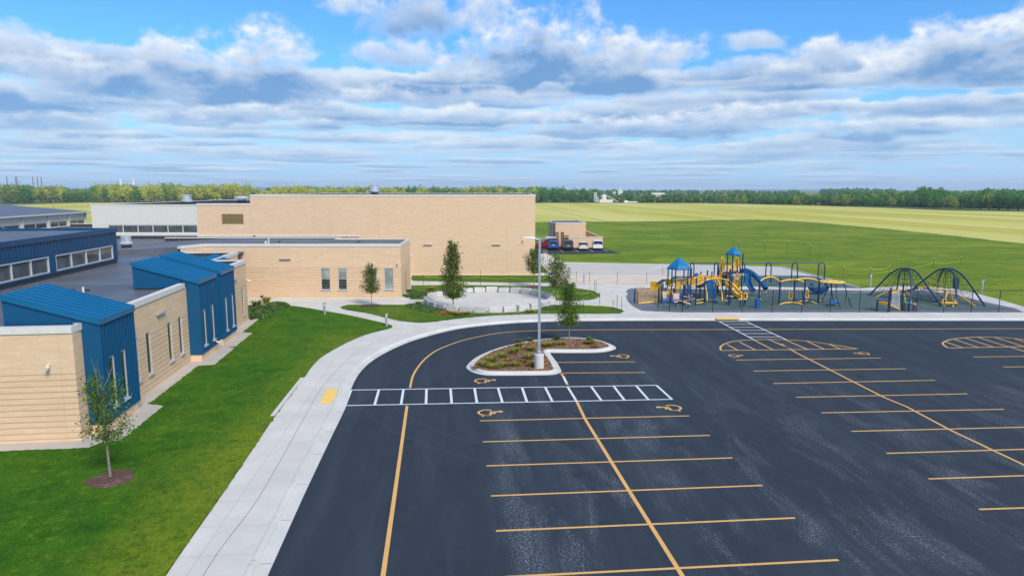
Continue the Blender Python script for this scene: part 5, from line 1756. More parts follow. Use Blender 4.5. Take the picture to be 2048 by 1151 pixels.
def car(name, label, cat, loc, rz, paint, W, prof, glassprof, roof, tail, wheels, extra=None):
    """prof: body side outline (y,z); glassprof: greenhouse outline; car faces +Y, rear at -Y"""
    t = thing(name, label, cat, loc, rz, 'cars in the back car park')
    def loft(pr, wide, mat, nm, inset=0.0, taper=None, par=t):
        m = MB()
        n = len(pr)
        vs = []
        for x_ in (-1, 1):
            for (y, z) in pr:
                wv = wide(z) if callable(wide) else wide
                vs.append((x_ * wv, y, z))
        m.add(vs, [(i, (i + 1) % n, n + (i + 1) % n, n + i) for i in range(n)] + [tuple(range(n - 1, -1, -1)), tuple(range(n, 2 * n))])
        return m.build(nm, mat, par, (0, 0, 0), bevel=inset)
    body = loft(prof, lambda z: W / 2 * (1.0 if z < .75 else .965) * (.97 if z < .35 else 1), paint, 'body', .045)
    zb = min(z for y, z in glassprof)
    zt = max(z for y, z in glassprof)
    loft(glassprof, lambda z: W / 2 * (.955 - .14 * (z - zb) / (zt - zb)), 'carglass', 'windows', .03)
    rm = MB()
    (ya, yb, zr) = roof
    w = W / 2 * .83
    rm.hexa([(-w, ya, zr - .04), (w, ya, zr - .04), (w, yb, zr - .04), (-w, yb, zr - .04)], [(-w * .95, ya + .06, zr + .035), (w * .95, ya + .06, zr + .035), (w * .95, yb - .1, zr + .035), (-w * .95, yb - .1, zr + .035)])
    # pillars: body-coloured frames down the greenhouse
    ys = sorted(glassprof, key=lambda p: p[0])
    for s_ in (-1, 1):
        for f_ in (.28, .55):
            y = ya + (yb - ya) * f_
            rm.hexa([(s_ * W / 2 * .965, y - .05, zb), (s_ * W / 2 * .965, y + .05, zb), (s_ * W / 2 * .93, y + .05, zb), (s_ * W / 2 * .93, y - .05, zb)], [(s_ * (w + .012), y - .05, zr), (s_ * (w + .012), y + .05, zr), (s_ * (w - .03), y + .05, zr), (s_ * (w - .03), y - .05, zr)])
        yr = [p[0] for p in glassprof if abs(p[1] - zb) < .02]
        y0, y1 = min(yr), max(yr)
        for (yb_, yt_) in ((y0, ya + .03), (y1, yb - .03)):
            rm.hexa([(s_ * W / 2 * .97, yb_ - .05, zb), (s_ * W / 2 * .97, yb_ + .05, zb), (s_ * W / 2 * .88, yb_ + .05, zb), (s_ * W / 2 * .88, yb_ - .05, zb)], [(s_ * (w + .014), yt_ - .05, zr), (s_ * (w + .014), yt_ + .05, zr), (s_ * (w - .07), yt_ + .05, zr), (s_ * (w - .07), yt_ - .05, zr)])
    rm.build('roof', paint, t, (0, 0, 0))
    y0, z0, z1, tw = tail
    for s_ in (-1, 1):
        MB().box((s_ * (W / 2 - tw / 2 - .05), y0, (z0 + z1) / 2), (tw, .07, z1 - z0)).build('tail_light', 'lamp_red', t, (0, 0, 0))
    MB().box((0, y0 - .01, (z0 + z1) / 2 - .10), (.34, .04, .13)).build('number_plate', 'sign', t, (0, 0, 0))
    bm_ = MB().box((0, min(p[0] for p in prof) - .02, .48), (W * .94, .14, .22))
    bm_.build('bumper', 'rubber' if paint != 'c_white' and paint != 'c_cream' else paint, t, (0, 0, 0))
    for y in wheels:
        for s_ in (-1, 1):
            wheel(t, s_ * (W / 2 - .11), y, .36 if 'suv' in name or 'pickup' in name else .32)
    for s_ in (-1, 1):
        MB().box((s_ * (W / 2 + .07), yb * .55 + .35, zb + .09), (.18, .1, .14)).build('mirror', paint, t, (0, 0, 0))
    if extra:
        extra(t)
    return t


suv = [(-2.25, .45), (-2.25, .98), (-2.15, 1.08), (1.05, 1.08), (2.1, .98), (2.3, .75), (2.3, .4), (2.1, .28), (-2.1, .28)]
suvg = [(-2.15, 1.08), (-1.9, 1.66), (.25, 1.68), (1.05, 1.08)]
sed = [(-2.4, .45), (-2.38, .92), (-2.2, 1.0), (-1.5, 1.0), (1.1, .96), (2.2, .82), (2.4, .6), (2.4, .35), (2.2, .26), (-2.2, .26)]
sedg = [(-1.85, 1.0), (-.95, 1.42), (.2, 1.44), (1.15, .96)]
pk_ = [(-2.85, .55), (-2.85, 1.1), (-2.8, 1.15), (1.35, 1.15), (2.6, 1.08), (2.85, .85), (2.85, .5), (2.6, .36), (-2.7, .38)]
pkg = [(-2.72, 1.15), (-2.5, 1.82), (.55, 1.85), (1.35, 1.15)]


def at_car(px, py):
    x, y = G(px, py)
    return x, y


def rear_at(px, py, half):
    x, y = G(px, py)
    return (x, y + half, 0.004)


car('blue_suv', 'bright blue compact car parked tail-on, left of the dark pickup', 'car', rear_at(1108.5, 500.3, 2.2), R(-4), 'c_blue', 1.84, suv, suvg, (-1.95, .3, 1.66), (-2.27, .98, 1.2, .22), (-1.4, 1.4))
car('pickup_truck', 'dark grey pickup with a covered bed between the blue and white cars', 'pickup', rear_at(1138.5, 500.8, 2.8), R(-4), 'c_grey', 2.0, pk_, pkg, (-2.55, .6, 1.83), (-2.87, .78, 1.15, .17), (-1.75, 1.8))
car('white_sedan', 'low pearl-white saloon parked tail-on next to the dark pickup', 'car', rear_at(1169, 500.8, 2.35), R(-4), 'c_cream', 1.82, sed, sedg, (-1.0, .25, 1.43), (-2.40, .78, .96, .36), (-1.42, 1.42))
car('white_suv', 'tall white car parked tail-on at the right end of the row', 'car', rear_at(1197.5, 500, 2.3), R(-4), 'c_white', 1.94, suv, [(-2.15, 1.08), (-1.95, 1.74), (.3, 1.76), (1.05, 1.08)], (-2.0, .35, 1.74), (-2.27, 1.0, 1.42, .12), (-1.4, 1.42))
cx, cy = G(1103, 495.5)
car('red_car', 'dark red car parked crosswise behind the blue one', 'car', (G(1096, 497)[0], 135.5, .004), R(90), 'c_red', 1.86, suv, suvg, (-1.95, .3, 1.64), (-2.27, .98, 1.2, .22), (-1.4, 1.4))

# ================================================================= PLAYGROUND
def Q(px, py, Y):
    return AT(px, py, Y)


def gy(py):
    return G(1500, py, PV)[1]


def tubeP(mb, pts, r, n=8, sm=5):
    p = [tuple(Q(*q)) for q in pts]
    if len(p) > 2:
        p = smooth_path(p, sm)
    return mb.tube(p, r, n)


def part_tube(parent, name, mat, pts, r, n=8):
    return tubeP(MB(), pts, r, n).build(name, mat, parent, smooth=False)


def vpost(parent, px, by, ty, r=.065, mat='navy', name='post'):
    x, y = G(px, by, PV)
    zt = AT(px, ty, y).z
    m = MB().tube([(x, y, PV), (x, y, zt - .02), (x, y, zt)], [r, r, r * .7], 10)
    return m.build(name, mat, parent)


def panel(parent, name, mat, px0, py0, px1, py1, Y0, Y1=None, th=.05, bevel=.015):
    """upright panel between two pixel corners at depths Y0 (left), Y1 (right)"""
    Y1 = Y0 if Y1 is None else Y1
    a, b = Q(px0, py0, Y0), Q(px1, py0, Y1)
    za, zb_ = a.z, Q(px0, py1, Y0).z
    zc, zd = b.z, Q(px1, py1, Y1).z
    d = Vector((b.x - a.x, b.y - a.y, 0)).normalized()
    n = Vector((-d.y, d.x, 0)) * th
    lo = [Vector((a.x, a.y, zb_)), Vector((b.x, b.y, zd)), Vector((b.x, b.y, zd)) + n, Vector((a.x, a.y, zb_)) + n]
    hi = [Vector((a.x, a.y, za)), Vector((b.x, b.y, zc)), Vector((b.x, b.y, zc)) + n, Vector((a.x, a.y, za)) + n]
    return MB().hexa([tuple(v) for v in lo], [tuple(v) for v in hi]).build(name, mat, parent, bevel=bevel)


def pod(parent, px, ty, by, r=.23, mat='pod', name='step_pod'):
    x, y = G(px, by, PV)
    zt = AT(px, ty, y).z
    p = MB().lathe([(r, zt - .06), (r * 1.02, zt - .03), (r * .9, zt)], (x, y, 0), 16).build(name, mat, parent)
    MB().tube([(x, y, PV), (x, y, zt - .08)], .055, 8).build('pod_post', 'navy', p)
    return p


def canopy(parent, px, ey, ty, Y, r, rot=0.0):
    e, a = Q(px, ey, Y), Q(px, ty, Y)
    h = a.z - e.z
    m = MB().lathe([(r, -.10), (r * 1.03, 0), (r * .80, h * .30), (r * .42, h * .68), (r * .16, h * .94), (r * .04, h)], tuple(e), 6, rot)
    return m.build('canopy', 'canopy', parent)


ps = thing('play_structure', 'large blue and yellow play structure with two roofed towers, ramp, bridge and slides', 'playground', (19.5, 69, PV), world=True)
# ramp and its bar rails
A0, A1 = Q(1277, 605, gy(607)), Q(1321, 600.5, 68.4)
rm = MB()
wv = Vector((.25, 1.55, 0))
rm.hexa([tuple(A0 - Vector((0, 0, .16))), tuple(A1 - Vector((0, 0, .16))), tuple(A1 - Vector((0, 0, .16)) + wv), tuple(A0 - Vector((0, 0, .16)) + wv)], [tuple(A0), tuple(A1), tuple(A1 + wv), tuple(A0 + wv)])
rp = rm.build('ramp', 'yellow', ps)
dk = MB().hexa([tuple(A0 + wv * .05 + Vector((0, 0, .003))), tuple(A1 + wv * .05 + Vector((0, 0, .003))), tuple(A1 + wv * .95 + Vector((0, 0, .003))), tuple(A0 + wv * .95 + Vector((0, 0, .003)))], [tuple(p + Vector((0, 0, .02))) for p in (A0 + wv * .05, A1 + wv * .05, A1 + wv * .95, A0 + wv * .95)])
dk.build('ramp_deck', 'greyp', rp)
for off in (0.0, 1.0):
    rl = MB()
    o = wv * off
    for k in range(6):
        z = .06 + .22 * k
        rl.tube([tuple(A0 + o + Vector((-.12, 0, z))), tuple(A1 + o + Vector((0, 0, z)))], 0.014 if k < 5 else .026, 6)
    for i, u in enumerate([0, .16, .3, .42, .55, .68, .8, .92, 1.0]):
        k0 = (i * 2) % 5 if 0 < i < 8 else 0
        k1 = k0 + 1 if 0 < i < 8 else 5
        b = A0.lerp(A1, u) + o
        rl.tube([tuple(b + Vector((0, 0, .06 + .22 * k0))), tuple(b + Vector((0, 0, .06 + .22 * k1)))], .016, 6)
    rl.build('ramp_rail', 'yellow', ps)
vpost(ps, 1269, 605.5, 579, .075)
vpost(ps, 1276, 606.5, 582, .075)
vpost(ps, 1317.5, 605, 573, .07)
vpost(ps, 1322.5, 606.5, 570, .07)
vpost(ps, 1346.3, 608, 576, .07)
# hexagonal entry tower
for px, by in [(1334.5, 600), (1342, 606), (1349.5, 599), (1366, 600), (1374, 604), (1380.5, 605.5)]:
    vpost(ps, px, by, 534.5, .062)
canopy(ps, 1358, 535.5, 514.8, 69.0, 1.30, R(12))
fd = MB().hexa([tuple(Q(*q)) for q in [(1324, 605.2, 67.6), (1347, 606, 67.4), (1384, 605, 67.6), (1336, 600, 69.6)]], [tuple(Q(*q)) for q in [(1324, 601.5, 67.6), (1347, 602, 67.4), (1384, 601, 67.6), (1336, 596, 69.6)]])
fd.build('deck', 'pblue', ps)
panel(ps, 'panel', 'yellow', 1324.5, 582, 1346.5, 589.5, 67.55)
panel(ps, 'panel', 'greyp', 1326, 589.6, 1345.5, 601.5, 67.6)
panel(ps, 'panel', 'pblue', 1323, 566.5, 1328, 581.5, 68.3)
panel(ps, 'panel', 'pblue', 1329.5, 574, 1334, 582, 68.5)
cvp = MB()
for i in range(6):
    u0, u1 = i / 6, (i + 1) / 6
    a, b = Q(1301 + 21 * u0, 562.5 + 4 * u0 * u0, 70.6 - .5 * u0), Q(1301 + 21 * u1, 562.5 + 4 * u1 * u1, 70.6 - .5 * u1)
    c_, d_ = Q(1301 + 21 * u0, 579 + 1.5 * u0, 70.6 - .5 * u0), Q(1301 + 21 * u1, 579 + 1.5 * u1, 70.6 - .5 * u1)
    th = Vector((0, .06, 0))
    cvp.hexa([tuple(c_), tuple(d_), tuple(d_ + th), tuple(c_ + th)], [tuple(a), tuple(b), tuple(b + th), tuple(a + th)])
cvp.build('curved_panel', 'yellow', ps)
panel(ps, 'panel', 'yellow', 1331, 557.5, 1335.5, 571, 69.9)
panel(ps, 'panel', 'yellow', 1336, 558.5, 1347, 572.5, 69.9)
panel(ps, 'panel', 'pale_y', 1351, 562.5, 1363, 578, 69.6)
panel(ps, 'panel', 'yellow', 1352.5, 578.2, 1357, 584, 69.5)
panel(ps, 'panel', 'yellow', 1365, 562, 1371, 571, 68.6)
panel(ps, 'panel', 'pblue', 1367, 569, 1372, 596, 68.4)
panel(ps, 'panel', 'pblue', 1374.5, 568.5, 1380.5, 589, 68.0)
sl_ = MB()
for i in range(4):
    q = Q(1319 + 3.2 * i, 565.5 - 2.2 * i, 70.2)
    sl_.box(tuple(q), (.55, .5, .05), .2)
sl_.build('louvre_roof', 'navy', ps)
part_tube(ps, 'grab_bar', 'pale_y', [(1334, 583, 67.3), (1335.5, 576, 67.3), (1340, 573, 67.3), (1343.5, 567.5, 67.3)], .03)
part_tube(ps, 'grab_bar', 'pale_y', [(1337, 584, 67.2), (1339, 578, 67.2), (1342, 580, 67.2), (1342, 584, 67.2)], .03)
# counter and low bars
ct = MB()
cpts = smooth_path([tuple(Q(*q)) for q in [(1357, 600.5, 67.0), (1368, 600.5, 66.8), (1380, 598.5, 66.6), (1390.5, 595, 66.5)]], 5)
for a, b in zip(cpts, cpts[1:]):
    ct.hexa([(a[0], a[1], a[2] - .10), (b[0], b[1], b[2] - .10), (b[0], b[1] + .5, b[2] - .10), (a[0], a[1] + .5, a[2] - .10)], [(a[0], a[1], a[2]), (b[0], b[1], b[2]), (b[0], b[1] + .5, b[2]), (a[0], a[1] + .5, a[2])])
ct.build('curved_counter', 'pblue', ps)
tubeP(MB(), [(1357, 601.6, 66.9), (1368, 601.6, 66.7), (1380, 599.6, 66.5), (1390.5, 596, 66.4)], .035).build('counter_edge', 'pale_y', ps)
for y_ in (599.5, 605.5):
    part_tube(ps, 'step_bar', 'pale_y', [(1392, y_ + .8, 66.1), (1407, y_ - 1.8, 66.3)], .04)
for q in [(1351, 602.5, 613), (1376, 606, 615.5), (1369, 603.2, 611), (1380, 589.5, 603), (1370.5, 592.2, 604), (1378, 593.2, 605), (1453, 600.3, 609.5), (1461.5, 591.5, 607), (1480, 597, 615.5), (1488, 597, 613), (1490.5, 585.5, 606.5), (1455.5, 591.2, 603)]:
    pod(ps, *q)
pod(ps, 1432, 599.3, 605, .36, 'pblue')
# bridge with baluster sides
br = MB()
for (xa, ya, Ya, xb, yb, Yb) in [(1372, 577, 68.3, 1402, 566, 70.0), (1378, 573, 70.0, 1408, 563, 71.5)]:
    for i in range(15):
        u = i / 14
        b = Q(xa + (xb - xa) * u, ya + (yb - ya) * u, Ya + (Yb - Ya) * u)
        br.tube([tuple(b), tuple(b + Vector((0, 0, .82)))], .03, 5)
    a, b = Q(xa, ya, Ya), Q(xb, yb, Yb)
    br.tube([tuple(a), tuple(b)], .05, 6)
    br.tube([tuple(a + Vector((0, 0, .82))), tuple(b + Vector((0, 0, .82)))], .035, 6)
bo = br.build('bridge_rail', 'yellow', ps)
a, b, c_, d_ = Q(1372, 578, 68.3), Q(1402, 567, 70.0), Q(1408, 564, 71.5), Q(1378, 574, 70)
MB().hexa([tuple(v - Vector((0, 0, .08))) for v in (a, b, c_, d_)], [tuple(v) for v in (a, b, c_, d_)]).build('bridge_deck', 'greyp', ps)
part_tube(ps, 'arch_rail', 'pale_y', [(1351, 560, 68.6), (1358, 557.2, 68.5), (1375, 557.0, 68.2), (1391, 556.5, 67.6)], .04)
part_tube(ps, 'arch_rail', 'pale_y', [(1391, 559, 66.6), (1408, 558.5, 66.6)], .04)
MB().hexa([tuple(Q(*q)) for q in [(1393, 576, 70.2), (1408, 574, 70.2), (1413, 568, 73), (1400, 568, 73)]], [tuple(Q(*q)) for q in [(1393, 571, 70.2), (1409, 569.5, 70.2), (1414, 563.5, 73), (1400, 564, 73)]]).build('deck', 'black', ps)
for px, by, ty in [(1391, 611.5, 555.5), (1400, 593, 543), (1408, 609.5, 554), (1413, 590, 540), (1422, 592, 543), (1433.5, 586, 530), (1444, 591, 545), (1457.5, 610.5, 537.5), (1435.5, 586, 540), (1430, 596, 566)]:
    vpost(ps, px, by, ty, .07 if px != 1457.5 else .09)
MB().lathe([(.02, -.22), (.18, -.14), (.25, 0), (.18, .15), (.04, .22)], tuple(Q(1393.5, 549.5, 70)), 12).build('bubble', 'pblue', ps)
# arched poles over the middle deck
for pts in ([(1409.5, 561, 66.5), (1420, 557.5, 66.6), (1433, 556, 66.8), (1446, 557.5, 67), (1457.5, 561, 67.2)],
            [(1400, 548.5, 71), (1405, 552, 70.2), (1408, 561, 69), (1411, 571, 67.5), (1413.5, 585, 66.4), (1414.2, 602, 65.9)],
            [(1422, 547.5, 72), (1430, 552, 70.6), (1437, 562, 69), (1441.5, 574, 67.6), (1444, 588, 66.6), (1444.8, 602, 66.0)]):
    part_tube(ps, 'arched_pole', 'pale_y', pts, .055)
# balustrade and panels between the towers
bl = MB()
for i in range(10):
    b = Q(1411 + 3.4 * i, 571 - .2 * i, 71.6)
    bl.tube([tuple(b), tuple(b + Vector((0, 0, .95)))], .035, 5)
for z in (.05, .95):
    bl.tube([tuple(Q(1411, 571, 71.6) + Vector((0, 0, z))), tuple(Q(1442, 569.2, 71.6) + Vector((0, 0, z)))], .03, 6)
bl.build('balustrade', 'yellow', ps)
panel(ps, 'panel', 'yellow', 1413.5, 552, 1421, 561, 72.2)
panel(ps, 'panel', 'pblue', 1411, 560, 1421, 565, 71.5)
# blue plastic climber: ribbed S-shaped slab with hand holes
cl = MB()
prof = [Q(1420, 561, 71.2), Q(1422, 568, 70.2), Q(1420, 578, 69.0), Q(1422.5, 586, 68.2), Q(1421, 592.5, 67.7)]
sp = smooth_path([tuple(p) for p in prof], 4)
for off, rr_ in ((-.30, .09), (-.10, .10), (.10, .10), (.30, .09)):
    cl.tube([(x + off + .12 * math.sin(i * .9), y, z) for i, (x, y, z) in enumerate(sp)], [rr_ * (1 + .25 * math.sin(i * 1.7 + off * 9)) for i in range(len(sp))], 7)
for i in range(1, len(sp), 3):
    x, y, z = sp[i]
    cl.tube([(x - .36, y, z), (x + .36, y, z + .04)], .09, 7)
cl.build('climber', 'roto', ps)
part_tube(ps, 'climber_leg', 'roto', [(1427, 574, 69.5), (1430, 582, 68.8), (1428, 590, 68.3)], .14)
# tall tower
for px, by in [(1451.5, 593), (1462, 596), (1472, 586), (1482.5, 585.5)]:
    vpost(ps, px, by, 506.5, .066)
canopy(ps, 1467, 507, 493.3, gy(590), .93, R(10))
MB().hexa([tuple(Q(*q)) for q in [(1451, 546.5, gy(593)), (1462, 547.5, gy(596)), (1483, 546, gy(586)), (1472, 544, gy(585))]], [tuple(Q(*q)) for q in [(1451, 543.5, gy(593)), (1462, 544.5, gy(596)), (1483, 543, gy(586)), (1472, 541, gy(585))]]).build('deck', 'navy', ps)
MB().hexa([tuple(Q(*q)) for q in [(1443, 570, 73.2), (1456, 571, 72), (1462, 566, 74), (1449, 565, 75.4)]], [tuple(Q(*q)) for q in [(1443, 567, 73.2), (1456, 568, 72), (1462, 563, 74), (1449, 562, 75.4)]]).build('deck', 'black', ps)
panel(ps, 'panel', 'yellow', 1439.5, 523, 1446, 563, 74.6)
panel(ps, 'panel', 'yellow', 1447, 524, 1450.5, 541, 74.4)
panel(ps, 'panel', 'yellow', 1463.5, 525, 1471, 541, 74.0, 75.2)
panel(ps, 'panel', 'yellow', 1471.5, 525, 1481.5, 533, 74.2, 73.4)
panel(ps, 'panel', 'navy', 1446.5, 543, 1453.5, 561, 74.2)
panel(ps, 'panel', 'yellow', 1456, 531, 1461, 562, 72.3)
part_tube(ps, 'hand_loop', 'yellow', [(1442.5, 524, 74.5), (1442.8, 516.5, 74.5), (1445, 513.8, 74.5), (1447.4, 516.5, 74.5), (1447.8, 525, 74.5)], .05)
part_tube(ps, 'hand_loop', 'yellow', [(1468, 525, 73.6), (1468.6, 518, 73.6), (1472, 515, 73.6), (1476, 517.5, 73.6), (1476.6, 543, 73.6)], .05)
part_tube(ps, 'hand_loop', 'yellow', [(1446.5, 566, 73), (1446.5, 552, 73), (1450, 547, 73), (1455, 546.5, 73)], .04)
for r_, yy in ((5.0, 552), (6.0, 563)):
    part_tube(ps, 'ring_climber', 'pale_y', [(1474 + r_ * math.cos(a), yy + r_ * 1.15 * math.sin(a), 72.4) for a in [2 * math.pi * i / 12 for i in range(13)]], .04)
panel(ps, 'panel', 'yellow', 1471, 567, 1479.5, 581, 72.3)
for i in range(4):
    part_tube(ps, 'ladder_rail', 'yellow', [(1471.5 + 2.2 * i, 548, 72.5), (1471.5 + 2.2 * i, 568, 72.4)], .022, 5)
# straight yellow slide
T0, T1 = Q(1456, 567, 71.6), Vector((*G(1481, 597.5, PV), .42))
dirv = (T1 - T0)
dirv.z = 0
dirv.normalize()
sw = Vector((-dirv.y, dirv.x, 0)) * .33
if sw.y < 0:
    sw = -sw
cp_ = [T0, T0.lerp(T1, .45), T0.lerp(T1, .82) + Vector((0, 0, -.05)), T1 + Vector((0, 0, .0)), T1 + dirv * .5 + Vector((0, 0, -.02))]
sd_ = MB()
bd = MB()
for a, b in zip(cp_, cp_[1:]):
    bd.hexa([tuple(v - Vector((0, 0, .05))) for v in (a - sw, b - sw, b + sw, a + sw)], [tuple(v) for v in (a - sw, b - sw, b + sw, a + sw)])
    for s_ in (-1, 1):
        o1, o2 = sw * s_ * .85, sw * s_ * 1.5
        sd_.hexa([tuple(v - Vector((0, 0, .14))) for v in (a + o1, b + o1, b + o2, a + o2)], [tuple(v + Vector((0, 0, .24))) for v in (a + o1, b + o1, b + o2, a + o2)])
so = sd_.build('slide', 'yellow', ps)
bd.build('slide_bed', 'greyp', so)
part_tube(ps, 'slide_leg', 'yellow', [(1478, 590, T1.y), (1478, 598.5, T1.y)], .035)
# two blue plastic slides leaving the tall tower
def trough(path, w, h, name):
    m = MB()
    P = smooth_path([tuple(p) for p in path], 4)
    n = 9
    vs = []
    for i, p in enumerate(P):
        a, b = Vector(P[max(0, i - 1)]), Vector(P[min(len(P) - 1, i + 1)])
        tg = (b - a).normalized()
        sd2 = Vector((tg.y, -tg.x, 0))
        sd2 = sd2.normalized() if sd2.length > .05 else Vector((1, 0, 0))
        up = sd2.cross(tg)
        if up.z < 0:
            up = -up
        for k in range(n):
            t_ = math.pi * k / (n - 1)
            vs.append(tuple(Vector(p) + sd2 * (-math.cos(t_)) * w / 2 + up * (-(math.sin(t_)) * h + h)))
        for k in range(n - 1, -1, -1):
            t_ = math.pi * k / (n - 1)
            vs.append(tuple(Vector(p) + sd2 * (-math.cos(t_)) * (w / 2 - .04) + up * (-(math.sin(t_)) * (h - .05) + h + .01)))
    q = 2 * n
    fs = [(i * q + k, i * q + (k + 1) % q, (i + 1) * q + (k + 1) % q, (i + 1) * q + k) for i in range(len(P) - 1) for k in range(q)]
    m.add(vs, fs)
    return m.build(name, 'roto', ps, smooth=True)


trough([Q(1483, 543, 73.0), Q(1491, 546, 72.4), Q(1496.5, 554, 71.8), Q(1496, 564, 71.0), Q(1497.5, 574, 70.4), Q(1502, 582, 70.0), Q(1505, 584.5, 69.6)], .60, .36, 'curved_slide')
tbp = [Q(1484, 541, 74.0), Q(1494, 541.5, 73.6), Q(1505, 547, 73.0), Q(1516, 557, 72.2), Q(1526, 568, 71.4), Q(1531.5, 577, 70.9)]
tp_ = smooth_path([tuple(p) for p in tbp], 4)
MB().tube(tp_, [.27 * (1.09 if i % 3 == 0 else 1) for i in range(len(tp_))], 14, cap=False).tube([tuple(Vector(p) + Vector((0, 0, .0))) for p in tp_], [.23] * len(tp_), 14, cap=False).build('tube_slide', 'roto', ps, smooth=True)
part_tube(ps, 'slide_leg', 'yellow', [(1531.5, 580, 70.9), (1531.5, 586, 70.9)], .06)
part_tube(ps, 'slide_leg', 'yellow', [(1499.5, 583, 69.9), (1499.5, 588, 69.9)], .06)

# ---- two notices on the fence
for q, lab, red in (((1326, 585.5, 1332.8, 596), 'small white notice with grey lettering on the playground fence', False), ((1347.3, 586, 1358.6, 599.8), 'larger white notice with red bands on the playground fence', True)):
    t = thing('notice_sign', lab, 'sign', (*G((q[0] + q[2]) / 2, 623.5, PV), PV), world=True)
    panel(t, 'board', 'sign', *q, 63.12, th=.012, bevel=.003)
    lm = MB()
    Yf = 63.112
    a, b = Q(q[0], q[1], Yf), Q(q[2], q[3], Yf)
    w = b.x - a.x
    hgt = a.z - b.z
    if red:
        lm.box(((a.x + b.x) / 2, Yf, a.z - hgt * .12), (w * .82, .004, hgt * .08))
        lm.box(((a.x + b.x) / 2, Yf, b.z + hgt * .11), (w * .86, .004, hgt * .14))
        rng2 = random.Random(4)
        gm = MB()
        for r_ in range(6):
            x = a.x + w * .12
            while x < b.x - w * .16:
                l_ = w * rng2.uniform(.04, .11)
                gm.box((x + l_ / 2, Yf, a.z - hgt * (.26 + .085 * r_)), (l_, .004, hgt * .022))
                x += l_ + w * .03
        lm.build('red_band', 'red', t)
        gm.build('lettering', 'red', t)
    else:
        rng2 = random.Random(5)
        for r_ in range(7):
            x = a.x + w * .15
            while x < b.x - w * .22:
                l_ = w * rng2.uniform(.05, .15)
                lm.box((x + l_ / 2, Yf, a.z - hgt * (.14 + .11 * r_)), (l_, .004, hgt * .03))
                x += l_ + w * .05
        lm.build('lettering', 'steel', t)

# ---- swing frame
st = thing('swing_frame', 'long dark blue arched swing frame behind the play structure', 'swing frame', (30, 84, PV), world=True)
bz = Q(1500, 523.6, 84.4).z
xs = []
for px in (1387, 1436, 1488.5, 1541, 1594, 1648):
    x, y = G(px, 565, PV)
    xs.append(x)
    yn, yf = y, y + 1.75
    arcp = [(x, yn, PV), (x, yn + .02, bz - .75), (x, yn + .12, bz - .28), (x, yn + .45, bz - .03), (x, (yn + yf) / 2, bz + .02), (x, yf - .45, bz - .03), (x, yf - .12, bz - .28), (x, yf - .02, bz - .75), (x, yf, PV)]
    MB().tube(smooth_path(arcp, 3), .075, 8).build('arch', 'navy', st)
yb = G(1500, 565, PV)[1] + .875
MB().tube([(xs[0] - .2, yb, bz), (xs[-1] + .05, yb, bz)], .075, 8).build('top_beam', 'navy', st)

# ---- rope climbing frame
cf = thing('climbing_frame', 'blue-posted climbing frame with yellow arched beams and hanging nets', 'climbing frame', (27, 67, PV), world=True)
vpost(cf, 1513.5, 615.5, 596, .20, 'pblue', 'post_sleeve')
for px, by, ty in [(1517, 614, 560), (1558, 608, 554.5), (1587, 604.5, 556), (1607.5, 610.5, 558.5), (1636, 606.5, 556)]:
    vpost(cf, px, by, ty, .085)
YF, YB = gy(609), gy(606)
beams = [[(1519, 562.5, gy(613)), (1530, 556, gy(612)), (1541, 553.3, gy(611)), (1551, 556, gy(609.5)), (1559, 561.5, YF)], [(1561, 562.7, YF), (1573, 559.8, YF), (1585, 558.8, YF), (1598, 560, gy(610)), (1608, 563.5, gy(610.5))], [(1588, 559.5, YB), (1600, 557.4, YB), (1614, 556.4, YB), (1626, 557.6, YB), (1636, 560.7, gy(606.5))]]
for b in beams:
    part_tube(cf, 'arched_beam', 'yellow', b, .06)
lows = [[(1559, 608, YF), (1571, 605.3, YF), (1583, 604.5, YF), (1595, 605.6, gy(610)), (1606.5, 608.8, gy(610.5))], [(1589, 605, YB), (1600, 602, YB), (1612, 601, YB), (1624, 603, YB), (1634, 606.3, gy(606.5))]]
for b in lows:
    part_tube(cf, 'low_beam', 'yellow', b, .06)
nets = MB()
for up, lo in ((beams[1], lows[0]), (beams[2], lows[1])):
    U, Lw = smooth_path([tuple(Q(*q)) for q in up], 4), smooth_path([tuple(Q(*q)) for q in lo], 4)
    for i in range(1, len(U) - 1, 2):
        nets.tube([U[i], Lw[i]], .012, 4)
U = smooth_path([tuple(Q(*q)) for q in beams[0]], 4)
nt_ = [[tuple(Vector(p).lerp(Vector((p[0], p[1] - .1, PV + .1)), k / 7)) for p in U] for k in range(8)]
for r_ in nt_[1:]:
    nets.tube(r_, .012, 4)
for i in range(1, len(U) - 1, 2):
    nets.tube([r_[i] for r_ in nt_], .012, 4)
nets.build('rope_net', 'rope', cf)
part_tube(cf, 'side_pole', 'yellow', [(1520.3, 562, gy(613)), (1520, 589, gy(613))], .035)
for cx_, pts in ((0, [(1586, 579), (1579, 583.5), (1577.5, 586), (1579.5, 590.5), (1585.5, 588), (1587, 583)]), (0, [(1585.5, 588), (1585, 594), (1584, 597.5), (1578.5, 597.5), (1576.5, 592), (1579.5, 590.5)]),
                 (1, [(1614, 578.5), (1617.5, 582), (1615, 587), (1611, 586.5), (1610, 583)]), (1, [(1615, 587), (1618, 590.5), (1616, 595.5), (1611, 594.5), (1611, 586.5)])):
    yv = gy(606.5) if cx_ == 0 else gy(607)
    m = MB()
    for a, b in zip(pts, pts[1:] + pts[:1]):
        m.tube([tuple(Q(*a, yv)), tuple(Q(*b, yv))], .045, 6)
    m.build('cell_climber', 'yellow', cf)
for px, py in [(1567.5, 598.5), (1595, 596), (1600, 596.5), (1625, 596.5)]:
    p = Q(px, py, gy(607))
    MB().lathe([(.10, -.06), (.24, -.04), (.24, .01), (.05, .05)], tuple(p), 10).build('rope_seat', 'pblue', cf)
pod(cf, 1518, 596.5, 606, .2)
pod(cf, 1638, 600.5, 605, .2)

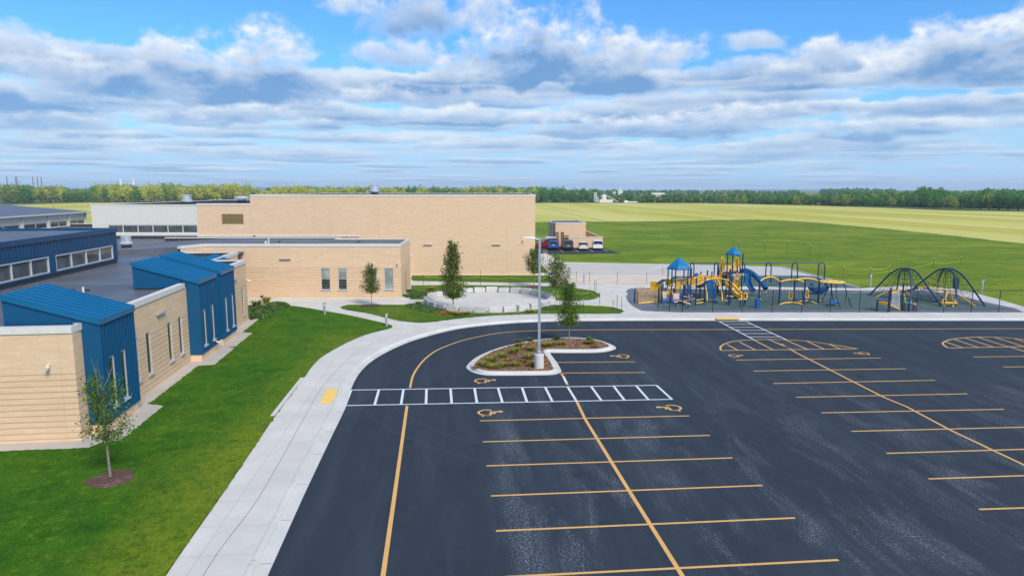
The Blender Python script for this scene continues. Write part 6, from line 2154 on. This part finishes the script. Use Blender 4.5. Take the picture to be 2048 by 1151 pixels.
# ---- blue rocker
bt = thing('rocker', 'blue moulded boat-shaped rocker between the climbing frame and the disc canopy', 'rocker', (*G(1637, 588, PV), PV))
hull = MB()
nu, nv = 17, 9
vs = []
for i in range(nu):
    u = -1 + 2 * i / (nu - 1)
    for k in range(nv):
        t_ = math.pi * k / (nv - 1)
        wd = .46 * (1 - .55 * u ** 4)
        z0 = .10 + .30 * abs(u) ** 2.5
        dpt = .62 * (1 - .45 * u * u)
        vs.append((1.08 * u, -math.cos(t_) * wd, z0 + dpt - math.sin(t_) * dpt + .12 * u * u))
hull.add(vs, [(i * nv + k, i * nv + k + 1, (i + 1) * nv + k + 1, (i + 1) * nv + k) for i in range(nu - 1) for k in range(nv - 1)] + [tuple(range(nv)), tuple(range((nu - 1) * nv, nu * nv))])
hull.build('hull', 'roto', bt, (0, 0, 0), smooth=True)
MB().box((0, 0, .36), (1.5, .7, .08)).build('floor', 'roto', bt, (0, 0, 0))
for x in (-.8, .75):
    MB().tube(smooth_path([(x, -.36, .95), (x + .08, -.2, 1.12), (x + .1, 0, 1.18), (x + .08, .2, 1.12), (x, .36, .95)], 4), .09, 8).build('back_rest', 'roto', bt, (0, 0, 0))

# ---- disc canopy with bench
dc = thing('disc_canopy', 'yellow pierced disc on bent blue legs with a blue bench below', 'play shelter', (34.5, 66.5, PV), world=True)
p = Q(1664, 562, 66.8)
dm = MB().lathe([(.25, .05), (1.12, .0), (1.18, -.05), (1.12, -.09), (.25, -.06)], tuple(p), 28)
dm.build('disc', 'yellow', dc)
hm = MB()
for i in range(7):
    a = 2 * math.pi * i / 7
    hm.lathe([(.16, .052), (.16, .056), (.02, .057)], (p.x + .68 * math.cos(a), p.y + .68 * math.sin(a), p.z - .025), 10)
hm.build('disc_hole', 'greyp', dc)
for pts in ([(1653, 565, 67.3), (1653.5, 576, 67.5), (1650, 589, 68.0), (1642.5, 603, gy(603))], [(1663, 565, 67.5), (1664, 588, 67.9), (1668, 601.5, gy(602))], [(1672.3, 566, 66.4), (1672.8, 590, 65.9), (1677, 605, 65.4), (1680.7, 616, gy(616))], [(1662, 566, 66.3), (1662.5, 590, 65.9), (1658, 605, 65.4), (1655.7, 615, gy(615))], [(1687, 566, 66.9), (1690, 573, 67), (1693, 585, 67.4), (1691.8, 595, 67.8), (1691, 602, gy(602))]):
    part_tube(dc, 'leg', 'navy', pts, .045)
MB().hexa([tuple(Q(*q)) for q in [(1658.5, 606.4, 65.5), (1678.5, 606.4, 65.5), (1677, 602.5, 66.4), (1660, 602.5, 66.4)]], [tuple(Q(*q)) for q in [(1658.5, 603.6, 65.5), (1678.5, 603.6, 65.5), (1677, 601, 66.4), (1660, 601, 66.4)]]).build('bench', 'pblue', dc)
ld = MB()
for o in (0, .28):
    tubeP(ld, [(1695.5 + o * 5, 594, gy(612)), (1703.5 + o * 5 - 1, 614.5, gy(614))], .03, 6)
for i in range(4):
    tubeP(ld, [(1697 + 1.9 * i, 597.5 + 4.6 * i, gy(613)), (1698.6 + 1.9 * i, 597.5 + 4.6 * i, gy(613))], .025, 5)
tag(ld.build('step_ladder', 'navy'), 'small slanted blue ladder standing right of the yellow disc', 'ladder')

# ---- rope domes: four bowed legs and nets each
def dome(label, left, right, rear, front):
    t = thing('net_climber', label, 'net climber', tuple(Q(*left[0])), group='blue arched rope climbers', world=True)
    L = [smooth_path([tuple(Q(*q)) for q in leg], 5) for leg in (left, rear, right, front)]
    for leg in L:
        MB().tube(leg, .085, 8).build('leg', 'navy', t)
    bm_ = MB()
    for a, b in ((L[0], L[1]), (L[2], L[3])):
        i, j = int(len(a) * .78), int(len(b) * .86)
        bm_.tube([a[i], b[j]], .05, 6)
    bm_.build('brace', 'navy', t)
    net = MB()
    for q in range(4):
        A, B = L[q], L[(q + 1) % 4]
        rows = []
        for k in range(1, 9):
            u = k / 9.0
            a, b = Vector(A[int(u * (len(A) - 1))]), Vector(B[int(u * (len(B) - 1))])
            row = []
            for j in range(7):
                v = j / 6
                p_ = a.lerp(b, v)
                p_ += Vector((0, 0, -.55 * 4 * v * (1 - v) * (1 - u * .7)))
                p_.z = max(p_.z, PV + .2)
                row.append(tuple(p_))
            rows.append(row)
            net.tube(row, .016, 4, cap=False)
        for j in range(1, 6):
            net.tube([r_[j] for r_ in rows], .016, 4, cap=False)
    core = [Vector(L[0][-1]), Vector((L[0][-1][0], L[0][-1][1], PV + .6))]
    net.tube([tuple(c_) for c_ in core], .03, 5)
    net.build('rope_net', 'rope', t)
    return t


dome('left of the two blue arched rope net climbers', [(1738, 590.5, gy(590.5)), (1758, 570, 72), (1780, 547.5, 71.3), (1796, 538.5, 70.8), (1811, 536.6, 70.3)],
     [(1882, 611.5, gy(611.5)), (1865, 587, 67.2), (1845, 558.5, 68.6), (1831, 542.5, 69.5), (1818, 537, 70.1), (1811, 536.6, 70.3)],
     [(1794, 579, gy(579)), (1796, 562, 74.5), (1800, 547.5, 73), (1806, 539.5, 71.6), (1811, 536.8, 70.3)],
     [(1819.5, 607, gy(607)), (1822, 590, 67.8), (1822.8, 570, 68.5), (1820.5, 549, 69.3), (1815.5, 539.5, 69.9), (1811, 536.8, 70.3)])
dome('right of the two blue arched rope net climbers', [(1826, 577, 74.5), (1845, 562, 73.3), (1868, 544.5, 72), (1880, 538.5, 71.2), (1893, 537, 70.4)],
     [(1970.5, 612.5, gy(612.5)), (1950, 583, 67.4), (1930, 556, 68.8), (1917, 544, 69.6), (1905, 538.2, 70.1), (1893, 537, 70.4)],
     [(1874, 579, gy(579)), (1877, 563, 74.6), (1882, 548, 73), (1887, 540, 71.5), (1893, 537.2, 70.4)],
     [(1910.5, 611.8, gy(611.8)), (1912.5, 590, 67.2), (1911, 565, 68.4), (1907, 548, 69.2), (1900, 539.8, 69.9), (1893, 537.2, 70.4)])

# ---- rubber-belt hill between the domes
hb = thing('belt_bridge', 'black rubber belt bridge with yellow bowed rails between the rope climbers', 'climbing bridge', (44, 69, PV), world=True)
for pts in ([(1804, 583, 71), (1820, 579.5, 71), (1838, 574, 70.8)], [(1846, 574.5, 69.8), (1862, 579, 69.0), (1880, 591, 68.0), (1896, 604, 67.2)]):
    P = smooth_path([tuple(Q(*q)) for q in pts], 4)
    m = MB()
    for a, b in zip(P, P[1:]):
        a, b = Vector(a), Vector(b)
        d = (b - a)
        sd3 = Vector((.35, .95, 0)) * .55
        m.hexa([tuple(v - Vector((0, 0, .05))) for v in (a - sd3, b - sd3, b + sd3, a + sd3)], [tuple(v) for v in (a - sd3, b - sd3, b + sd3, a + sd3)])
    m.build('belt', 'black', hb)
for pts in ([(1752, 594, 71.5), (1768, 586, 71.2), (1784, 580.5, 71), (1800, 581, 70.9)], [(1836, 575, 70.3), (1848, 573.5, 70.1), (1862, 574.2, 69.8), (1868, 575.5, 69.6)], [(1868, 576.5, 69.6), (1890, 579.5, 69), (1912, 587, 68), (1932, 599, 67), (1951, 612, gy(612))],
            [(1805, 583, 70.4), (1808.5, 590, 69.9), (1810.5, 603, gy(604))], [(1811, 582, 70.3), (1817, 586, 69.7), (1821, 593, 69), (1822, 606, gy(607))], [(1890, 597, 68), (1893, 588, 68.2), (1897, 582, 68.4), (1902, 588, 68), (1905.5, 602, gy(604))]):
    part_tube(hb, 'rail', 'yellow', pts, .06)
sw_ = MB()
for i in range(8):
    p = Q(1836 + 5.4 * i, 575 + .5 * i, 70 - .15 * i)
    sw_.tube([tuple(p), (p.x, p.y, PV + .75)], .012, 4)
sw_.build('hanging_rope', 'rope', hb)
for px, py in [(1838, 596.5), (1845, 590.5), (1862, 597)]:
    MB().lathe([(.22, 0), (.24, .06), (.1, .1)], tuple(Q(px, py, gy(602))), 12).build('rope_seat', 'pblue', hb)
bn = thing('bench', 'low yellow bench with a hoop in front of the right rope climber', 'bench', (*G(1897, 613, PV), PV), world=True)
yb_ = gy(612.5)
a, b = Q(1882, 605, yb_), Q(1912.5, 604.5, yb_)
MB().box(((a.x + b.x) / 2, yb_, a.z), (b.x - a.x, .45, .10)).build('seat', 'pale_y', bn)
for px in (1888, 1906):
    c_ = Q(px, 606, yb_)
    MB().box((c_.x, yb_, (c_.z + PV) / 2), (.16, .16, c_.z - PV)).build('leg', 'yellow', bn)
part_tube(bn, 'hoop', 'pale_y', [(1885, 604, yb_), (1885.5, 599.5, yb_), (1889, 597.5, yb_), (1892.5, 599.5, yb_), (1893, 604, yb_)], .05)
part_tube(bn, 'end_rail', 'pale_y', [(1911.5, 604.5, yb_), (1910, 598, yb_)], .06)
for px, ty, mt, lab, r in ((1810, 603.5, 'green', 'play drum with a green top, left of three', .22), (1818.8, 606, 'pblue', 'play drum with a blue top, middle of three', .20), (1828, 606.8, 'pale_y', 'play drum with a yellow top, right of three', .17)):
    x, y = G(px, 621.3, PV)
    zt = AT(px, ty, y).z
    t = thing('play_drum', lab, 'drum', (x, y, PV), group='play drums behind the fence', world=True)
    MB().tube([(x, y, PV), (x, y, zt - .07)], r * .86, 18).build('drum_body', 'drum', t)
    MB().lathe([(r, zt - .08), (r, zt - .02), (r * .8, zt)], (x, y, 0), 18).build('drum_top', mt, t)
# chime panel
cm = thing('chime_panel', 'upright panel of pale chime tubes between yellow bars behind the fence', 'musical panel', (*G(1790, 621, PV), PV), world=True)
ya, yb2 = gy(623), gy(620.5)
vpost(cm, 1778.6, 623, 575, .075)
vpost(cm, 1803, 620.5, 567, .075)
part_tube(cm, 'top_bar', 'yellow', [(1780, 587, ya), (1793, 582.5, (ya + yb2) / 2), (1802.5, 575.5, yb2)], .06)
part_tube(cm, 'bottom_bar', 'yellow', [(1779, 608.5, ya), (1800.5, 619, yb2)], .06)
for i in range(8):
    u = (i + .8) / 8.8
    part_tube(cm, 'chime', 'tip', [(1780 + 22 * u, 587.5 - 11.5 * u ** 1.4, ya + (yb2 - ya) * u), (1780 + 20.5 * u, 608 + 10.5 * u, ya + (yb2 - ya) * u)], .026, 6)
tt = thing('sand_table', 'navy post table with a yellow bowl left of the chime panel', 'play table', (*G(1762, 621, PV), PV), world=True)
vpost(tt, 1753.5, 621.5, 598.5, .085)
yt = gy(621.5)
c_ = Q(1766, 603.5, yt)
MB().lathe([(.12, -.26), (.42, -.16), (.54, .0), (.48, .0), (.36, -.1)], tuple(c_), 18).build('bowl', 'yellow', tt)
part_tube(tt, 'arm', 'pblue', [(1754, 599.5, yt), (1776.5, 594, yt + .3)], .05)
part_tube(tt, 'arm', 'navy', [(1754, 602, yt), (1777, 601, yt)], .05)

# ================================================================= FAR BACKGROUND
def crown_pts(n, r, h, z0, rr, shell=.55):
    u = rr.normal(size=(n, 3))
    u /= np.linalg.norm(u, axis=1)[:, None]
    k = shell + (1 - shell) * rr.random(n)
    # lumpy outline
    lump = 1 + .22 * np.sin(u[:, 0] * 5 + rr.random() * 6) * np.cos(u[:, 2] * 4 + rr.random() * 6)
    p = u * (k * lump)[:, None]
    return np.stack([p[:, 0] * r, p[:, 1] * r, z0 + (p[:, 2] * .5 + .5) * h], 1)


def woods(name, secs, seed, size=0.95):
    """a wood that reads as one mass: crowns of leaf clumps, sorted in one object per foliage colour"""
    rr = np.random.default_rng(seed)
    acc = {}
    tr = MB()
    for px0, px1, by0, by1, ty0, ty1, dens, mats, ydepth in secs:
        n = int((px1 - px0) * dens * 1.35)
        for i in range(n):
            f = rr.random()
            px = px0 + (px1 - px0) * f
            by = by0 + (by1 - by0) * f
            x, y = G(px, by)
            back = rr.random() ** 1.3 * ydepth
            x, y = x * (1 + back / y), y + back
            zt = AT(px, rr.uniform(ty0, ty1) + (ty1 - ty0) * .15 * math.sin(px * .05) + (1.5 if back < ydepth * .2 else 0), y).z
            h = max(3.0, zt + .12)
            if back < ydepth * .3:
                h *= rr.uniform(.62, 1.0)
            mt = mats[rr.integers(len(mats))]
            r = h * rr.uniform(.26, .40)
            z0 = h * (.10 if mt != 'far_y' else .22)
            p = crown_pts(int((170 + 9 * h) * (1.0 if size < 2 else .5)), r, h - z0, z0, rr, .35) + np.array([x, y, -.12])
            acc.setdefault(mt, []).append(p)
            if rr.random() < .5:
                tr.tube([(x, y, -.12), (x + rr.uniform(-.5, .5), y, h * .8)], [.22, .05], 4, cap=False)
    for mt, ps_ in acc.items():
        o = leaf_obj(name, np.concatenate(ps_), size, mat=mt, aspect=1.4, jitter=.5)
        tag(o, kind='stuff')
    if tr.v:
        tag(tr.build(name, 'bark'), kind='stuff')


gg, oo, mm = 'far_g', 'far_y', 'far_m'
woods('distant_wood', [(-140, 62, 408, 406, 367, 373, .55, [gg, gg, mm], 40), (55, 132, 405, 405, 370, 376, .6, [oo, mm, mm, gg], 40), (128, 195, 405, 405, 376, 381, .5, [gg, gg, mm], 30),
                       (188, 500, 405, 404.5, 366, 373, .62, [oo, oo, oo, oo, mm, mm, gg], 60), (495, 800, 404, 404, 372, 379, .55, [oo, oo, oo, mm, gg], 60), (560, 760, 404, 404, 369, 376, .25, [oo, mm], 60), (780, 1080, 404, 404, 371, 379, .6, [gg, oo, mm, gg], 60),
                       (1070, 1192, 405, 405, 374, 381, .55, [gg, gg, gg, mm], 40), (1186, 1262, 403.5, 403.5, 388, 393, .5, [gg, mm], 30), (1225, 1440, 405, 406, 387, 393, .6, [gg, gg, mm], 40), (1436, 1700, 406.5, 412, 385, 392, .6, [gg, gg, gg, mm], 45), (1690, 2160, 411, 420, 381, 388, .7, [gg, gg, gg, mm], 45), (1835, 1885, 413, 416, 374, 379, .6, [gg, gg], 30), (1960, 2160, 416, 420, 376.5, 380, .5, [gg, gg], 30)], 5)
woods('far_wood', [(1000, 1500, 391, 391, 379.5, 382.5, .42, [gg, mm, gg], 500), (1480, 1600, 392, 392, 381, 384, .4, [gg], 300), (1640, 1790, 391, 391, 376.5, 380, .5, [gg, gg], 250), (1780, 2100, 391, 391, 381, 384, .4, [gg, mm], 400), (-100, 260, 390, 390, 377, 380, .4, [gg, mm], 300)], 9, 3.4)

# individual trees and bushes one can tell apart along the right hedge
rr_ = np.random.default_rng(3)
protos = []
for i in range(4):
    t = thing('hedge_tree', 'dark green tree in the hedge row beyond the crop field', 'tree', (0, 0, 0), group='trees of the far right hedge row')
    pts = np.concatenate([crown_pts(420, .34, .78, .14, rr_, .3), crown_pts(170, .22, .5, .3, rr_, .3) + np.array([.2, 0, 0]), crown_pts(170, .2, .45, .12, rr_, .3) + np.array([-.22, 0, 0])])
    leaf_obj('crown', pts, .062, ['far_g', 'far_g', 'far_m', 'far_g'][i], t, aspect=1.3)
    MB().tube([(0, 0, 0), (.01, 0, .3), (0, .01, .62)], [.03, .022, .008], 6).build('trunk', 'bark_dk', t, (0, 0, 0))
    protos.append(t)
spots = [(1436, 407, 389), (1462, 408, 390), (1488, 408, 391), (1516, 408.5, 390), (1540, 409, 389), (1566, 409.5, 389), (1592, 410, 390), (1618, 410, 389), (1640, 410.5, 391), (1664, 411, 390), (1690, 412, 388), (1712, 412.5, 389), (1736, 413, 390), (1757, 413.5, 390), (1782, 414, 391), (1803, 412.5, 388), (1826, 414, 387), (1880, 417, 386), (1900, 418, 385), (1921, 417, 383), (1944, 418, 380), (1961, 419, 381), (1978, 419.5, 378), (1998, 420, 381), (2016, 420.5, 378.5), (2036, 421.5, 379), (2056, 422, 377), (2080, 423, 379)]
first = {0: True, 1: True, 2: True, 3: True}
for i, (px, by, ty) in enumerate(spots):
    x, y = G(px, by)
    h = AT(px, ty, y).z
    k = i % 4
    sc = (h * rr_.uniform(1.0, 1.35), h * 1.1, h)
    if first[k]:
        first[k] = False
        protos[k].location = (x, y, -.12)
        protos[k].scale = sc
    else:
        copy_tree(protos[k], (x, y, -.12), rr_.uniform(0, 6), sc)
for px, by, ty, w, lab in [(1852, 417.5, 373.5, .72, 'tallest dark tree with a ragged top in the far right tree line'), (1868, 417, 381, .9, 'broad dark tree right beside the ragged tallest one in the far tree line')]:
    x, y = G(px, by)
    h = AT(px, ty, y).z
    c = copy_tree(protos[1] if w < .8 else protos[0], (x, y, -.12), 2.0, (h * w, h * w, h), lab)

# hills on the horizon
hl_ = MB()


def ridge(Y, pts, depth=600):
    vs = []
    for px, py in pts:
        p = AT(px, py, Y)
        vs += [(p.x, Y - depth * .4, -.2), (p.x, Y, p.z), (p.x * 1.05, Y + depth, -.2)]
    fs = []
    for i in range(len(pts) - 1):
        a = 3 * i
        fs += [(a, a + 3, a + 4, a + 1), (a + 1, a + 4, a + 5, a + 2)]
    hl_.add(vs, fs)


rx = random.Random(2)
ridge(6500, [(px, 374.6 + 1.3 * math.sin(px * .009) + .5 * math.sin(px * .04) + rx.uniform(-.2, .2)) for px in range(-500, 1150, 22)], 900)
ridge(6000, [(px, 379.6 + 1.0 * math.sin(px * .011) + rx.uniform(-.2, .2)) for px in range(900, 2700, 22)], 900)
struct('hills', hl_, 'hill')

# masts, stacks, poles, gravel plant
def mast(px, ty, Y, label, g_='thin masts on the horizon at the far left'):
    p = AT(px, ty, Y)
    t = thing('radio_mast', label, 'mast', (p.x, Y, 0), group=g_)
    m = MB()
    hh = p.z
    for k in range(3):
        a = 2 * math.pi * k / 3
        m.tube([(1.3 * math.cos(a), 1.3 * math.sin(a), -.1), (.35 * math.cos(a), .35 * math.sin(a), hh)], .32, 4)
    for i in range(12):
        u = i / 12
        r0, r1 = 1.3 - .95 * u, 1.3 - .95 * (u + 1 / 12)
        for k in range(3):
            a, b = 2 * math.pi * k / 3, 2 * math.pi * (k + 1) / 3
            m.tube([(r0 * math.cos(a), r0 * math.sin(a), hh * u), (r1 * math.cos(b), r1 * math.sin(b), hh * (u + 1 / 12))], .12, 3)
    m.build('lattice', plain('mast_paint', (.16, .06, .07), .7), t, (0, 0, 0))


for i, (px, ty) in enumerate([(13, 352), (30.5, 352.5), (33, 352.5), (65, 352.5), (74, 352.5), (82, 353)]):
    mast(px, ty, 1400, f'thin dark lattice mast on the horizon, {ordinal(i)} from the left edge')
for px, lab in ((240.5, 'pale stack with a capped top on the horizon, left of a pair'), (266, 'pale stack with a capped top on the horizon, right of a pair')):
    p = AT(px, 357.5, 1500)
    t = thing('stack', lab, 'chimney', (p.x, 1500, 0), group='pale stacks on the horizon')
    MB().lathe([(2.6, -.1), (2.1, p.z - 4), (2.5, p.z - 3.6), (2.5, p.z - .4), (1.6, p.z)], n=14).build('shaft', 'sign', t, (0, 0, 0))


def pole(px, by, ty, label, arm=True):
    x, y = G(px, by)
    h = AT(px, ty, y).z
    t = thing('utility_pole', label, 'utility pole', (x, y, -.1), group='timber utility poles')
    MB().tube([(0, 0, 0), (0, 0, h)], [.17, .11], 7).build('pole', 'bark', t, (0, 0, 0))
    if arm:
        MB().box((0, 0, h * .93), (2.4, .14, .16)).build('crossarm', 'bark', t, (0, 0, 0))


pole(42.5, 405, 361, 'tall utility pole in front of the woods at the far left')
pole(2.5, 410, 387, 'short utility pole at the left picture edge')
pole(108, 418, 398, 'utility pole beyond the hipped grey roof in the pale field')
pole(328, 405.5, 388, 'thin pole against the olive wood behind the white hall', False)
for px, by, ty, lab in [(1332.5, 405, 390, 'thin pole at the field edge right of the gravel plant'), (1257, 398, 379, 'far thin pole above the gravel plant hedge'), (1322, 396, 377, 'far tall thin pole near the horizon in the middle'), (1387, 396, 376.5, 'far thin pole left of the hedge row'), (1472, 406, 388, 'thin pale pole by the hedge row'), (1665, 394, 371.5, 'dark tall far pole above the low wooded hill'), (1745, 396, 373, 'dark tall far pole right of the low wooded hill'), (1802, 396, 374, 'dark far pole left of the tallest tree')]:
    pole(px, by, ty, lab, False)
PY_ = 585
gp = thing('gravel_plant', 'pale industrial plant with a tower and slanting conveyor at the far field edge', 'industrial plant', (AT(1212, 400, PY_).x, PY_, 0), world=True)


def bx(parent, name, mat, px0, py0, px1, py1, Y, d):
    a, b = Q(px0, py0, Y), Q(px1, py1, Y)
    z0 = max(-.1, b.z)
    return MB().box(((a.x + b.x) / 2, Y + d / 2, (a.z + z0) / 2), (b.x - a.x, d, a.z - z0)).build(name, mat, parent)


bx(gp, 'tower', 'steel', 1188, 384.5, 1194, 403, PY_, 3)
bx(gp, 'tower_base', 'steel', 1191, 394, 1197, 404, PY_ - 1, 4)
bx(gp, 'shed', 'white_panel', 1199, 399, 1226, 405, PY_ - 2, 8)
p = Q(1208, 399, PY_)
MB().lathe([(2.3, 0), (2.3, 3.0), (.8, 4.2), (.3, 4.4)], (p.x, PY_ + 2, p.z), 16).build('silo', 'white_panel', gp)
a, b = Q(1208.5, 387, PY_ + 1), Q(1237, 402.5, PY_ + 1)
d = (b - a)
MB().hexa([tuple(a + Vector((0, 0, -.9))), tuple(b + Vector((0, 0, -.9))), tuple(b + Vector((0, 1.6, -.9))), tuple(a + Vector((0, 1.6, -.9)))], [tuple(a), tuple(b), tuple(b + Vector((0, 1.6, 0))), tuple(a + Vector((0, 1.6, 0)))]).build('conveyor', 'steel', gp)
for u in (.35, .75):
    c_ = a.lerp(b, u)
    MB().box((c_.x, c_.y + .8, (c_.z - .9) / 2), (.4, .4, c_.z - .9)).build('trestle', 'steel', gp)
bx(gp, 'hopper', 'sign', 1249, 401, 1256, 405, PY_, 5)
bx(gp, 'low_shed', 'white_panel', 1257, 402.5, 1275, 405, PY_, 5)
el = thing('grain_elevator', 'white grain elevator towers far beyond the gravel plant', 'grain elevator', (AT(1238, 390, 1150).x, 1150, 0), world=True)
bx(el, 'tower', 'white_panel', 1226.5, 383, 1230.5, 395, 1150, 5)
bx(el, 'tower', 'white_panel', 1236.5, 379.5, 1241, 395, 1150, 5)
bx(el, 'head_house', 'sign', 1238.5, 376.8, 1242.5, 379.3, 1150, 5)
bx(el, 'hopper', 'sign', 1241.2, 381, 1245.5, 386, 1150, 5)
for px0, px1, y0, Y, lab in [(1305, 1330, 389, 800, 'long pale far shed beyond the hedge in the middle'), (1416, 1442, 381.8, 2200, 'white far farm building on the horizon'), (1778, 1794, 384, 1800, 'white far building right of the low wooded hill'), (1852, 1866, 384.2, 1800, 'small white far building behind the tallest tree')]:
    t = thing('far_shed', lab, 'farm building', (AT(px0, y0, Y).x, Y, 0), world=True)
    a, b = Q(px0, y0, Y), Q(px1, y0, Y)
    w_ = b.x - a.x
    MB().box(((a.x + b.x) / 2, Y + 5, a.z * .5 - .06), (w_, 10, a.z + .12)).build('wall', 'white_panel', t)
    MB().hexa([(a.x - .5, Y - .5, a.z), (b.x + .5, Y - .5, a.z), (b.x + .5, Y + 10.5, a.z), (a.x - .5, Y + 10.5, a.z)], [(a.x - .3, Y + 4.6, a.z + 2), (b.x + .3, Y + 4.6, a.z + 2), (b.x + .3, Y + 5.4, a.z + 2), (a.x - .3, Y + 5.4, a.z + 2)]).build('roof', 'white_panel', t)

# ================================================================= HAZE
hz_ = MB().hexa([(-8600, -50, -1.2), (8600, -50, -1.2), (8600, 8600, -1.2), (-8600, 8600, -1.2)], [(-8600, -50, 75), (8600, -50, 75), (8600, 8600, 75), (-8600, 8600, 75)])
hm_ = bpy.data.materials.new('haze_air')
hm_.use_nodes = True
hn = hm_.node_tree
hn.nodes.clear()
ho = hn.nodes.new('ShaderNodeOutputMaterial')
hv = hn.nodes.new('ShaderNodeVolumePrincipled')
hv.inputs['Color'].default_value = (0.72, 0.86, 1.0, 1)
hv.inputs['Density'].default_value = 0.00017
hn.links.new(hv.outputs[0], ho.inputs['Volume'])
tag(hz_.build('haze', hm_), kind='stuff')
